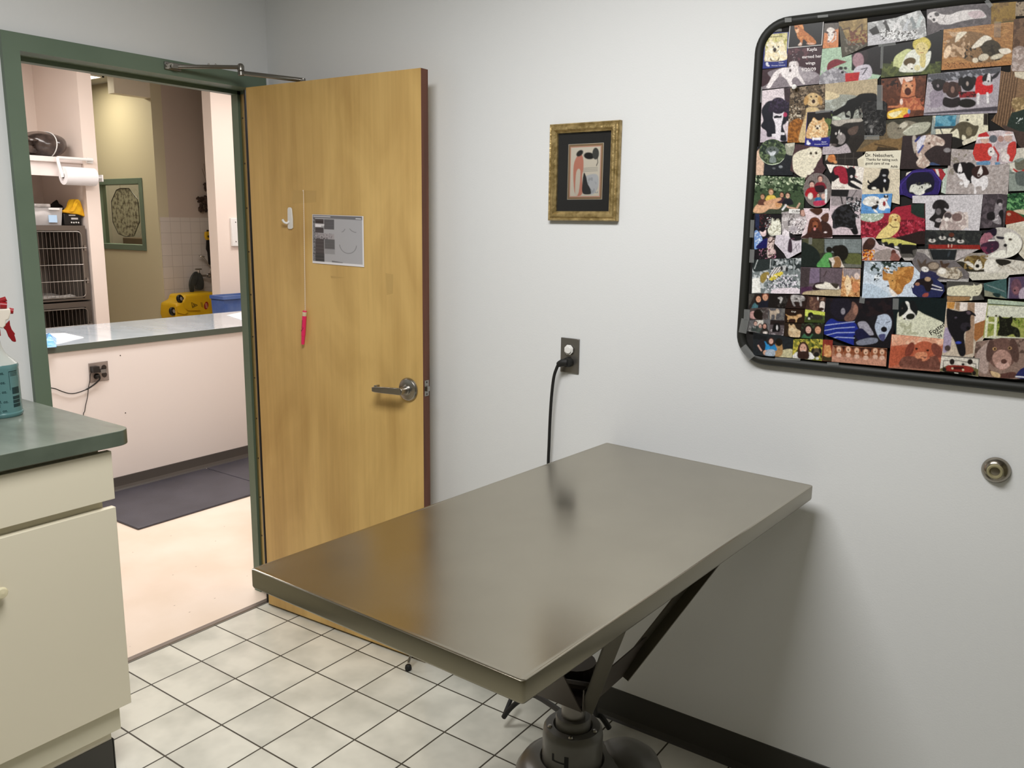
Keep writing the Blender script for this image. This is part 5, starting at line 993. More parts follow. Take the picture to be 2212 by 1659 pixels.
P(2, [1590, 935, 1700, 960, 1790, 945, 2090, 955, 2090, 1950, 1900, 1985, 1640, 1700, 1480, 1600, 1560, 1490], '8d6e52', lambda c: (*[c.poly([1480 + k * 34, 1650 + k * 10, 1600 + k * 34, 950, 1614 + k * 34, 950, 1502 + k * 34, 1650 + k * 10], '5a4230', False) for k in range(8)], c.poly([1790, 955, 2090, 950, 2090, 1100, 1800, 1020], 'ddd2bc', False), c.ell(1860, 1380, 110, 90, '8f7852'), c.noise((1750, 1290, 1960, 1500), 'c0a67a', 36, .5, 3), c.poly([1740, 1530, 1820, 1480, 2090, 1440, 2090, 1800, 1700, 1800], '25332c'), c.noise((1800, 1560, 1900, 1640), 'c8d0cc', 20, .6, 4), c.poly([1640, 1660, 1850, 1740, 2090, 1780, 2090, 1990, 1900, 1985, 1700, 1800], '4a3a34')), 'deck with wooden railings and a furry head over a green shirt, right edge', kind='poly')
P(2, [642, 986, 1612, 888, 1560, 1500, 583, 1532], 'b2aab2', lambda c: (c.poly([642, 986, 1612, 888, 1600, 960, 1400, 1000, 1080, 1060, 640, 1090], '56565c', False), c.noise((640, 900, 1400, 1060), '9a9aa2', 40, .55, 3), c.poly([583, 1500, 1570, 1410, 1560, 1500, 583, 1534], '49444c', False), c.poly([583, 1515, 1560, 1470, 1560, 1500, 583, 1534], 'a29aa4', False), c.poly([680, 1380, 660, 1260, 720, 1190, 830, 1190, 850, 1280, 830, 1400, 700, 1430, 620, 1390], '9a8f9c'), c.ell(780, 1130, 80, 80, '221e20'), c.poly([690, 1120, 720, 1060, 800, 1050, 880, 1080, 840, 1130], '2a2626'), c.ell(775, 1140, 16, 22, '8a8084'), c.ell(970, 1190, 100, 110, '3c2a26'), c.ell(880, 1160, 40, 80, '4a332c', 15), c.ell(1050, 1170, 34, 80, '4a332c', -15), c.ell(970, 1190, 26, 44, '8a6a5e'), c.poly([840, 1390, 860, 1290, 960, 1310, 1060, 1290, 1060, 1400, 940, 1430], '221a1c'), c.ell(1170, 1110, 90, 100, '1a1718'), c.ell(1080, 1080, 36, 62, '221e1e', 10), c.ell(1255, 1070, 36, 62, '221e1e', -10), c.ell(1165, 1110, 18, 30, 'a89890'), c.poly([1050, 1220, 1290, 1210, 1280, 1290, 1060, 1300], '8e2227', False), c.noise((1050, 1210, 1290, 1300), '2c1214', 22, .5, 4), c.ell(1160, 1370, 120, 60, '16130f'), c.poly([1280, 1080, 1300, 1020, 1370, 1010, 1400, 1120, 1490, 1110, 1505, 1180, 1470, 1240, 1290, 1250, 1270, 1150], 'cf2328'), c.ell(1430, 1050, 70, 72, '1c1a1c'), c.ell(1430, 1105, 66, 30, 'c8c4c8'), c.poly([1440, 980, 1470, 990, 1470, 1080, 1420, 1090], 'ece8ea'), c.ell(1445, 1078, 14, 14, '4a4444'), c.poly([1500, 1010, 1600, 940, 1560, 1020, 1500, 1050], '2a282c'), c.line([1310, 1250, 1305, 1370], 34, 'e8e4e6'), c.line([1430, 1240, 1440, 1360], 32, 'e8e4e6')), 'row of four dogs in sweaters, the right one in bright red')
P(3, [285, -210, 668, -255, 622, 462, 258, 478], 'dccfd4', lambda c: (c.poly([572, -250, 668, -255, 640, 200, 600, 180], '3a2a30', False), c.poly([258, 300, 330, 320, 620, 380, 620, 480, 255, 480], 'c6bac4'), c.poly([275, 50, 350, -60, 430, -80, 560, -80, 640, -30, 640, 130, 600, 220, 560, 260, 600, 380, 605, 460, 530, 450, 500, 370, 420, 400, 350, 400, 340, 330, 290, 290, 268, 250, 300, 180], '1b1c26'), c.poly([430, 130, 450, -50, 560, -60, 575, 80, 540, 250, 520, 450, 468, 450, 460, 250, 430, 160], 'e6dfe6'), c.ell(500, -10, 110, 110, '231b2b'), c.ell(410, 20, 38, 60, '2c2234', 20), c.ell(610, 0, 38, 60, '241c2c', -20), c.noise((390, -110, 640, 100), '3d3148', 20, .55, 3), c.poly([440, 130, 480, 115, 510, 128, 545, 118, 545, 150, 440, 158], '14121c', False), c.ell(590, 108, 26, 30, 'b0385a'), c.poly([415, 365, 468, 362, 468, 400, 415, 402], 'e8e2e8', False), c.poly([522, 342, 586, 346, 584, 378, 524, 374], 'e8e2e8', False)), 'black curly dog in a tuxedo with a red rose')
P(3, [660, -245, 1122, -300, 1100, 482, 618, 478], '5c4c3a', lambda c: (c.noise((600, -300, 1130, 500), '8f7d68', 30, .5, 3), c.noise((600, -300, 1130, 500), '2f251b', 22, .6, 5), c.noise((630, 0, 800, 200), 'c9bda9', 20, .62, 7), c.poly([620, 478, 640, 240, 780, 160, 860, 300, 860, 480], 'a3672c'), c.noise((620, 160, 860, 480), '7c4c20', 24, .5, 2), c.poly([790, 480, 800, 300, 860, 120, 880, 20, 1020, 20, 1060, 120, 1080, 300, 1090, 480], 'cdb487'), c.ell(960, -90, 100, 90, 'd2b484'), c.ell(870, -80, 30, 62, 'b9925c', 12), c.ell(1055, -80, 30, 62, 'b9925c', -12), c.ell(965, -60, 46, 46, 'e0c69c'), c.ell(967, -68, 24, 28, '3a241a'), c.ell(935, -130, 13, 11, '2c1c14'), c.ell(1005, -132, 13, 11, '2c1c14')), 'yellow labrador sitting among rocks and dry leaves')
P(3, [1122, -298, 1815, -372, 1812, -100, 1700, 60, 1600, 160, 1210, 192, 1118, 100], 'b6a587', lambda c: (c.poly([1118, 100, 1120, -100, 1400, -160, 1815, -60, 1700, 150, 1205, 200], '989a90'), c.noise((1100, -100, 1820, 200), 'b2b6ae', 60, .5, 3), c.poly([1120, -200, 1300, -160, 1280, -110, 1120, -90], 'd9c7a2'), c.poly([1600, 0, 1700, -80, 1815, -90, 1800, 40, 1650, 120], 'cdaf98'), c.poly([1200, 100, 1240, 60, 1380, -20, 1420, -80, 1520, -120, 1600, -170, 1790, -170, 1812, -60, 1680, -60, 1620, 20, 1600, 120, 1570, 120, 1560, 40, 1520, 60, 1490, 150, 1450, 235, 1420, 230, 1460, 130, 1440, 60, 1400, 100, 1450, 130, 1440, 150, 1390, 140, 1370, 70, 1260, 130, 1205, 125], '141313'), c.ell(1280, 160, 60, 26, 'c8d2be', 20), c.noise((1520, 0, 1620, 200), '6a6660', 16, .6, 2)), 'black dog stooping to sniff the pale ground', kind='poly', tapes=[(1845, -120, 80, 330, 0)])
P(3, [1212, 188, 1600, 150, 1660, 240, 1655, 612, 1075, 640, 1100, 480], '2b2826', lambda c: (c.poly([1080, 640, 1085, 520, 1180, 500, 1380, 480, 1465, 615, 1400, 630], 'b7abb0'), c.poly([1212, 190, 1600, 155, 1600, 200, 1400, 220, 1320, 260, 1250, 250], 'b3aca2'), c.poly([1190, 220, 1240, 270, 1300, 270, 1400, 280, 1450, 340, 1440, 440, 1350, 520, 1260, 540, 1200, 490, 1190, 380], '191615'), c.poly([1420, 320, 1470, 280, 1560, 260, 1540, 350, 1480, 380, 1440, 370], '5d4c44'), c.ell(1330, 430, 60, 75, '8d8584', 15), c.ell(1255, 465, 44, 50, '17110f'), c.ell(1265, 360, 12, 16, 'd8d0cc'), c.ell(1330, 362, 14, 18, 'd8d0cc'), c.ell(1305, 340, 8, 26, 'e6e0dc', 10), c.ell(1235, 510, 40, 16, '5a504e'), c.poly([1440, 420, 1660, 400, 1655, 612, 1480, 615], '27221f')), 'black dog with white brow spots resting its chin on a ledge', kind='poly')
P(4, [190, 185, 850, 118, 842, 330, 820, 400, 545, 405, 400, 590, -190, 600, -60, 420], '695941', lambda c: (c.poly([200, 180, 850, 118, 840, 300, 700, 380, 460, 370], '3a382c'), c.poly([-190, 600, 60, 460, 400, 400, 460, 380, 400, 592], '7d6340', False), c.line([60, 500, 360, 560], 18, '4c3a24'), c.poly([70, 600, 100, 530, 340, 560, 400, 590], '3c3020', False), c.poly([240, 400, 220, 260, 300, 200, 380, 240, 460, 190, 560, 200, 640, 220, 790, 220, 730, 340, 560, 390, 470, 380, 400, 420, 320, 430], '857d6c'), c.poly([430, 350, 540, 250, 640, 215, 800, 215, 740, 330, 600, 380, 540, 400], 'b3b2a0'), c.ell(440, 250, 60, 36, 'c9c2b0', -30), c.line([440, 340, 540, 270, 640, 260], 9, 'e6e2d2'), c.ell(400, 290, 16, 10, '3a3426'), c.ell(370, 290, 10, 12, '3a3426')), 'wide print of grey kittens asleep in shadow', kind='poly')
P(3, [1600, -20, 1625, -62, 1900, -75, 1942, -40, 1925, 340, 1890, 390, 1690, 400, 1640, 300], '141313', lambda c: (c.noise((1600, -80, 1950, 400), '2f2e2e', 26, .5, 3), c.noise((1640, 60, 1880, 380), '4c4a49', 16, .66, 6), c.ell(1670, 210, 20, 12, '7a7876'), c.ell(1800, 200, 20, 12, '6c6a68'), c.ell(1735, 270, 34, 24, '6e6c6a'), c.ell(1735, 320, 16, 30, '8a8886')), 'shaggy black dog face on a print with rounded corners', kind='poly', tapes=[(1740, 410, 200, 60, 0)])
P(3, [885, 78, 1222, 54, 1176, 530, 845, 548], '2a2a80', lambda c: (c.poly([885, 78, 1222, 54, 1200, 395, 870, 425], '1f1a18', False), c.noise((1100, 100, 1220, 420), '5a6a3c', 40, .5, 3), c.poly([875, 420, 900, 260, 940, 200, 970, 145, 1020, 185, 1070, 180, 1100, 145, 1120, 200, 1160, 260, 1150, 380, 1140, 405], 'd3a877'), c.noise((880, 150, 1160, 420), 'ecd0a4', 30, .5, 3), c.ell(1025, 275, 34, 30, 'f0e0c8'), c.ell(1018, 290, 17, 16, '33201a'), c.ell(995, 262, 11, 10, '241610'), c.ell(1050, 262, 11, 10, '241610'), c.ell(1010, 430, 45, 16, 'ecebf4'), c.ell(962, 430, 14, 22, 'ecebf4'), c.ell(1052, 428, 14, 22, 'ecebf4'), c.ell(890, 470, 14, 22, 'e8e8f4'), c.ell(900, 492, 26, 18, 'e8e8f4')), 'blue-bordered card of an orange pomeranian with a white bone mark', name='sponsor_card', texts=[('Easter', 1075, 480, 26, -3, 'd0d0e8'), ('Princess Schwarz', 980, 512, 25, -3, 'd0d0e8')], tapes=[(1090, 62, 200, 44, -6)])
P(3, [212, 535, 720, 478, 690, 915, 200, 912], '23252a', lambda c: (c.poly([212, 600, 250, 560, 310, 760, 300, 912, 200, 912], 'd8b8a0', False), c.poly([600, 480, 720, 478, 710, 640, 600, 620], '9c9c8c'), c.poly([600, 500, 710, 480, 712, 520, 640, 540], 'c8c4b4', False), c.ell(530, 800, 26, 18, '8a8e92'), c.ell(440, 820, 20, 14, '5a5c60')), 'dark print half hidden below the round kitten cut-out')
P(3, [422, 606, 178, 172], '3a4634', lambda c: (c.noise((240, 430, 610, 790), '6a7a58', 26, .5, 3), c.noise((240, 430, 610, 640), '24302a', 30, .5, 6), c.ell(420, 590, 90, 60, '5c6460'), c.poly([360, 590, 400, 610, 430, 595, 470, 600, 440, 650, 415, 668, 385, 640], 'ccd0d4'), c.ell(395, 570, 10, 9, '1c2220'), c.ell(445, 570, 10, 9, '1c2220'), c.poly([380, 740, 400, 660, 450, 660, 470, 740], '7e8884'), c.line([260, 690, 340, 765, 420, 775, 520, 750, 580, 690], 10, 'e0ecd0')), 'round cut-out of a grey kitten on green grass', kind='ell')
P(3, [730, 500, 1080, 545, 1090, 760, 1132, 820, 1060, 930, 860, 972, 655, 850, 690, 640], '4b3538', lambda c: (c.poly([690, 760, 700, 650, 780, 590, 880, 560, 940, 540, 1060, 560, 1070, 660, 1020, 740, 980, 820, 900, 860, 870, 940, 790, 930, 710, 860], 'e2dac4'), c.ell(965, 620, 80, 72, 'e9e1cc'), c.ell(932, 622, 17, 19, '3a3020'), c.ell(1002, 618, 17, 19, '3a3020'), c.ell(962, 665, 9, 7, 'b08878'), c.ell(905, 880, 34, 28, 'ece4d0'), c.ell(945, 855, 26, 22, 'ece4d0')), 'white cat sitting in a dark basket', kind='poly')
P(3, [1130, 645, 1622, 598, 1622, 812, 1120, 768], '2a2422', lambda c: (*[c.line([x, 600, x - 10, 800], 6, '4a4440') for x in (1290, 1390, 1500)], c.line([1130, 700, 1620, 680], 6, '4a4440'), c.ell(1205, 690, 55, 52, 'c07846'), c.ell(1255, 738, 24, 20, 'd89a68'), c.ell(1225, 655, 20, 16, 'd88a50'), c.poly([1070, 640, 1165, 640, 1120, 720], 'c6bcae')), 'dark kitchen print with a small orange ball shape')
P(3, [1135, 765, 1642, 800, 1612, 1102, 1200, 1108, 1215, 940], 'ece3da', lambda c: (c.poly([1140, 850, 1200, 880, 1240, 800, 1330, 790, 1420, 820, 1480, 800, 1530, 850, 1520, 940, 1600, 1000, 1612, 1040, 1500, 990, 1460, 1000, 1600, 1090, 1560, 1100, 1430, 1050, 1400, 960, 1300, 950, 1220, 1000, 1180, 930], '17151a'), c.poly([1240, 820, 1330, 790, 1400, 840, 1420, 1020, 1320, 1010, 1300, 920, 1250, 900], '9c2438'), c.ell(1468, 860, 55, 62, '16151a'), c.ell(1470, 930, 18, 18, 'd8d0d0'), c.line([1425, 815, 1415, 775], 10, 'b03044'), c.line([1500, 810, 1512, 772], 10, 'b03044'), c.line([1520, 925, 1545, 940], 12, 'a03040')), 'black dog wearing a red cape and devil horns', kind='poly', texts=[('OCTOBER', 1225, 1088, 34, 0, '9a8a80')])
P(3, [1640, 808, 2112, 835, 2110, 1300, 1600, 1165], 'd9cdb6', lambda c: (c.line([1990, 840, 1960, 1160], 5, 'bfb29a'), c.line([1620, 1010, 2110, 960], 4, 'cabda4'), c.poly(T2([.75, .02, .9, .05, .96, .2, .9, .38, .98, .5, .95, .75, .9, .92, .8, .95, .74, .8, .7, .85, .7, 1.0, .55, .98, .5, .85, .3, .9, .05, .86, .02, .72, .1, .66, .02, .58, .06, .48, .14, .6, .3, .5, .48, .36, .55, .2, .6, .06], 1830, 978, 310, 330), '131215'), c.ell(1905, 915, 22, 12, 'b4b4b8'), c.ell(1912, 985, 15, 18, 'd8d8e0'), c.ell(1770, 1085, 30, 16, 'f0eadc')), 'black curly dog sitting on cream tiles')
P(3, [1640, 640, 1662, 598, 2135, 580, 2110, 832, 1640, 812, 1560, 790, 1548, 700], 'e6dfca', lambda c: (c.line([1760, 830, 1880, 822], 8, '6a6050'), c.poly([1548, 700, 1630, 690, 1640, 800, 1560, 790], 'd8cfb8', False)), 'cream handwritten thank-you note between the photos', name='handwritten_note', cat='note', kind='poly', grain=.06, texts=[('Dr. Nebschert,', 1650, 665, 62, 1, '1e1a16'), ('Thanks for taking such', 1662, 716, 46, 1, '1e1a16'), ('good care of me', 1655, 768, 48, 1, '1e1a16'), ('Ashb', 1990, 812, 46, 0, '1e1a16')])
P(3, [200, 915, 855, 942, 835, 1425, 160, 1422], '3f5138', lambda c: (c.noise((150, 900, 870, 1120), '7d8e70', 34, .5, 3), c.noise((150, 900, 870, 1040), 'cbd4b4', 26, .62, 7), c.noise((150, 900, 870, 1200), '1c2a1c', 40, .56, 9), c.poly([160, 1422, 170, 1330, 835, 1340, 835, 1425], '3b4234', False), c.poly([165, 1400, 230, 1290, 420, 1240, 520, 1240, 550, 1300, 500, 1360, 380, 1360, 300, 1410], 'd8ab88'), c.ell(500, 1290, 42, 52, 'c89468', 20), person(c, 403, 1135, 38, 'd8ac8a', '6a5038', 'd9ba55'), person(c, 290, 1195, 32, 'c99878', '4a3628', '5c3a30'), person(c, 545, 1170, 32, 'c08e72', '2a1c18', '402830'), person(c, 625, 1180, 36, 'd6ac92', '2c2018', '1d1d24'), c.poly([320, 1260, 520, 1210, 520, 1250, 340, 1310], 'cf9e7c'), c.line([590, 1310, 640, 1340, 740, 1360, 780, 1290], 24, 'd0a890'), c.line([555, 1370, 600, 1310], 26, 'dcdcdc')), 'children seated round a golden dog in a leafy garden')
P(3, [1195, 1100, 1612, 1102, 1592, 1705, 1165, 1705], 'cdbcc2', lambda c: (c.poly([1195, 1100, 1612, 1102, 1600, 1300, 1200, 1320], '9a9092', False), c.poly([1195, 1100, 1440, 1105, 1420, 1200, 1200, 1190], '1d1b1c', False), c.line([1330, 1190, 1350, 1290], 16, '262224'), c.line([1540, 1110, 1440, 1260], 8, '2a2628'), c.noise((1400, 1200, 1600, 1500), '23252a', 26, .45, 3, 1.001), c.noise((1400, 1250, 1600, 1500), 'd8d8dc', 14, .68, 4), c.poly([1180, 1560, 1220, 1420, 1300, 1330, 1440, 1300, 1520, 1440, 1530, 1560, 1560, 1680, 1500, 1700, 1440, 1620, 1330, 1600, 1240, 1620], '141314'), c.noise((1200, 1320, 1540, 1620), '2c2c30', 30, .5, 8), c.line([1320, 1640, 1480, 1620], 6, 'a89aa0')), 'black dog curled by a dark chair on pale tiles')
P(5, [650, 62, 1000, 20, 1060, 100, 1062, 400, 655, 432], 'aba3a3', lambda c: (c.noise((640, 120, 860, 300), 'd6cfce', 40, .5, 3), c.noise((640, 80, 860, 200), '787270', 30, .6, 5), c.ell(990, 60, 52, 80, '5c3c34'), c.ell(990, 75, 36, 52, 'c49a8c'), c.poly([860, 400, 880, 200, 930, 140, 1040, 140, 1060, 200, 1060, 400], 'cbc0c2'), c.noise((760, 160, 1060, 400), '4a4448', 24, .58, 7, 1.001), c.noise((760, 160, 1060, 400), 'f0e8ea', 22, .6, 9), c.ell(840, 330, 70, 50, 'b3abb0')), 'person in a flowered dress holding patched puppies', kind='poly')
P(5, [1000, 0, 1400, 0, 1465, 200, 1460, 472, 955, 482, 1060, 200], 'e3cfd3', lambda c: (c.poly([1095, 20, 1200, -10, 1290, 0, 1300, 60, 1230, 110, 1160, 80], '4a2c22'), c.poly([1270, 160, 1330, 90, 1400, 80, 1395, 200, 1340, 220], '5a382c'), c.poly([1050, 400, 1080, 250, 1120, 200, 1260, 220, 1300, 190, 1420, 260, 1465, 380, 1420, 470, 960, 478], '3c2420'), c.ell(1180, 230, 92, 90, '6c3a28'), c.ell(1105, 300, 34, 100, '542c20', 15), c.ell(1260, 280, 30, 90, '542c20', -12), c.ell(1190, 260, 44, 50, '8e5238'), c.ell(1186, 285, 22, 16, '1c100e'), c.ell(1150, 205, 10, 9, '1c100e'), c.ell(1218, 205, 10, 9, '1c100e'), c.ell(1178, 330, 18, 24, 'd88a88'), c.ell(1350, 382, 24, 12, 'e8d8d8')), 'brown setter with long ears facing the camera on a pale floor', kind='poly')
P(3, [1020, 1110, 186, 228], '756b68', lambda c: (*[c.line([x, 880, x - 6, 1340], 5, '8d8482') for x in range(850, 1210, 26)], person(c, 1055, 960, 40, 'd0a090', '4a3030', '7c2230'), person(c, 945, 1035, 42, 'd8aca0', '231a1c', '9c2030'), c.poly([860, 1190, 880, 1100, 960, 1070, 1020, 1130, 1000, 1210], 'a3202c'), c.poly([985, 1060, 1100, 1050, 1110, 1130, 1010, 1140], '2a1a20'), c.ell(925, 1190, 34, 44, 'eadcd0'), person(c, 1030, 1180, 24, 'd4a890', '3a2c28', '2a6ea0'), c.ell(1100, 1190, 30, 36, 'e2b8ac'), c.poly([970, 1260, 1110, 1250, 1130, 1300, 990, 1320], 'b83a58'), c.line([1135, 1110, 1130, 1270], 28, 'e0e4e4')), 'oval portrait of a family in red with a small dog', kind='ell')
P(5, [215, 85, 655, 95, 640, 430, 560, 560, 690, 810, 215, 812], '1c191c', lambda c: (c.poly([235, 85, 300, 90, 290, 350, 235, 300], '242c4c', False), c.noise((300, 90, 480, 350), '5a2c30', 22, .62, 3), c.noise((380, 150, 480, 340), 'f0eef0', 12, .7, 4), c.poly([500, 150, 530, 200, 600, 190, 640, 260, 640, 420, 560, 430, 470, 430, 430, 340, 480, 260], 'eceada'), c.noise((450, 160, 640, 430), 'b2ae9a', 22, .6, 5), c.noise((570, 200, 650, 430), '4a3c30', 16, .58, 6), c.ell(350, 360, 52, 60, '14101a'), c.poly([300, 360, 350, 380, 400, 345, 400, 430, 340, 440], 'f0d4d4'), c.poly([215, 640, 215, 400, 260, 350, 330, 440, 350, 560, 300, 620], '7ea0d8'), c.noise((215, 360, 350, 640), 'd6e2f4', 22, .55, 7), c.poly([240, 620, 360, 500, 430, 480, 430, 610, 330, 640], '1a1a58'), c.poly([430, 520, 450, 460, 520, 460, 540, 520, 520, 620, 560, 700, 500, 760, 440, 790, 420, 700], 'd8c2bc'), c.noise((420, 460, 560, 800), '4a3430', 22, .6, 8), c.noise((300, 640, 560, 800), 'c88aa0', 16, .68, 9)), 'holiday print with a white tree and a person in a blue floral top', kind='poly', tapes=[(180, 325, 60, 280, 3), (178, 760, 74, 210, 3)])
P(5, [560, 430, 660, 420, 690, 320, 770, 380, 970, 480, 965, 690, 740, 812, 690, 720, 540, 560], 'd3cad3', lambda c: (c.poly([650, 420, 670, 330, 720, 340, 790, 390, 780, 440], 'e6dde2'), c.poly([790, 480, 780, 380, 900, 400, 1000, 480, 880, 520], '1c191c'), c.noise((740, 470, 860, 700), '4a2c3c', 18, .5, 3), c.poly([750, 680, 770, 500, 810, 510, 820, 690], '3a2c38'), c.line([830, 670, 930, 560, 930, 640], 8, '6c6470'), c.line([900, 690, 870, 560], 8, '6c6470')), 'pale cut-out print of a snowy scene with a small dark tree', kind='poly')
P(5, [972, 480, 1925, 488, 1922, 948, 962, 932], '35372b', lambda c: (c.poly([1000, 480, 1330, 485, 1320, 700, 1260, 720, 1140, 600, 980, 570], '4b4b36', False), c.poly([972, 560, 1100, 580, 1230, 680, 1270, 840, 1200, 935, 962, 930], '1c2421'), c.poly([1335, 488, 1925, 490, 1920, 715, 1340, 700], '6c7474', False), *[c.line([1340, 505 + k * 24, 1920, 510 + k * 24], 5, '97a0a0') for k in range(9)], c.line([1645, 490, 1640, 700], 10, '9ca4a4'), c.poly([1700, 730, 1920, 740, 1920, 900, 1680, 880], '5c6038'), c.poly([1640, 880, 1922, 900, 1922, 948, 1620, 945], '6c6c64', False), c.ell(1600, 710, 115, 130, '191612'), c.ell(1410, 660, 50, 50, '17130f'), c.ell(1530, 650, 80, 60, '1b1713'), c.poly([1215, 890, 1290, 800, 1350, 720, 1420, 705, 1455, 740, 1450, 800, 1400, 830, 1420, 945, 1240, 940], '5b9c58'), c.poly([1400, 800, 1480, 780, 1560, 770, 1620, 880, 1640, 945, 1470, 945, 1450, 860], 'ddd0c4'), c.poly([1480, 790, 1560, 770, 1600, 860, 1580, 945, 1470, 945, 1500, 850], '8e6a46')), 'child in a green hooded coat with a dark dog beside siding', tapes=[(1110, 520, 56, 110, 3)])
P(5, [190, 818, 965, 790, 940, 1362, 175, 1352], '757d7e', lambda c: (c.noise((170, 780, 970, 1370), 'c2c6c8', 40, .5, 3), c.poly([190, 818, 480, 808, 470, 960, 260, 1010, 195, 980], '2b3232'), c.noise((480, 800, 960, 980), '2c3334', 40, .5, 5, 1.001), c.line([270, 820, 220, 960], 12, 'c4cac8'), c.line([480, 810, 470, 950], 12, 'd0d4d4'), c.line([840, 800, 850, 1080], 12, '9aa2a2'), c.poly([175, 1352, 185, 1120, 300, 1100, 320, 1340], 'f2f0ea', False), *[c.line([400 + k * 22, 1150 - k * 6, 540 + k * 22, 950 - k * 4], 11, ('5a4040' if k % 2 else 'f0ece8')) for k in range(9)], c.poly([310, 1150, 330, 1050, 430, 1010, 450, 1060, 360, 1190], '9a8444'), c.poly([450, 1130, 480, 1080, 640, 1010, 670, 1050, 520, 1150], 'e0cc4a'), c.ell(695, 950, 40, 44, 'c8c8c8'), c.ell(735, 970, 20, 40, '1c1e20'), c.ell(655, 960, 18, 36, '2c2e30'), c.noise((420, 1080, 900, 1260), '3c3c48', 24, .55, 7, 1.001), c.noise((420, 1060, 900, 1300), 'e8e2ec', 22, .6, 8), c.poly([480, 1340, 560, 1280, 900, 1270, 940, 1362, 560, 1360], 'e7dbe2')), 'cluttered outdoor print with a striped flag and yellow shapes')
P(5, [955, 935, 1625, 955, 1600, 1405, 948, 1370], '665860', lambda c: (c.poly([955, 935, 1120, 950, 1080, 1260, 950, 1250], '443a3c', False), c.poly([1110, 960, 1260, 950, 1260, 1180, 1090, 1200], '7a6a80', False), c.line([1265, 960, 1265, 1180], 14, '3c3436'), c.line([1370, 1000, 1320, 1090], 14, '3a2e2c'), c.poly([955, 1260, 1140, 1240, 1130, 1340, 960, 1370], '4c2e48', False), c.poly([1010, 1400, 1020, 1330, 1300, 1300, 1600, 1290, 1600, 1390, 1300, 1400], 'b9a786'), c.poly([1140, 1290, 1180, 1200, 1260, 1180, 1330, 1200, 1250, 1300], '2a1a1e'), c.poly([1195, 1220, 1320, 1200, 1340, 1170, 1420, 1190, 1540, 1210, 1560, 1290, 1400, 1290, 1220, 1270], 'ebe3d6'), c.poly([1430, 1190, 1550, 1200, 1560, 1230, 1520, 1280, 1460, 1230], '3c342e'), c.line([1230, 1285, 1560, 1300], 8, '2c2220')), 'white and black cat asleep on a cream table')
P(5, [1625, 952, 1912, 960, 1895, 1412, 1590, 1402], 'c6905e', lambda c: (c.poly([1625, 950, 1912, 960, 1905, 1130, 1640, 1090], 'a09496', False), *[c.line([1650 + k * 30, 960, 1655 + k * 30, 1080], 6, '6a5c5c') for k in range(8)], c.noise((1590, 1080, 1912, 1412), 'e2b480', 26, .5, 3), c.noise((1590, 1080, 1912, 1412), '8a5430', 22, .62, 4), c.ell(1850, 1080, 44, 54, 'd8c4bc'), c.poly([1670, 1130, 1690, 1060, 1740, 1120, 1760, 1220, 1740, 1330, 1690, 1400, 1680, 1300, 1650, 1200], 'f0d2a8'), c.ell(1720, 1250, 50, 50, 'f6dcb8'), c.ell(1700, 1245, 9, 9, '5a3420'), c.ell(1830, 1250, 60, 90, 'cf8a5c')), 'golden puppies tumbling in straw')
P(6, [55, 62, 440, 62, 520, -15, 905, -75, 905, 470, 780, 475, 340, 400, 60, 400], '9c2638', lambda c: (c.noise((50, 150, 910, 470), '6c1826', 40, .5, 3), c.noise((50, 150, 910, 470), 'c24a5c', 26, .62, 5), c.poly([55, 62, 340, 62, 330, 140, 200, 180, 60, 150], 'a9b8a6'), c.noise((55, 62, 340, 180), 'dfe6dc', 20, .5, 6), c.poly([720, -60, 905, -75, 905, 140, 800, 110, 720, 60], '22302a', False), c.noise((560, -60, 740, 20), 'c8ccc0', 24, .55, 6), c.poly([500, 400, 700, 340, 905, 300, 905, 470, 600, 470], '2c1c1c'), c.poly([255, 400, 330, 290, 420, 210, 440, 140, 560, 180, 560, 280, 470, 370, 400, 400, 330, 470, 280, 480], 'e3cc86'), c.ell(505, 125, 75, 52, 'e6c988', 10), c.ell(448, 150, 24, 42, 'c69a58', 10), c.ell(560, 145, 22, 42, 'd0a666', -10), c.ell(516, 152, 18, 16, '7c4c30'), c.ell(480, 112, 8, 7, '3c2818'), c.ell(540, 104, 8, 7, '3c2818'), c.line([440, 215, 480, 250, 540, 250], 12, '4a2c20')), 'yellow labrador in front of crimson flowers', kind='poly')
P(3, [1610, 1166, 2012, 1155, 1982, 1415, 1594, 1422], '5b91cb', lambda c: (c.noise((1590, 1150, 2020, 1420), '6da0d4', 60, .5, 2), c.poly([1615, 1270, 1680, 1200, 1800, 1195, 1850, 1240, 1830, 1300, 1740, 1330, 1660, 1310], 'ddd9d2'), c.noise((1620, 1200, 1840, 1320), 'f6f4f0', 26, .5, 3), c.ell(1800, 1270, 40, 34, 'cdc8c2'), c.ell(1815, 1272, 16, 18, '1c1a1c'), c.poly([1740, 1330, 1820, 1300, 1810, 1350, 1760, 1370], '2a2422'), c.poly([1760, 1360, 1800, 1380, 1820, 1410, 1780, 1400], 'f0ece8'), c.poly([1830, 1350, 1850, 1230, 1920, 1220, 1950, 1290, 1985, 1350, 1930, 1350, 1900, 1380, 1850, 1370], 'f2efee'), c.ell(1930, 1210, 32, 34, 'eceaea'), c.poly([1895, 1210, 1905, 1165, 1930, 1195, 1955, 1165, 1962, 1230, 1945, 1210, 1925, 1215], '1a1a26', False), c.ell(1905, 1290, 20, 36, '8e2c30'), c.ell(1935, 1245, 10, 9, 'd06870')), 'two white dogs on a bright blue background')
P(4, [950, 835, 1035, 815, 1000, 1162, 938, 1140], 'becabd', lambda c: c.line([960, 1130, 990, 830], 8, 'e4ece2'), 'narrow pale green card edge between the purple bed and the spaniels')
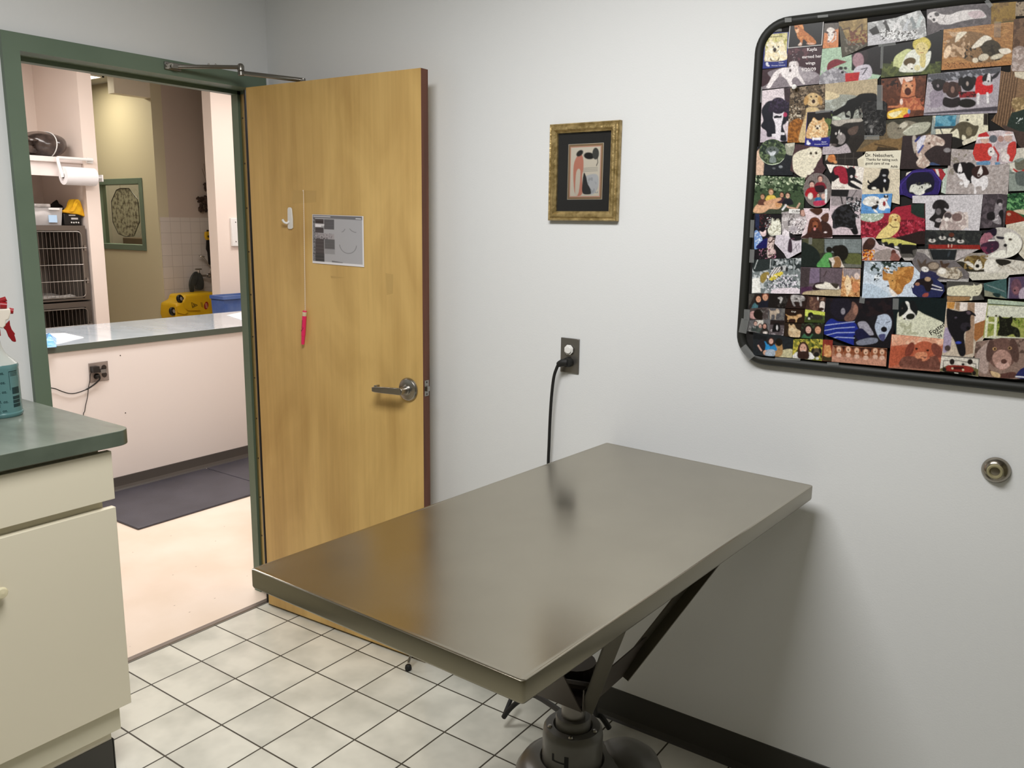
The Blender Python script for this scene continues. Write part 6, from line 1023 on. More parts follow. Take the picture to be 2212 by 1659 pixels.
P(4, [480, 880, 640, 830, 950, 828, 1000, 900, 940, 1000, 460, 960], 'a43038', lambda c: (c.poly([860, 830, 900, 830, 920, 930, 890, 930], 'e9dfd6', False), c.poly([480, 880, 560, 850, 540, 920, 480, 930], 'ded6cc')), 'red and white print peeping out above the purple cat bed', kind='poly')
P(4, [400, 985, 560, 848, 700, 818, 830, 832, 948, 985, 925, 1100, 900, 1166, 640, 1180, 558, 1224, 440, 1175, 388, 1172, 385, 1080], '2c1f62', lambda c: (c.poly([500, 1130, 480, 980, 560, 890, 700, 868, 800, 890, 850, 980, 830, 1110, 720, 1150, 600, 1170], '16142a'), c.poly([520, 1130, 540, 1050, 600, 1030, 640, 1050, 760, 1020, 810, 1060, 740, 1100, 680, 1160, 610, 1175, 570, 1140], 'd6d6cc'), c.noise((570, 1010, 790, 1090), '3c3c34', 34, .5, 3, 1.001), c.poly([700, 1110, 720, 1150, 640, 1180], 'efece2'), c.line([420, 1150, 400, 1040, 560, 870, 820, 850, 930, 990, 910, 1140], 12, '45338a')), 'cats asleep in a purple hooded pet bed', kind='poly')
P(4, [830, 125, 1560, 92, 1565, 385, 1080, 582, 1085, 360, 800, 380], 'e4ddc4', lambda c: (c.poly([790, 200, 850, 120, 870, 380, 740, 380], '98a09c', False), c.poly([1135, 110, 1195, 105, 1160, 310, 1120, 260], '9ba2a2', False), c.poly([870, 122, 1140, 112, 1130, 260, 855, 268], '3b7d98', False), c.noise((860, 115, 1140, 265), '6ca4b8', 90, .5, 3), c.poly([845, 268, 1135, 258, 1130, 290, 850, 300], '26343e', False), c.line([930, 300, 960, 370], 14, '2c3438'), c.poly([1505, 95, 1562, 92, 1565, 250, 1500, 245], '2c241e', False), c.poly([1055, 345, 1120, 260, 1200, 205, 1290, 205, 1380, 250, 1440, 260, 1400, 380, 1330, 410, 1320, 490, 1280, 490, 1265, 400, 1220, 380, 1215, 460, 1190, 460, 1160, 300, 1100, 330], '564e3c'), c.ell(1310, 330, 40, 60, '857a60'), c.ell(1290, 180, 17, 16, '2c281c'), c.poly([1080, 400, 1290, 480, 1330, 570, 1085, 575], '1e1b18'), c.poly([1220, 470, 1360, 420, 1380, 540, 1290, 560], 'dcd4c0')), 'tabby cat walking past a blue computer screen', kind='poly')
P(4, [1565, 480, 1900, 560, 2060, 545, 2060, 1118, 1838, 1125, 1840, 780], 'd3cdc0', lambda c: (c.poly([1850, 780, 2060, 700, 2060, 1118, 1838, 1125], '8f9890'), c.poly([1840, 770, 1960, 740, 2060, 800, 2060, 860, 1900, 870], 'dcd8cc'), c.line([1850, 885, 1910, 880], 8, '2c2a28'), c.poly([1915, 720, 1960, 740, 2060, 700, 2060, 830, 1940, 840], '6e6c5e'), c.poly([1900, 820, 1980, 860, 2060, 820, 2060, 870, 1975, 890, 1905, 850], 'b8312c'), c.poly([1930, 880, 2060, 870, 2060, 1040, 1990, 1050, 1940, 1020], '5d6562')), 'grey cat with a red bandana at the right edge', kind='poly')
P(4, [1065, 560, 1380, 575, 1850, 775, 1826, 1168, 998, 1162, 1030, 800], 'aa9f9c', lambda c: (c.noise((990, 550, 1860, 1170), 'bcb2b0', 30, .5, 3), c.noise((1040, 560, 1300, 900), '8d8478', 40, .55, 4), c.poly([1230, 950, 1180, 850, 1300, 740, 1400, 800, 1400, 950, 1330, 1020], '151214'), c.poly([1150, 880, 1230, 870, 1280, 960, 1320, 1000, 1280, 1060, 1250, 1060, 1230, 980, 1180, 950], 'ece8ea'), c.poly([1100, 770, 1180, 745, 1260, 740, 1300, 800, 1240, 880, 1170, 890, 1120, 860], '191316'), c.poly([1180, 765, 1200, 765, 1220, 850, 1185, 890, 1160, 850], 'ece6e6'), c.ell(1187, 880, 15, 14, '2a2022'), c.ell(1210, 1020, 26, 22, 'ece8ea'), c.ell(1270, 1055, 26, 20, 'ece8ea'), c.poly([1345, 1010, 1350, 920, 1450, 900, 1550, 930, 1560, 1040, 1510, 1110, 1480, 1110, 1470, 1060, 1400, 1070, 1410, 1150, 1375, 1150, 1380, 1060], 'e9e4e6'), c.poly([1350, 900, 1360, 820, 1440, 785, 1530, 795, 1575, 880, 1550, 910, 1500, 920, 1440, 960, 1400, 950], '35201e'), c.poly([1460, 800, 1475, 800, 1490, 880, 1440, 930, 1420, 900], 'ece4e2'), c.ell(1440, 908, 22, 16, '4a302c')), 'two springer spaniels sitting on grey gravel', kind='poly')
P(4, [1430, 372, 1560, 330, 1720, 315, 1895, 335, 1940, 470, 1935, 620, 1880, 745, 1650, 778, 1415, 775, 1358, 620], 'bfb0b4', lambda c: (c.noise((1350, 310, 1950, 780), 'd8ccd0', 40, .5, 3), c.poly([1370, 520, 1450, 490, 1610, 500, 1600, 700, 1480, 730, 1365, 690], 'c23a34'), c.poly([1830, 510, 1930, 470, 1935, 640, 1890, 730, 1820, 690], 'c8403a'), c.ell(1520, 430, 62, 62, 'd6b4a4'), c.poly([1430, 400, 1460, 345, 1530, 330, 1585, 400, 1580, 420, 1440, 425], 'c02c30'), c.line([1430, 420, 1585, 412], 26, 'f0eae8'), c.ell(1630, 430, 55, 50, '5e646c'), c.ell(1730, 430, 40, 42, 'b08a80'), c.ell(1830, 420, 55, 50, 'c8a89c'), c.line([1775, 380, 1890, 370], 22, 'efe9e8'), c.poly([1790, 365, 1830, 330, 1890, 360], 'd8b8b4'), c.ell(1605, 600, 44, 60, 'ece4e2'), c.ell(1600, 600, 12, 12, '3a3030'), c.ell(1770, 600, 40, 60, 'd2c6c4'), c.ell(1790, 680, 60, 60, 'e4dad8'), c.poly([1410, 740, 1570, 720, 1580, 775, 1415, 777], '6490b4'), c.poly([1655, 740, 1720, 740, 1720, 772, 1655, 775], '6490b4', False), c.line([1640, 540, 1700, 640, 1690, 720], 26, 'b83a38')), 'people in red santa hats holding small white dogs, cut-out print', kind='poly')
P(4, [1825, 1160, 2065, 1142, 2065, 1625, 1790, 1565], '2c5a38', lambda c: (c.noise((1780, 1140, 2070, 1400), '6ca068', 30, .5, 3), c.noise((1780, 1140, 2070, 1400), '12301e', 26, .58, 5), c.poly([1800, 1400, 1900, 1390, 2065, 1500, 2065, 1560, 1900, 1570, 1790, 1560], '8c2c1e'), c.poly([1900, 1385, 2065, 1370, 2065, 1440], 'd8ccae'), c.ell(1840, 1430, 26, 20, 'c4a088'), c.poly([1790, 1600, 1900, 1570, 2065, 1530, 2065, 1625], 'd6ceb4')), 'green foliage and a red shape at the right edge below the gravel print')
P(4, [1495, 1165, 1735, 1160, 1822, 1170, 1782, 1600, 1640, 1610, 1450, 1618], '453d42', lambda c: (c.noise((1440, 1150, 1830, 1620), '5c5258', 50, .5, 3), c.poly([1640, 1400, 1660, 1300, 1690, 1240, 1760, 1260, 1750, 1340, 1770, 1450, 1750, 1560, 1640, 1540, 1600, 1450], '8f878c'), c.ell(1715, 1270, 44, 44, '2a2528'), c.ell(1722, 1300, 24, 20, 'b9b0b4'), c.poly([1700, 1420, 1740, 1370, 1770, 1400, 1760, 1590, 1740, 1590, 1735, 1500], '1c1a1e'), c.noise((1500, 1440, 1700, 1600), 'c9c3c6', 20, .55, 6), c.poly([1550, 1420, 1640, 1400, 1650, 1500, 1560, 1500], '1e1b1e')), 'dim print of a husky sitting in shadow', kind='poly')
P(4, [558, 1185, 1496, 1168, 1446, 1652, 735, 1642, 728, 1285, 560, 1282], 'd0cbcf', lambda c: (c.poly([780, 1500, 850, 1420, 870, 1340, 950, 1340, 1000, 1380, 1020, 1420, 960, 1500, 940, 1610, 850, 1600, 850, 1540], '252122'), c.ell(930, 1300, 92, 66, '1f1b1c'), c.ell(858, 1320, 34, 48, '282425', 20), c.ell(1015, 1320, 30, 46, '282425', -20), c.ell(905, 1395, 34, 44, '6a6466'), c.ell(910, 1510, 44, 26, 'a8a0a2'), c.poly([920, 1640, 950, 1520, 980, 1430, 1040, 1390, 1100, 1430, 1180, 1390, 1260, 1440, 1300, 1540, 1240, 1630, 1100, 1650], 'b3a29e'), c.noise((940, 1400, 1300, 1650), 'dccfc9', 50, .45, 3), c.ell(1030, 1450, 50, 44, '4d4344'), c.ell(1150, 1470, 70, 56, '7c6662'), c.ell(1015, 1500, 30, 26, 'efe6e2')), 'black puppy and a fluffy grey puppy on plain white', kind='poly')
P(4, [430, 392, 1086, 358, 1060, 782, 790, 780, 700, 830, 388, 830], '332829', lambda c: (c.poly([560, 400, 600, 390, 620, 520, 590, 620, 560, 500], 'b9aea2'), c.poly([610, 640, 600, 500, 660, 410, 780, 370, 880, 390, 980, 450, 970, 520, 860, 520, 740, 600, 720, 650, 800, 760, 740, 820, 640, 800, 610, 740, 640, 690], 'b49c90'), c.noise((600, 380, 980, 820), 'd9c8bc', 36, .5, 3), c.poly([620, 480, 680, 400, 740, 390, 700, 500, 630, 620], 'd9d6e2'), c.line([600, 460, 650, 410], 30, '3a3f7c'), c.line([640, 610, 700, 520], 26, '4c5690'), c.ell(780, 490, 17, 14, '46342c'), c.ell(1020, 580, 46, 30, '8f8a8c'), c.poly([790, 780, 820, 740, 940, 790], '3a4a6c')), 'blurry shaggy cream dog with a blue and white toy, dark print', kind='poly')
P(6, [908, 285, 1655, 295, 1640, 545, 900, 540], '282a2b', lambda c: (c.noise((900, 280, 1660, 480), '3a3c3a', 40, .5, 3), c.poly([955, 475, 1000, 480, 1640, 485, 1630, 550, 950, 530], '8f2a24', False), *[(c.ell(x, y, 46, 26, 'd6d2cc'), c.ell(x, y - 34, 20, 26, '1c1c1e'), c.ell(x, y + 4, 20, 10, '3c3a3a')) for x, y in ((1000, 425), (1135, 390), (1255, 410), (1375, 435))], c.ell(1255, 350, 36, 28, '5c3024'), c.line([1215, 480, 1215, 510], 14, 'd8a898'), c.line([1260, 480, 1255, 510], 14, 'd8a898')), 'row of small black and white animals on a red bench')
P(6, [700, 540, 960, 540, 1330, 535, 1620, 540, 1500, 600, 1310, 695, 1000, 690, 640, 690, 560, 600], '96908c', lambda c: (c.noise((560, 530, 1620, 700), 'b2aca8', 50, .5, 3), c.poly([960, 540, 1330, 545, 1298, 686, 1008, 682], '202427', False), c.line([952, 545, 1000, 690], 12, '55534f'), c.poly([1335, 560, 1600, 545, 1500, 600, 1310, 690], 'b9b0b0', False), c.ell(1220, 600, 14, 40, '3a4046', 20)), 'grey print with a dark rectangular opening, under the red bench print', kind='poly')
P(6, [330, 400, 480, 385, 790, 470, 800, 545, 770, 650, 590, 650, 430, 560, 330, 470], '55524e', lambda c: (c.poly([330, 430, 380, 400, 600, 385, 780, 440, 800, 480, 560, 500, 400, 470], 'c9c46c'), c.line([380, 400, 680, 405], 9, '3a3a34'), c.poly([580, 480, 800, 490, 790, 540, 740, 560, 760, 640, 720, 600, 600, 600, 580, 560], '151415'), c.poly([330, 490, 360, 450, 410, 445, 420, 520, 350, 560], '1c1a1b'), c.ell(350, 500, 20, 30, 'd6d0cc'), c.ell(390, 545, 34, 34, '8f8a88'), c.poly([420, 540, 430, 470, 490, 460, 500, 540], '17151a'), c.poly([500, 500, 540, 490, 560, 465, 600, 470, 590, 560, 560, 520], '1c1a1c'), c.ell(530, 515, 30, 14, 'e0dcda', 20)), 'cats and a black dog around a yellow object', kind='poly')
P(6, [75, 392, 130, 382, 230, 385, 300, 480, 480, 525, 560, 560, 592, 640, 560, 692, 75, 692], 'cdbcbe', lambda c: (c.poly([80, 520, 100, 460, 150, 400, 200, 390, 250, 430, 240, 500, 180, 560, 100, 580], '3d2620'), c.ell(195, 440, 48, 46, '4c2f28'), c.noise((70, 545, 240, 692), 'e08a34', 22, .4, 3, 1.001), c.noise((70, 545, 240, 692), '8a3418', 22, .5, 4, 1.001), c.noise((70, 560, 240, 660), 'f2c860', 16, .7, 6), c.poly([240, 600, 300, 560, 450, 540, 470, 650, 400, 690, 240, 670], '9c8f8a'), c.line([240, 530, 330, 560], 8, '3c2a26'), c.ell(490, 590, 34, 48, '5c342c'), c.poly([450, 690, 470, 600, 540, 600, 580, 690], '8a5850')), 'brown dog silhouette over an orange fire, odd-shaped cut-out', kind='poly')
P(6, [1975, 215, 2230, 165, 2240, 700, 2150, 610, 1980, 300], 'd2cab8', lambda c: c.noise((1900, 100, 2240, 700), 'e2dccc', 70, .5, 3), 'plain pale print at the right edge beside the round white dog', kind='poly')
P(6, [1290, 720, 1500, 592, 1690, 585, 1900, 660, 2240, 700, 2240, 862, 2020, 880, 1970, 935, 1530, 950], 'd9d3c8', lambda c: (c.poly([1500, 590, 1700, 580, 1720, 650, 1440, 660, 1300, 720], '9a9088'), c.poly([1295, 730, 1400, 700, 1560, 800, 1780, 800, 1720, 835, 1420, 830], '2f2a20'), c.poly([1420, 700, 1440, 650, 1560, 620, 1680, 650, 1750, 690, 1720, 760, 1650, 800, 1600, 820, 1560, 810, 1540, 740, 1480, 700], '5f4a2a'), c.noise((1420, 620, 1740, 800), '8a7448', 34, .5, 3), c.poly([1600, 680, 1640, 700, 1660, 780, 1600, 815, 1550, 800, 1560, 740], 'e6e0d4'), c.ell(1597, 762, 27, 25, '141210'), c.line([1510, 700, 1545, 715], 8, 'b8a048'), c.ell(1618, 690, 14, 8, '2a2014'), c.poly([1720, 680, 1860, 700, 1900, 770, 1840, 830, 1690, 830], 'ebe6dc'), c.poly([1850, 670, 2000, 680, 2040, 720, 1920, 760, 1850, 720], '26231e'), c.noise((1850, 690, 2230, 830), 'b5ada0', 40, .55, 5), c.poly([1450, 860, 2000, 850, 1960, 935, 1530, 945], 'cfcabc', False)), 'brown and white hound with a big nose lying down', kind='poly')
P(6, [735, 700, 800, 570, 900, 600, 1000, 690, 1300, 690, 1490, 860, 1480, 985, 840, 960], '6e6869', lambda c: (c.poly([840, 960, 850, 830, 960, 820, 1080, 870, 1090, 920, 1000, 960], '2d2d4e'), c.poly([840, 955, 1000, 950, 1480, 930, 1480, 985], 'b6b2b0', False), c.poly([800, 680, 830, 690, 860, 730, 900, 680, 925, 680, 920, 730, 1000, 700, 1100, 740, 1060, 820, 960, 820, 900, 840, 860, 800, 830, 770], '55483f'), c.ell(1020, 760, 70, 44, '9c8c7c'), c.ell(905, 805, 50, 34, 'e6e2de', 15), c.ell(915, 808, 8, 7, '3a2c28'), c.poly([1100, 700, 1130, 690, 1150, 730, 1230, 720, 1210, 760, 1180, 800, 1130, 790], '4c3a30'), c.poly([1070, 820, 1110, 780, 1200, 800, 1300, 780, 1390, 850, 1390, 920, 1280, 940, 1120, 900, 1060, 870], 'cabfae'), c.noise((1180, 770, 1390, 930), '8c7e6c', 40, .5, 4), c.ell(1130, 830, 52, 40, 'efe9e0'), c.line([1100, 920, 1330, 945, 1400, 900], 12, '241e20')), 'two tabby kittens lying side by side', kind='poly')
P(6, [1910, 457, 282, 206], '928a8c', lambda c: (c.noise((1620, 240, 2200, 460), '7c7476', 60, .5, 3), c.poly([1840, 420, 1780, 250, 2000, 235, 2190, 380, 2190, 560, 1960, 662, 1720, 640, 1760, 560, 1840, 520], 'c6c0ba'), c.poly([1950, 340, 2040, 320, 2130, 360, 2180, 470, 2130, 590, 1990, 650, 1760, 640, 1880, 560, 1990, 540, 1960, 430], 'efece0'), c.ell(2030, 410, 26, 16, '4a3e34'), c.ell(1966, 488, 24, 22, '1e1a1c'), c.line([1985, 500, 1975, 600], 10, '8a8480'), c.poly([1850, 370, 1950, 380, 1930, 410, 1860, 400], '2a2630'), c.poly([1620, 420, 1660, 360, 1730, 290, 1800, 300, 1800, 380, 1740, 420, 1780, 470, 1700, 490, 1640, 470], 'a36a78'), c.poly([1700, 330, 1720, 270, 1840, 260, 1850, 340, 1810, 370, 1760, 320], '1f1628'), c.line([1745, 425, 1825, 422], 14, 'f2eeea'), c.poly([1640, 480, 1850, 430, 1880, 520, 1780, 590, 1700, 600], '3c2438'), c.noise((1640, 480, 1800, 600), '74304a', 40, .5, 7)), 'round cut-out of a person nose to nose with a white dog', kind='ell')
P(6, [1190, 960, 1480, 970, 1700, 990, 1685, 1205, 1195, 1235], '4c4a46', lambda c: (c.poly([1620, 1060, 1780, 1050, 1700, 1200], '16140f'), c.poly([1200, 1080, 1230, 1040, 1400, 1015, 1540, 1020, 1540, 990, 1580, 1020, 1650, 1000, 1655, 1080, 1610, 1150, 1540, 1160, 1520, 1220, 1490, 1210, 1500, 1160, 1220, 1150], 'ddd8bd'), c.ell(1588, 1120, 11, 9, '4a3c30'), c.line([1560, 1080, 1580, 1085], 6, '6a5c4c'), c.line([1610, 1080, 1630, 1076], 6, '6a5c4c'), c.poly([1195, 1160, 1500, 1165, 1490, 1228, 1195, 1235], 'a07c54', False)), 'white cat lying along a cardboard box', kind='quad')
P(6, [1680, 990, 1980, 925, 1985, 1195, 1690, 1160], '41605f', lambda c: (c.line([1720, 1010, 1960, 1100], 10, '8a9a98'), c.poly([1690, 1080, 1860, 1130, 1985, 1195, 1690, 1180], '8d8c78', False), c.poly([1800, 1120, 1900, 1130, 1880, 1180, 1820, 1160], '1c3030')), 'teal-green print beside the white cat on its box')
P(6, [2010, 915, 2250, 895, 2250, 1195, 1990, 1190], '564560', lambda c: (c.poly([2010, 915, 2030, 912, 2010, 1190, 1990, 1190], '8c94a0', False), c.ell(2110, 1040, 70, 110, '6a4a58'), c.ell(2105, 1080, 40, 50, '8c6068'), c.ell(2090, 1085, 14, 12, '241a20'), c.poly([2160, 1080, 2250, 1040, 2250, 1195, 2150, 1190], 'b8a8b8')), 'purple-toned dog print at the right edge')
P(6, [105, 700, 712, 712, 838, 852, 832, 1165, 300, 1195, 72, 1188], 'd0dbe8', lambda c: (c.poly([105, 700, 700, 712, 640, 800, 420, 830, 250, 880, 130, 830], 'aebac4'), c.noise((180, 700, 680, 850), '29342f', 40, .601, 3, soft=.05), c.noise((200, 690, 640, 840), '3a4a44', 26, .62, 13), c.noise((180, 700, 680, 850), 'e8eef4', 34, .7, 4), c.ell(270, 910, 34, 34, 'e6ecf2'), c.noise((230, 860, 340, 980), '222a28', 26, .6, 5), c.poly([90, 1000, 200, 1000, 330, 1060, 420, 1160, 80, 1180], 'bcccdc'), c.poly([345, 880, 350, 820, 400, 850, 470, 880, 490, 820, 530, 830, 600, 780, 740, 765, 760, 800, 740, 920, 700, 980, 640, 1020, 580, 1130, 460, 1130, 440, 1050, 430, 960, 360, 950], 'ab7238'), c.noise((340, 770, 760, 1130), 'c68e4c', 40, .5, 6), c.poly([400, 870, 480, 870, 520, 960, 500, 1060, 450, 1080, 430, 1000], 'cc9654'), c.poly([430, 1050, 480, 1080, 520, 1120, 540, 1150, 470, 1160], 'f0e8e0'), c.ell(420, 1025, 14, 12, '3a2418'), c.ell(475, 955, 10, 8, '241810')), 'fox-coloured collie standing in deep snow, white-bordered print', kind='poly', border=None)
P(6, [725, 1040, 800, 940, 930, 895, 1040, 920, 1150, 1010, 1165, 1090, 1110, 1175, 820, 1178, 745, 1120], '262b54', lambda c: (c.poly([745, 1010, 780, 960, 900, 920, 1000, 940, 1010, 1000, 990, 1060, 960, 1100, 920, 1090, 880, 1020, 800, 1010], '1d1518'), c.poly([900, 930, 930, 905, 980, 920, 970, 960, 920, 960], 'b79a7c'), c.ell(805, 1000, 30, 22, 'a5745c'), c.line([1000, 1010, 1120, 1050], 12, 'e8e4e8'), c.line([990, 1060, 1135, 1085], 12, 'e8e4e8'), c.line([1010, 1030, 1120, 1065], 10, '1c1418'), c.poly([870, 1150, 900, 1120, 950, 1120, 940, 1165, 880, 1168], '9c4c44'), c.ell(745, 1030, 10, 18, 'e4e0e4')), 'oval-cut print of a dark dog sprawled on navy blue', kind='poly')
P(7, [195, 105, 520, 98, 505, 325, 195, 335], '2b2523', lambda c: (c.poly([195, 105, 290, 105, 230, 240, 195, 300], '4c4a46', False), person(c, 345, 180, 52, 'd9a284', '1c1412', '4a7078', long=1), person(c, 450, 150, 56, 'cf9c80', '5c2c1c', '1a1c28')), 'smiling dark-haired person leaning against another, bottom left corner group')
P(7, [515, 108, 840, 118, 810, 325, 490, 322], '1a1616', lambda c: (c.poly([640, 170, 690, 150, 720, 170, 710, 210, 690, 250, 670, 240, 680, 200], 'b8b4b2'), c.noise((640, 150, 800, 320), '3a3634', 26, .55, 3)), 'very dark print with a faint pale dog, below the flag print')
P(7, [835, 112, 1120, 132, 1085, 335, 755, 325], '2b1c19', lambda c: (c.poly([840, 150, 900, 115, 1000, 125, 1060, 160, 1050, 210, 1010, 220, 1015, 290, 985, 290, 970, 230, 890, 230, 915, 290, 885, 290, 860, 230], '918c8b'), c.noise((840, 120, 1060, 240), 'b9b4b2', 30, .5, 3), c.ell(930, 185, 20, 18, '5c5654'), c.line([990, 205, 1050, 185], 8, '4a4644')), 'silver dappled dog standing on a dark brown floor')
P(7, [1115, 138, 1385, 158, 1360, 388, 1065, 352], '3f2c27', lambda c: (c.poly([1150, 340, 1130, 220, 1190, 160, 1260, 200, 1290, 300, 1250, 360], '5c4038'), c.noise((1130, 160, 1360, 370), '80604f', 34, .55, 3), c.poly([1300, 240, 1340, 220, 1370, 260, 1355, 380, 1290, 330], 'e0d4cc'), c.ell(1262, 178, 10, 24, 'ece0d8'), c.ell(1310, 340, 50, 24, '2c1a16')), 'brown spaniels close together beside the portrait of a child')
P(7, [480, 320, 760, 332, 745, 515, 470, 502], '58565a', lambda c: (c.noise((470, 320, 760, 515), '6c6a68', 50, .5, 3), c.poly(T2(STD, 585, 412, 165, 175, 1), 'b5a493'), c.ell(645, 385, 26, 24, 'c8b8a6')), 'pale tan dog standing on a grey road')
P(7, [215, 330, 505, 310, 485, 512, 210, 505], '4b4241', lambda c: (c.poly([225, 480, 215, 400, 270, 370, 320, 400, 330, 480], 'c69a96'), c.ell(340, 420, 72, 78, '19130f'), c.ell(380, 480, 30, 40, '1d1613'), c.noise((380, 330, 500, 500), '6c6664', 40, .5, 3)), 'small print of a black dog leaning on a pink shape', texts=[('Fay', 375, 360, 52, 6, '17120f')])
P(7, [755, 335, 1065, 345, 1052, 560, 745, 535], '27170f', lambda c: (c.poly(T2(STD, 890, 480, 250, 130, 1), 'b98f5f'), c.noise((780, 420, 1020, 540), 'd0a878', 34, .5, 3), c.ell(862, 525, 60, 36, '2e1812'), c.ell(985, 440, 30, 24, 'cda67c')), 'tan dog standing on dark brown with tiny white lettering', texts=[('Kings', 850, 390, 34, 0, 'd8d0c4')])
P(7, [1065, 342, 1375, 385, 1362, 552, 1052, 545], '4a5a2e', lambda c: (c.poly([1065, 345, 1375, 385, 1368, 440, 1062, 400], 'c9d25c', False), c.poly([1060, 380, 1110, 350, 1110, 460, 1060, 440], 'd8e06c', False), c.poly([1090, 500, 1110, 440, 1180, 430, 1260, 430, 1330, 450, 1330, 500, 1240, 510, 1150, 500], '2e2c22'), c.ell(1150, 430, 42, 42, '1c1a18'), c.ell(1165, 455, 15, 14, '5c5850'), c.ell(1125, 490, 18, 22, 'd0ccc4'), c.poly([1052, 500, 1360, 510, 1360, 552, 1052, 545], '39441f', False)), 'dark bulldog resting on grass before a lime wall')
P(7, [205, 512, 535, 500, 520, 742, 172, 678], '6b696a', lambda c: (c.poly([300, 510, 420, 515, 420, 570, 290, 600], 'd6cfc6', False), person(c, 300, 560, 34, 'd3aea0', '1c1414', '3c4442'), person(c, 372, 598, 30, 'cfaa9c', '2a1c18', '4c5450'), person(c, 440, 600, 36, 'cf9c8c', '17100f', '34302e', long=1), c.ell(450, 705, 34, 20, 'e8dcd6'), c.noise((200, 600, 300, 700), '8f8f8c', 30, .5, 3)), 'print of three dark-haired people crowded together, left edge', tapes=[(165, 430, 90, 170, 3), (120, 600, 120, 220, 12)])
P(7, [530, 512, 758, 515, 728, 748, 505, 738], '5a5154', lambda c: (c.poly([530, 512, 758, 515, 750, 590, 520, 580], '241b1b', False), c.poly([560, 690, 570, 600, 600, 560, 660, 560, 680, 620, 670, 690, 620, 690], '121013'), c.ell(632, 625, 15, 34, 'd8d4d6'), c.noise((500, 640, 740, 748), 'a89fa2', 40, .5, 3)), 'black dog with a white chest stripe sitting on pavement')
P(7, [745, 545, 1020, 565, 1000, 785, 738, 758], '2b1f17', lambda c: (c.poly([810, 740, 820, 600, 860, 590, 900, 580, 930, 640, 990, 680, 990, 760, 900, 780], 'c4a884'), c.noise((800, 580, 1000, 780), 'dcc4a0', 30, .5, 3), c.poly([815, 610, 820, 570, 850, 600, 885, 570, 895, 620], 'd8b890'), c.ell(855, 650, 34, 30, 'e2cba8')), 'cream cat sitting upright in the dark')
P(7, [1012, 560, 1355, 555, 1342, 808, 985, 782], '25231e', lambda c: (c.noise((1010, 555, 1355, 640), '3c4a34', 34, .5, 3), person(c, 1115, 650, 58, 'dfb4a4', '1d1210', '3f6a4c', long=1), person(c, 1262, 655, 62, 'd69f80', '2a1a12', '20281e')), 'couple posing cheek to cheek, small print by the child portrait')
P(7, [262, 705, 700, 745, 885, 795, 862, 1092, 265, 1050], '22262a', lambda c: (c.poly([262, 705, 480, 760, 470, 830, 262, 800], '17191c', False), c.noise((710, 800, 870, 1090), 'a2a88a', 30, .45, 3), c.poly([700, 980, 865, 960, 860, 1090, 610, 1070], 'c8c09a'), c.poly([600, 1065, 600, 900, 650, 800, 700, 850, 720, 1000, 680, 1070], 'a98458'), c.ell(660, 850, 55, 60, '1b1511'), person(c, 540, 830, 44, 'deb0a0', '3a2420', '2d7fb8', long=1), c.poly([420, 870, 450, 840, 520, 930, 580, 900, 580, 970, 470, 980], '2e88c4'), c.poly([330, 880, 390, 800, 450, 870, 440, 970, 350, 980], '26222a'), c.line([340, 900, 390, 980], 22, 'd0a898'), c.ell(460, 1010, 44, 38, 'd6a890'), c.poly([450, 1050, 480, 970, 590, 970, 590, 1060], 'aab6c4')), 'person in a bright blue top hugging a shepherd dog', tapes=[(795, 1110, 390, 34, 3), (170, 1010, 130, 230, -38)])
P(7, [885, 800, 1338, 802, 1326, 1142, 868, 1092], '7c7c34', lambda c: (c.noise((860, 790, 1340, 1100), 'c9b84c', 34, .5, 3), c.noise((860, 790, 1340, 1100), '39461f', 34, .58, 5), c.poly([875, 1090, 900, 1030, 960, 1000, 1160, 1010, 1190, 1110], 'e9e6e4'), c.ell(1035, 980, 88, 140, '3b241f'), c.ell(1035, 950, 52, 76, 'd4a490'), c.line([1010, 985, 1062, 985], 10, 'f0e6e2'), c.ell(1012, 935, 8, 6, '2a1a18'), c.ell(1058, 935, 8, 6, '2a1a18'), c.poly([960, 1000, 1110, 1000, 1110, 1110, 960, 1095], '34201c'), c.ell(1240, 1010, 66, 70, '554a3c'), c.ell(1180, 980, 22, 44, '231d1a', 15), c.ell(1300, 980, 22, 44, '231d1a', -15), c.ell(1240, 1040, 40, 40, '1a1716'), c.ell(1250, 1100, 26, 20, 'd8d4cc')), 'long-haired smiling person beside a boxer dog in yellow foliage')
P(7, [1340, 808, 1492, 818, 1478, 1148, 1322, 1140], '86342a', lambda c: (c.poly([1330, 1060, 1480, 1080, 1478, 1148, 1322, 1140], '3a3420', False), c.poly([1360, 1060, 1350, 960, 1370, 880, 1400, 900, 1440, 900, 1460, 940, 1470, 1040, 1440, 1080], 'c98a58'), c.noise((1350, 870, 1470, 1080), 'dca872', 30, .5, 3)), 'orange cat on a brick-red background, narrow print')
P(7, [1485, 898, 2330, 945, 2312, 1225, 1472, 1150], 'a5735a', lambda c: (c.poly([1490, 905, 2330, 950, 2325, 1010, 1600, 1000], '3a1f18', False), c.poly([1472, 1150, 1480, 1060, 1700, 1080, 2320, 1110, 2312, 1225], 'c08c76', False), *[(c.ell(x, y + 44, 60, 70, '965a3c'), c.ell(x - 44, y + 20, 22, 58, '8c4f34', 12), c.ell(x + 44, y + 20, 22, 58, '8c4f34', -12), c.ell(x, y, 36, 46, 'dcb296'), c.ell(x, y + 10, 10, 10, '2c1812'), c.ell(x, y + 90, 40, 34, 'd9b4a0')) for x, y in ((1585, 960), (1730, 960), (1860, 980), (2000, 1000), (2145, 985), (2250, 1000))]), 'line of brown and white hounds lying side by side, long print', tapes=[(1492, 1180, 180, 36, 4)])
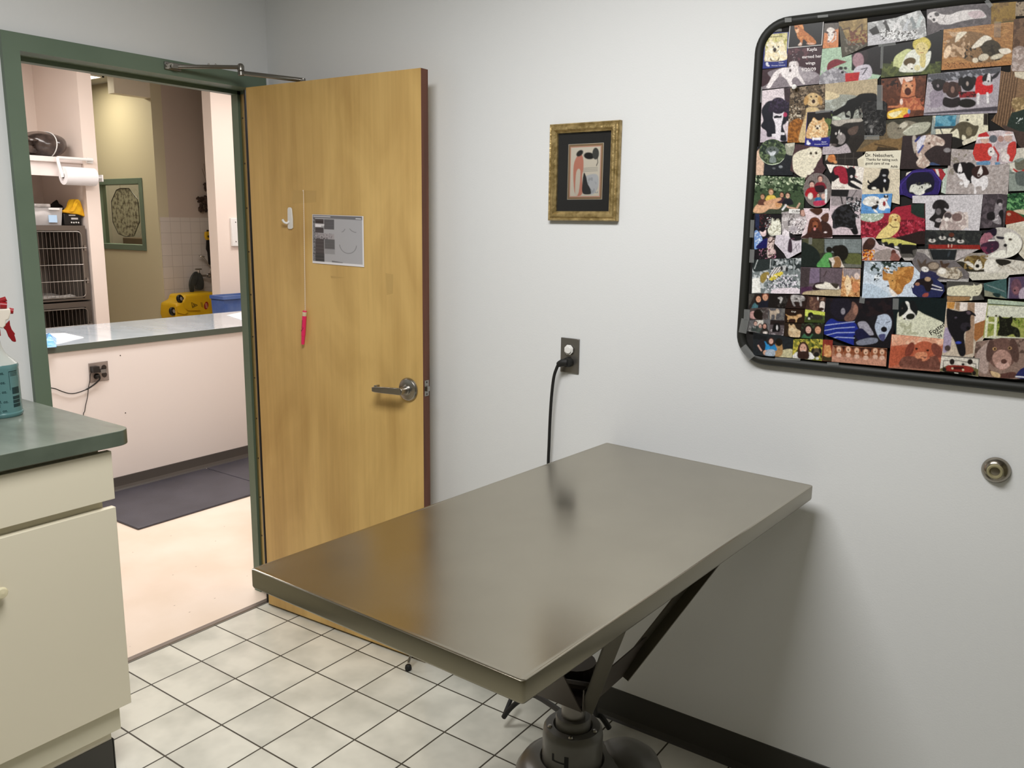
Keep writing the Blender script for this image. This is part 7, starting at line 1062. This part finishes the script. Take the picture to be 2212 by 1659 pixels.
P(8, [-478, 152, 260, 150, 500, 132, 440, 640, 430, 832, -90, 795, -505, 640], '17141a', lambda c: (c.noise((-500, 150, 500, 400), '241a1e', 90, .5, 3), c.ell(-270, 280, 150, 160, '1d1a26'), c.poly([-230, 420, -140, 300, -120, 200, -60, 240, -50, 340, -90, 440, -180, 470], '6d5047'), c.ell(-75, 310, 34, 70, '9a7060'), c.ell(-245, 330, 30, 44, '8a8690'), c.poly([-500, 640, -480, 500, -400, 430, -300, 470, -100, 480, -40, 560, 60, 680, 0, 730, -100, 650, -120, 830, -400, 800], '1e2d86'), *[c.line([-490, 520 + k * 70, -330, 500 + k * 60, -90, 470 + k * 74], 11, 'a9b4dc') for k in range(4)], c.poly([-40, 480, 60, 470, 130, 560, 170, 650, 60, 640, -20, 560], '9c99a6'), c.poly([0, 560, 60, 600, 140, 700, 60, 760, -60, 700, -80, 600], '1a1a3a'), c.poly([200, 420, 260, 380, 350, 370, 410, 440, 410, 540, 370, 620, 310, 720, 250, 700, 190, 560], 'b6c1d4'), c.poly([90, 460, 130, 400, 220, 390, 200, 480, 160, 560], '1a181e'), c.ell(312, 575, 42, 38, '121016'), c.poly([240, 650, 330, 640, 310, 730, 260, 710], '4a4c74'), c.line([210, 480, 250, 495], 9, '3a4050'), c.line([340, 485, 390, 470], 9, '3a4050'), c.poly([-60, 740, 100, 690, 220, 700, 200, 760, -20, 790], '7c8090')), 'child in a striped blue jumper looking at a laughing white dog, large print', kind='poly', tapes=[(15, 175, 70, 90, 8)])
P(8, [420, 150, 520, 132, 760, 135, 1162, 155, 1118, 712, 460, 642], '101c1e', lambda c: (c.poly([480, 640, 490, 400, 520, 340, 620, 420, 720, 400, 760, 320, 860, 370, 1000, 430, 1130, 510, 1118, 712, 480, 645], 'd9d9c2'), c.noise((490, 480, 800, 650), 'b4b49a', 70, .5, 3), c.poly([510, 380, 530, 240, 600, 200, 720, 190, 770, 320, 740, 400, 700, 340, 650, 300, 600, 340, 540, 400], '14171a'), c.poly([600, 200, 650, 210, 670, 300, 740, 380, 720, 430, 620, 450, 560, 400, 640, 300], 'ebe9e2'), c.ell(670, 400, 62, 42, '1f201c', -10), c.ell(590, 430, 16, 12, '3a2a2a'), c.ell(560, 290, 10, 12, '4c4440')), 'black and white dog signed in black ink on its white flank', kind='poly', texts=[('Foster', 950, 660, 92, -35, '1a1614'), ('Nov', 1025, 660, 60, -35, '1a1614'), ('09', 1050, 695, 58, -22, '1a1614')], tapes=[(470, 230, 80, 150, 2)])
P(8, [1162, 200, 1722, 212, 1700, 640, 1520, 955, 1090, 925], 'c9baa8', lambda c: (c.poly([1165, 200, 1280, 202, 1260, 300, 1165, 290], 'c8904c', False), c.poly([1290, 205, 1345, 207, 1330, 320, 1280, 300], 'a08468', False), c.poly([1345, 207, 1450, 210, 1440, 330, 1340, 320], 'efe3dc', False), c.poly([1450, 210, 1545, 212, 1520, 900, 1400, 930], 'a48770', False), c.poly([1545, 212, 1722, 212, 1690, 480, 1540, 500], 'f0e6e2', False), c.poly([1540, 500, 1700, 440, 1680, 640, 1560, 740, 1530, 700], 'a36c40', False), c.poly([1140, 560, 1210, 600, 1230, 700, 1200, 840, 1110, 880], 'a99bb4'), c.ell(1175, 830, 40, 40, '4a3c3c'), c.poly([1165, 300, 1240, 310, 1360, 330, 1470, 315, 1550, 370, 1555, 400, 1490, 390, 1480, 560, 1400, 640, 1420, 900, 1340, 930, 1270, 740, 1200, 620, 1165, 500], '17151a'), c.ell(1420, 540, 70, 60, '2a262e'), c.ell(1455, 560, 26, 26, '0c0b0e'), c.ell(1285, 415, 17, 13, '4c4450'), c.ell(1460, 350, 30, 22, '5a4c56', 20), c.ell(1320, 755, 40, 18, '3a4aa8')), 'black dog with a blue tag against wooden posts', kind='poly')
P(8, [1722, 162, 2240, 205, 2240, 735, 1800, 700, 1655, 692], '9fa45a', lambda c: (c.poly([1722, 162, 2240, 205, 2240, 260, 1718, 235], 'b4c3ae', False), c.line([1720, 228, 2240, 262], 12, '1f2a20'), c.poly([1720, 245, 2240, 268, 2240, 420, 1712, 400], 'd8d9c8', False), c.noise((1700, 420, 2240, 620), '7a8a3a', 40, .5, 3), c.line([1715, 400, 1690, 690], 34, 'e6e6ca'), c.line([1832, 390, 1815, 690], 34, 'e6e6ca'), c.line([1710, 480, 1820, 490], 22, 'e6e6ca'), c.ell(1718, 402, 15, 14, '2c2418'), c.ell(1833, 392, 15, 14, '2c2418'), c.poly([1850, 640, 1880, 540, 1870, 390, 1930, 420, 2000, 420, 2050, 400, 2060, 460, 2040, 520, 2130, 560, 2160, 640, 2150, 690, 2100, 680, 2060, 640, 1960, 670, 1880, 660], '16170f'), c.noise((1860, 400, 2150, 680), '2c2e20', 20, .55, 4), c.poly([1655, 692, 1780, 660, 2240, 690, 2240, 735], 'd2d2bc', False)), 'shaggy black dog seated by a cream railing on a green lawn', kind='poly')
P(8, [415, 640, 700, 665, 1122, 705, 1070, 1152, 372, 1098], 'b56850', lambda c: (c.poly([418, 645, 1120, 705, 1100, 800, 700, 770, 415, 800], 'dda084', False), c.noise((415, 650, 1120, 780), 'f0bfa2', 60, .5, 3), c.poly([380, 1060, 410, 820, 620, 820, 720, 900, 640, 1000, 470, 1060], 'b35a40'), c.ell(860, 850, 150, 115, 'b65f44'), c.ell(660, 850, 52, 110, '7d3d30', 25), c.ell(1030, 860, 62, 110, '7b4338', -30), c.poly([740, 900, 860, 880, 900, 920, 880, 990, 800, 1010, 750, 990], 'd18a68'), c.ell(798, 990, 34, 20, '6c3a30'), c.ell(752, 838, 19, 15, '3a1c14'), c.ell(905, 860, 19, 15, '3a1c14'), c.poly([530, 1080, 560, 960, 700, 940, 850, 1010, 1000, 930, 1060, 1000, 1070, 1120, 800, 1110], '6b4238'), c.noise((540, 940, 1070, 1130), '7d5044', 60, .5, 6), c.poly([372, 1098, 540, 1090, 1070, 1130, 1070, 1152], '9a6a58', False)), 'red-brown puppy peering over a brown blanket, orange-toned print', kind='poly')
P(8, [1560, 745, 1900, 690, 2240, 700, 2240, 1245, 2080, 1250, 1605, 1212, 1535, 930], '6f5a50', lambda c: (c.poly([1540, 940, 1560, 800, 1680, 720, 2150, 700, 2240, 760, 2240, 1240, 1600, 1210], '8f776c'), c.noise((1540, 700, 2240, 900), '5c4a42', 60, .5, 3), c.poly([1570, 1100, 1570, 900, 1700, 760, 1780, 700, 1730, 860, 1730, 1060, 1700, 1180], 'b09a92'), c.ell(1910, 900, 200, 210, '6e524a'), c.ell(1750, 860, 50, 160, '57403a', 8), c.ell(2080, 860, 60, 170, '57403a', -10), c.poly([1780, 950, 1860, 860, 1960, 860, 2040, 950, 2020, 1070, 1920, 1130, 1830, 1080], 'b28c80'), c.ell(1920, 1060, 90, 50, 'd2aba0'), c.ell(1940, 1010, 42, 32, '5a3c36'), c.ell(1812, 840, 27, 22, 'c9a070'), c.ell(1816, 840, 15, 15, '2c1a14'), c.ell(2020, 830, 27, 22, 'b08c66'), c.ell(2016, 830, 15, 15, '2c1a14'), c.poly([1740, 1120, 1860, 1180, 2060, 1150, 2110, 1190, 2060, 1240, 1800, 1225], '5c3c36'), c.poly([1760, 1140, 1880, 1180, 1880, 1230, 1790, 1210], 'd2b48c'), c.poly([2100, 1220, 2160, 1120, 2240, 1100, 2240, 1245], '262a5c'), c.line([2100, 1215, 2240, 1225], 16, 'e4e4ec')), 'chocolate labrador face filling the lower right print', kind='poly')
P(8, [1092, 925, 1612, 968, 1592, 1218, 1068, 1142], 'dbd4c8', lambda c: (c.line([1095, 932, 1608, 975], 12, '2a201c'), c.line([1604, 972, 1586, 1212], 10, '2a201c'), c.poly([1068, 1110, 1180, 1060, 1500, 1080, 1595, 1120, 1592, 1218, 1068, 1142], '6c6440', False), c.line([1115, 1090, 1118, 1000, 1330, 1000, 1560, 1045, 1560, 1110], 9, '3c3830'), c.poly([1150, 1090, 1200, 1060, 1440, 1070, 1520, 1110, 1500, 1160, 1190, 1150], '8c2f26'), c.poly([1250, 1080, 1400, 1085, 1390, 1120, 1260, 1115], '4a1814', False), c.poly([1110, 1140, 1180, 1140, 1500, 1160, 1510, 1205, 1180, 1180], '17130f', False), c.ell(1235, 1015, 34, 40, '201a18'), c.ell(1480, 1015, 36, 38, '201a18'), c.ell(1385, 1050, 22, 16, '201a18'), c.ell(1240, 1105, 15, 14, 'd8c8a8'), c.ell(1385, 1125, 15, 14, 'd8c8a8'), c.poly([1265, 1160, 1320, 1165, 1318, 1185, 1266, 1180], 'c8c4b8', False), c.ell(1130, 1120, 26, 30, '1c1814'), c.ell(1535, 1170, 26, 32, '1c1814')), 'red off-road car with dogs standing on it, framed small print')
P(3, [640, 1360, 788, 1360, 783, 1422, 638, 1418], 'ece9e6', lambda c: None, 'small white name label stuck over the garden photo', name='name_label', cat='label', grain=.02, texts=[('CUBA', 678, 1405, 42, 0, '55504c')])
print('photos', len(LV))
# push pin
pn = at(1718, 188.5, 'y', PY0 - .004); o = M().lathe([(0, 0), (.0045, 0), (.0035, .003), (.003, .007), (.0055, .009), (.006, .012), (.003, .0135), (0, .0135)], (pn[0], PY0 - .0035, pn[2]), (0, -1, 0), 16).build('push_pin', white_pl); o['label'] = 'white push pin at the bottom edge of the maroon lettered card'; o['category'] = 'pin'

# ================================================================== small printed sheet taped on the door, and the framed art
def sheet(name, fr3, nx, ny, fn, label, cat, parent=None, texts=()):
    u, v = np.meshgrid(np.linspace(0, 1, nx), np.linspace(0, 1, ny)); X = u.reshape(-1) * 100; Yv = v.reshape(-1) * 100; c = Cv(X, Yv, 'ffffff', 100 / nx); fn(c)
    mm = M(); mm.v = [tuple(fr3(a / 100, b / 100)) for a, b in zip(X, Yv)]; idx = np.arange(nx * ny).reshape(ny, nx); mm.f = [tuple(int(q) for q in f) for f in np.stack([idx[:-1, :-1], idx[1:, :-1], idx[1:, 1:], idx[:-1, 1:]], -1).reshape(-1, 4)]; mm.m = [0] * len(mm.f)
    o = mm.build(name, PHM, parent, smooth=False); at_ = o.data.color_attributes.new('Ink', 'FLOAT_COLOR', 'POINT'); full = np.ones((len(mm.v), 4)); full[:, :3] = np.clip(c.C, 0, 1); at_.data.foreach_set('color', full.reshape(-1).astype(np.float32))
    if label: o['label'] = label; o['category'] = cat
    return o
A_, B_, C_, D_ = (D(*[ond(*p)[0], .0022, ond(*p)[1]]) for p in ((675.5, 463), (786, 467), (787.5, 577), (676, 568)))
def fr3(u, v): p = (A_ * (1 - u) + B_ * u) * (1 - v) + (D_ * (1 - u) + C_ * u) * v; return p - n_ * .0015 * math.sin(u * 3.1) * math.sin(v * 2.5 + .4)
def sh(c):
    c.put(np.ones_like(c.X), 'efedf0'); c.poly([1, 1, 97.5, 1, 97.5, 95.5, 1, 95.5], 'b5b4b8', False); c.poly([1, 1, 97.5, 1, 97.5, 8, 1, 7], '77767a', False); c.poly([1, 7, 6, 7, 6, 95.5, 1, 95.5], '8d8c90', False)
    c.noise((1, 7, 6, 95), '5a595c', 1.6, .5, 3); c.poly([6, 9, 23, 9, 23, 18, 6, 18], '3b3436', False); c.poly([24, 9, 44, 9, 44, 29, 24, 29], '5a595c', False); c.poly([6, 18, 24.5, 19, 24, 22, 18, 22, 18, 25, 6, 25], 'f2eef2', False); c.poly([6, 26, 23, 26, 23, 37, 6, 37], '4a4548', False)
    c.poly([6, 37, 44, 38, 44, 49, 6, 49], 'aaa4a8', False); c.noise((6, 37, 40, 49), '5c5458', 2.2, .6, 5); c.noise((24, 34, 40, 38), '5a5458', 1.6, .5, 6); c.poly([6, 49, 24, 49, 24, 95.5, 6, 95.5], '4d484a', False); c.poly([6, 79, 24, 79, 24, 95.5, 6, 95.5], '3e3f41', False); c.poly([25, 49, 45, 49, 45, 69, 25, 69], '5f5e60', False); c.poly([25, 69, 45, 69, 45, 79, 25, 79], '9c9b9e', False)
    for k in range(12): c.line([7, 12 + k * 7, 23, 12 + k * 7], .6, '6a6568'); 
    for k in range(6): c.line([26, 52 + k * 3, 44, 52 + k * 3], .5, '7a797c'); c.line([26, 12 + k * 3, 43, 12 + k * 3], .5, '74737a')
    c.line([3, 3.8, 36, 3.8], 1.6, 'd8d6da'); c.line([86, 5.4, 95, 5.6], 1.8, 'e2e0e4'); c.poly([39, 92, 60, 94, 60, 95.5, 39, 95.5], '7a797c', False)
    c.line([59, 33, 62, 31.5, 65, 27], .9, '6c6b6e'); c.line([74, 26, 78, 30, 84, 32.5, 86, 32.2], .9, '6c6b6e')
    th = np.linspace(0.1, PI - .1, 16); pts = []
    for t in th: pts += [70 - 15.5 * math.cos(t) + (1 if t > 1.5 else 0), 57 + 18 * math.sin(t)]
    c.line(pts, .9, '6c6b6e')
sheet('taped_printout', fr3, 130, 120, sh, 'grey printed screenshot sheet with hand-drawn curved lines, taped to the birch door', 'paper')
a0, a1, b0, b1 = ART
def fr4(u, v): return np.array([a0 + (a1 - a0) * u, YR - .0074, b1 + (b0 - b1) * v])
def art(c):
    c.put(np.ones_like(c.X), 'efe4d0'); c.poly([12, 30, 30, 12, 42, 22, 44, 45, 40, 60, 42, 95, 18, 96, 10, 60], 'dd8f78'); c.poly([20, 50, 34, 48, 30, 92, 18, 96], 'eadcc8'); c.ell(30, 12, 12, 6, '2a2724', -15); c.ell(62, 18, 18, 7, '1c1a19', 5); c.ell(84, 14, 11, 12, '4a4a46', -20); c.line([90, 20, 92, 32, 88, 38], 2.2, '2c2a28')
    for k in range(3): c.line([44, 43 + k * 3.2, 92, 42 + k * 3.2], 1.0, 'a5a29a')
    c.poly([48, 62, 90, 56, 96, 80, 80, 96, 62, 92], 'cfd0d2'); c.poly([46, 52, 54, 60, 60, 74, 72, 88, 70, 96, 44, 94, 42, 72], '2f2f30')
    c.noise((60, 60, 96, 94), 'b4b6ba', 7, .6, 3)
sheet('art_print', fr4, 60, 90, art, None, None, pf)
# ================================================================== LIGHT
def area(name, loc, sx, sy, power, col=(1, 1, 1), rot=(0, 0, 0), spread=180):
    l = bpy.data.lights.new(name, 'AREA'); l.shape = 'RECTANGLE'; l.size = sx; l.size_y = sy; l.energy = power; l.color = col; l.spread = math.radians(spread)
    o = bpy.data.objects.new(name, l); COL.objects.link(o); o.location = loc; o.rotation_euler = rot; return o
area('exam_room_troffer', (1.85, -.40, HC - .03), 1.15, .55, 57, (1.0, .995, .985))
area('exam_room_troffer_two', (3.1, -2.1, HC - .03), .55, 1.15, 5, (1.0, .97, .92))
area('hall_troffer', (-1.1, 1.3, HH - .02), .6, 1.2, 58, (1.0, .955, .93))
area('hall_troffer_two', (-2.6, 3.6, HH - .02), .6, 1.2, 30, (1.0, .955, .925))
area('hall_troffer_three', (-2.7, 1.0, HH - .02), 1.2, .6, 40, (1.0, .95, .92))
area('corridor_panel', (-5.17, 2.66, HH - .03), .34, .8, 10, (1.0, .93, .78))
area('office_panel', (-5.8, 4.2, HH - .03), .6, .5, 60, (1.0, .95, .82))
w = bpy.data.worlds.new('world'); SC.world = w; w.use_nodes = True; w.node_tree.nodes['Background'].inputs[0].default_value = (.8, .85, .9, 1); w.node_tree.nodes['Background'].inputs[1].default_value = .0
SC.view_settings.view_transform = 'Standard'; SC.view_settings.look = 'None'; SC.view_settings.gamma = 1.0; SC.view_settings.exposure = 0.0
SC.view_settings.use_curve_mapping = False
SC.cycles.max_bounces = 10; SC.cycles.diffuse_bounces = 3; SC.cycles.glossy_bounces = 5; SC.cycles.transparent_max_bounces = 12; SC.cycles.sample_clamp_indirect = 6
SC.cycles.caustics_reflective = False; SC.cycles.caustics_refractive = False
SC.cycles.use_denoising = True
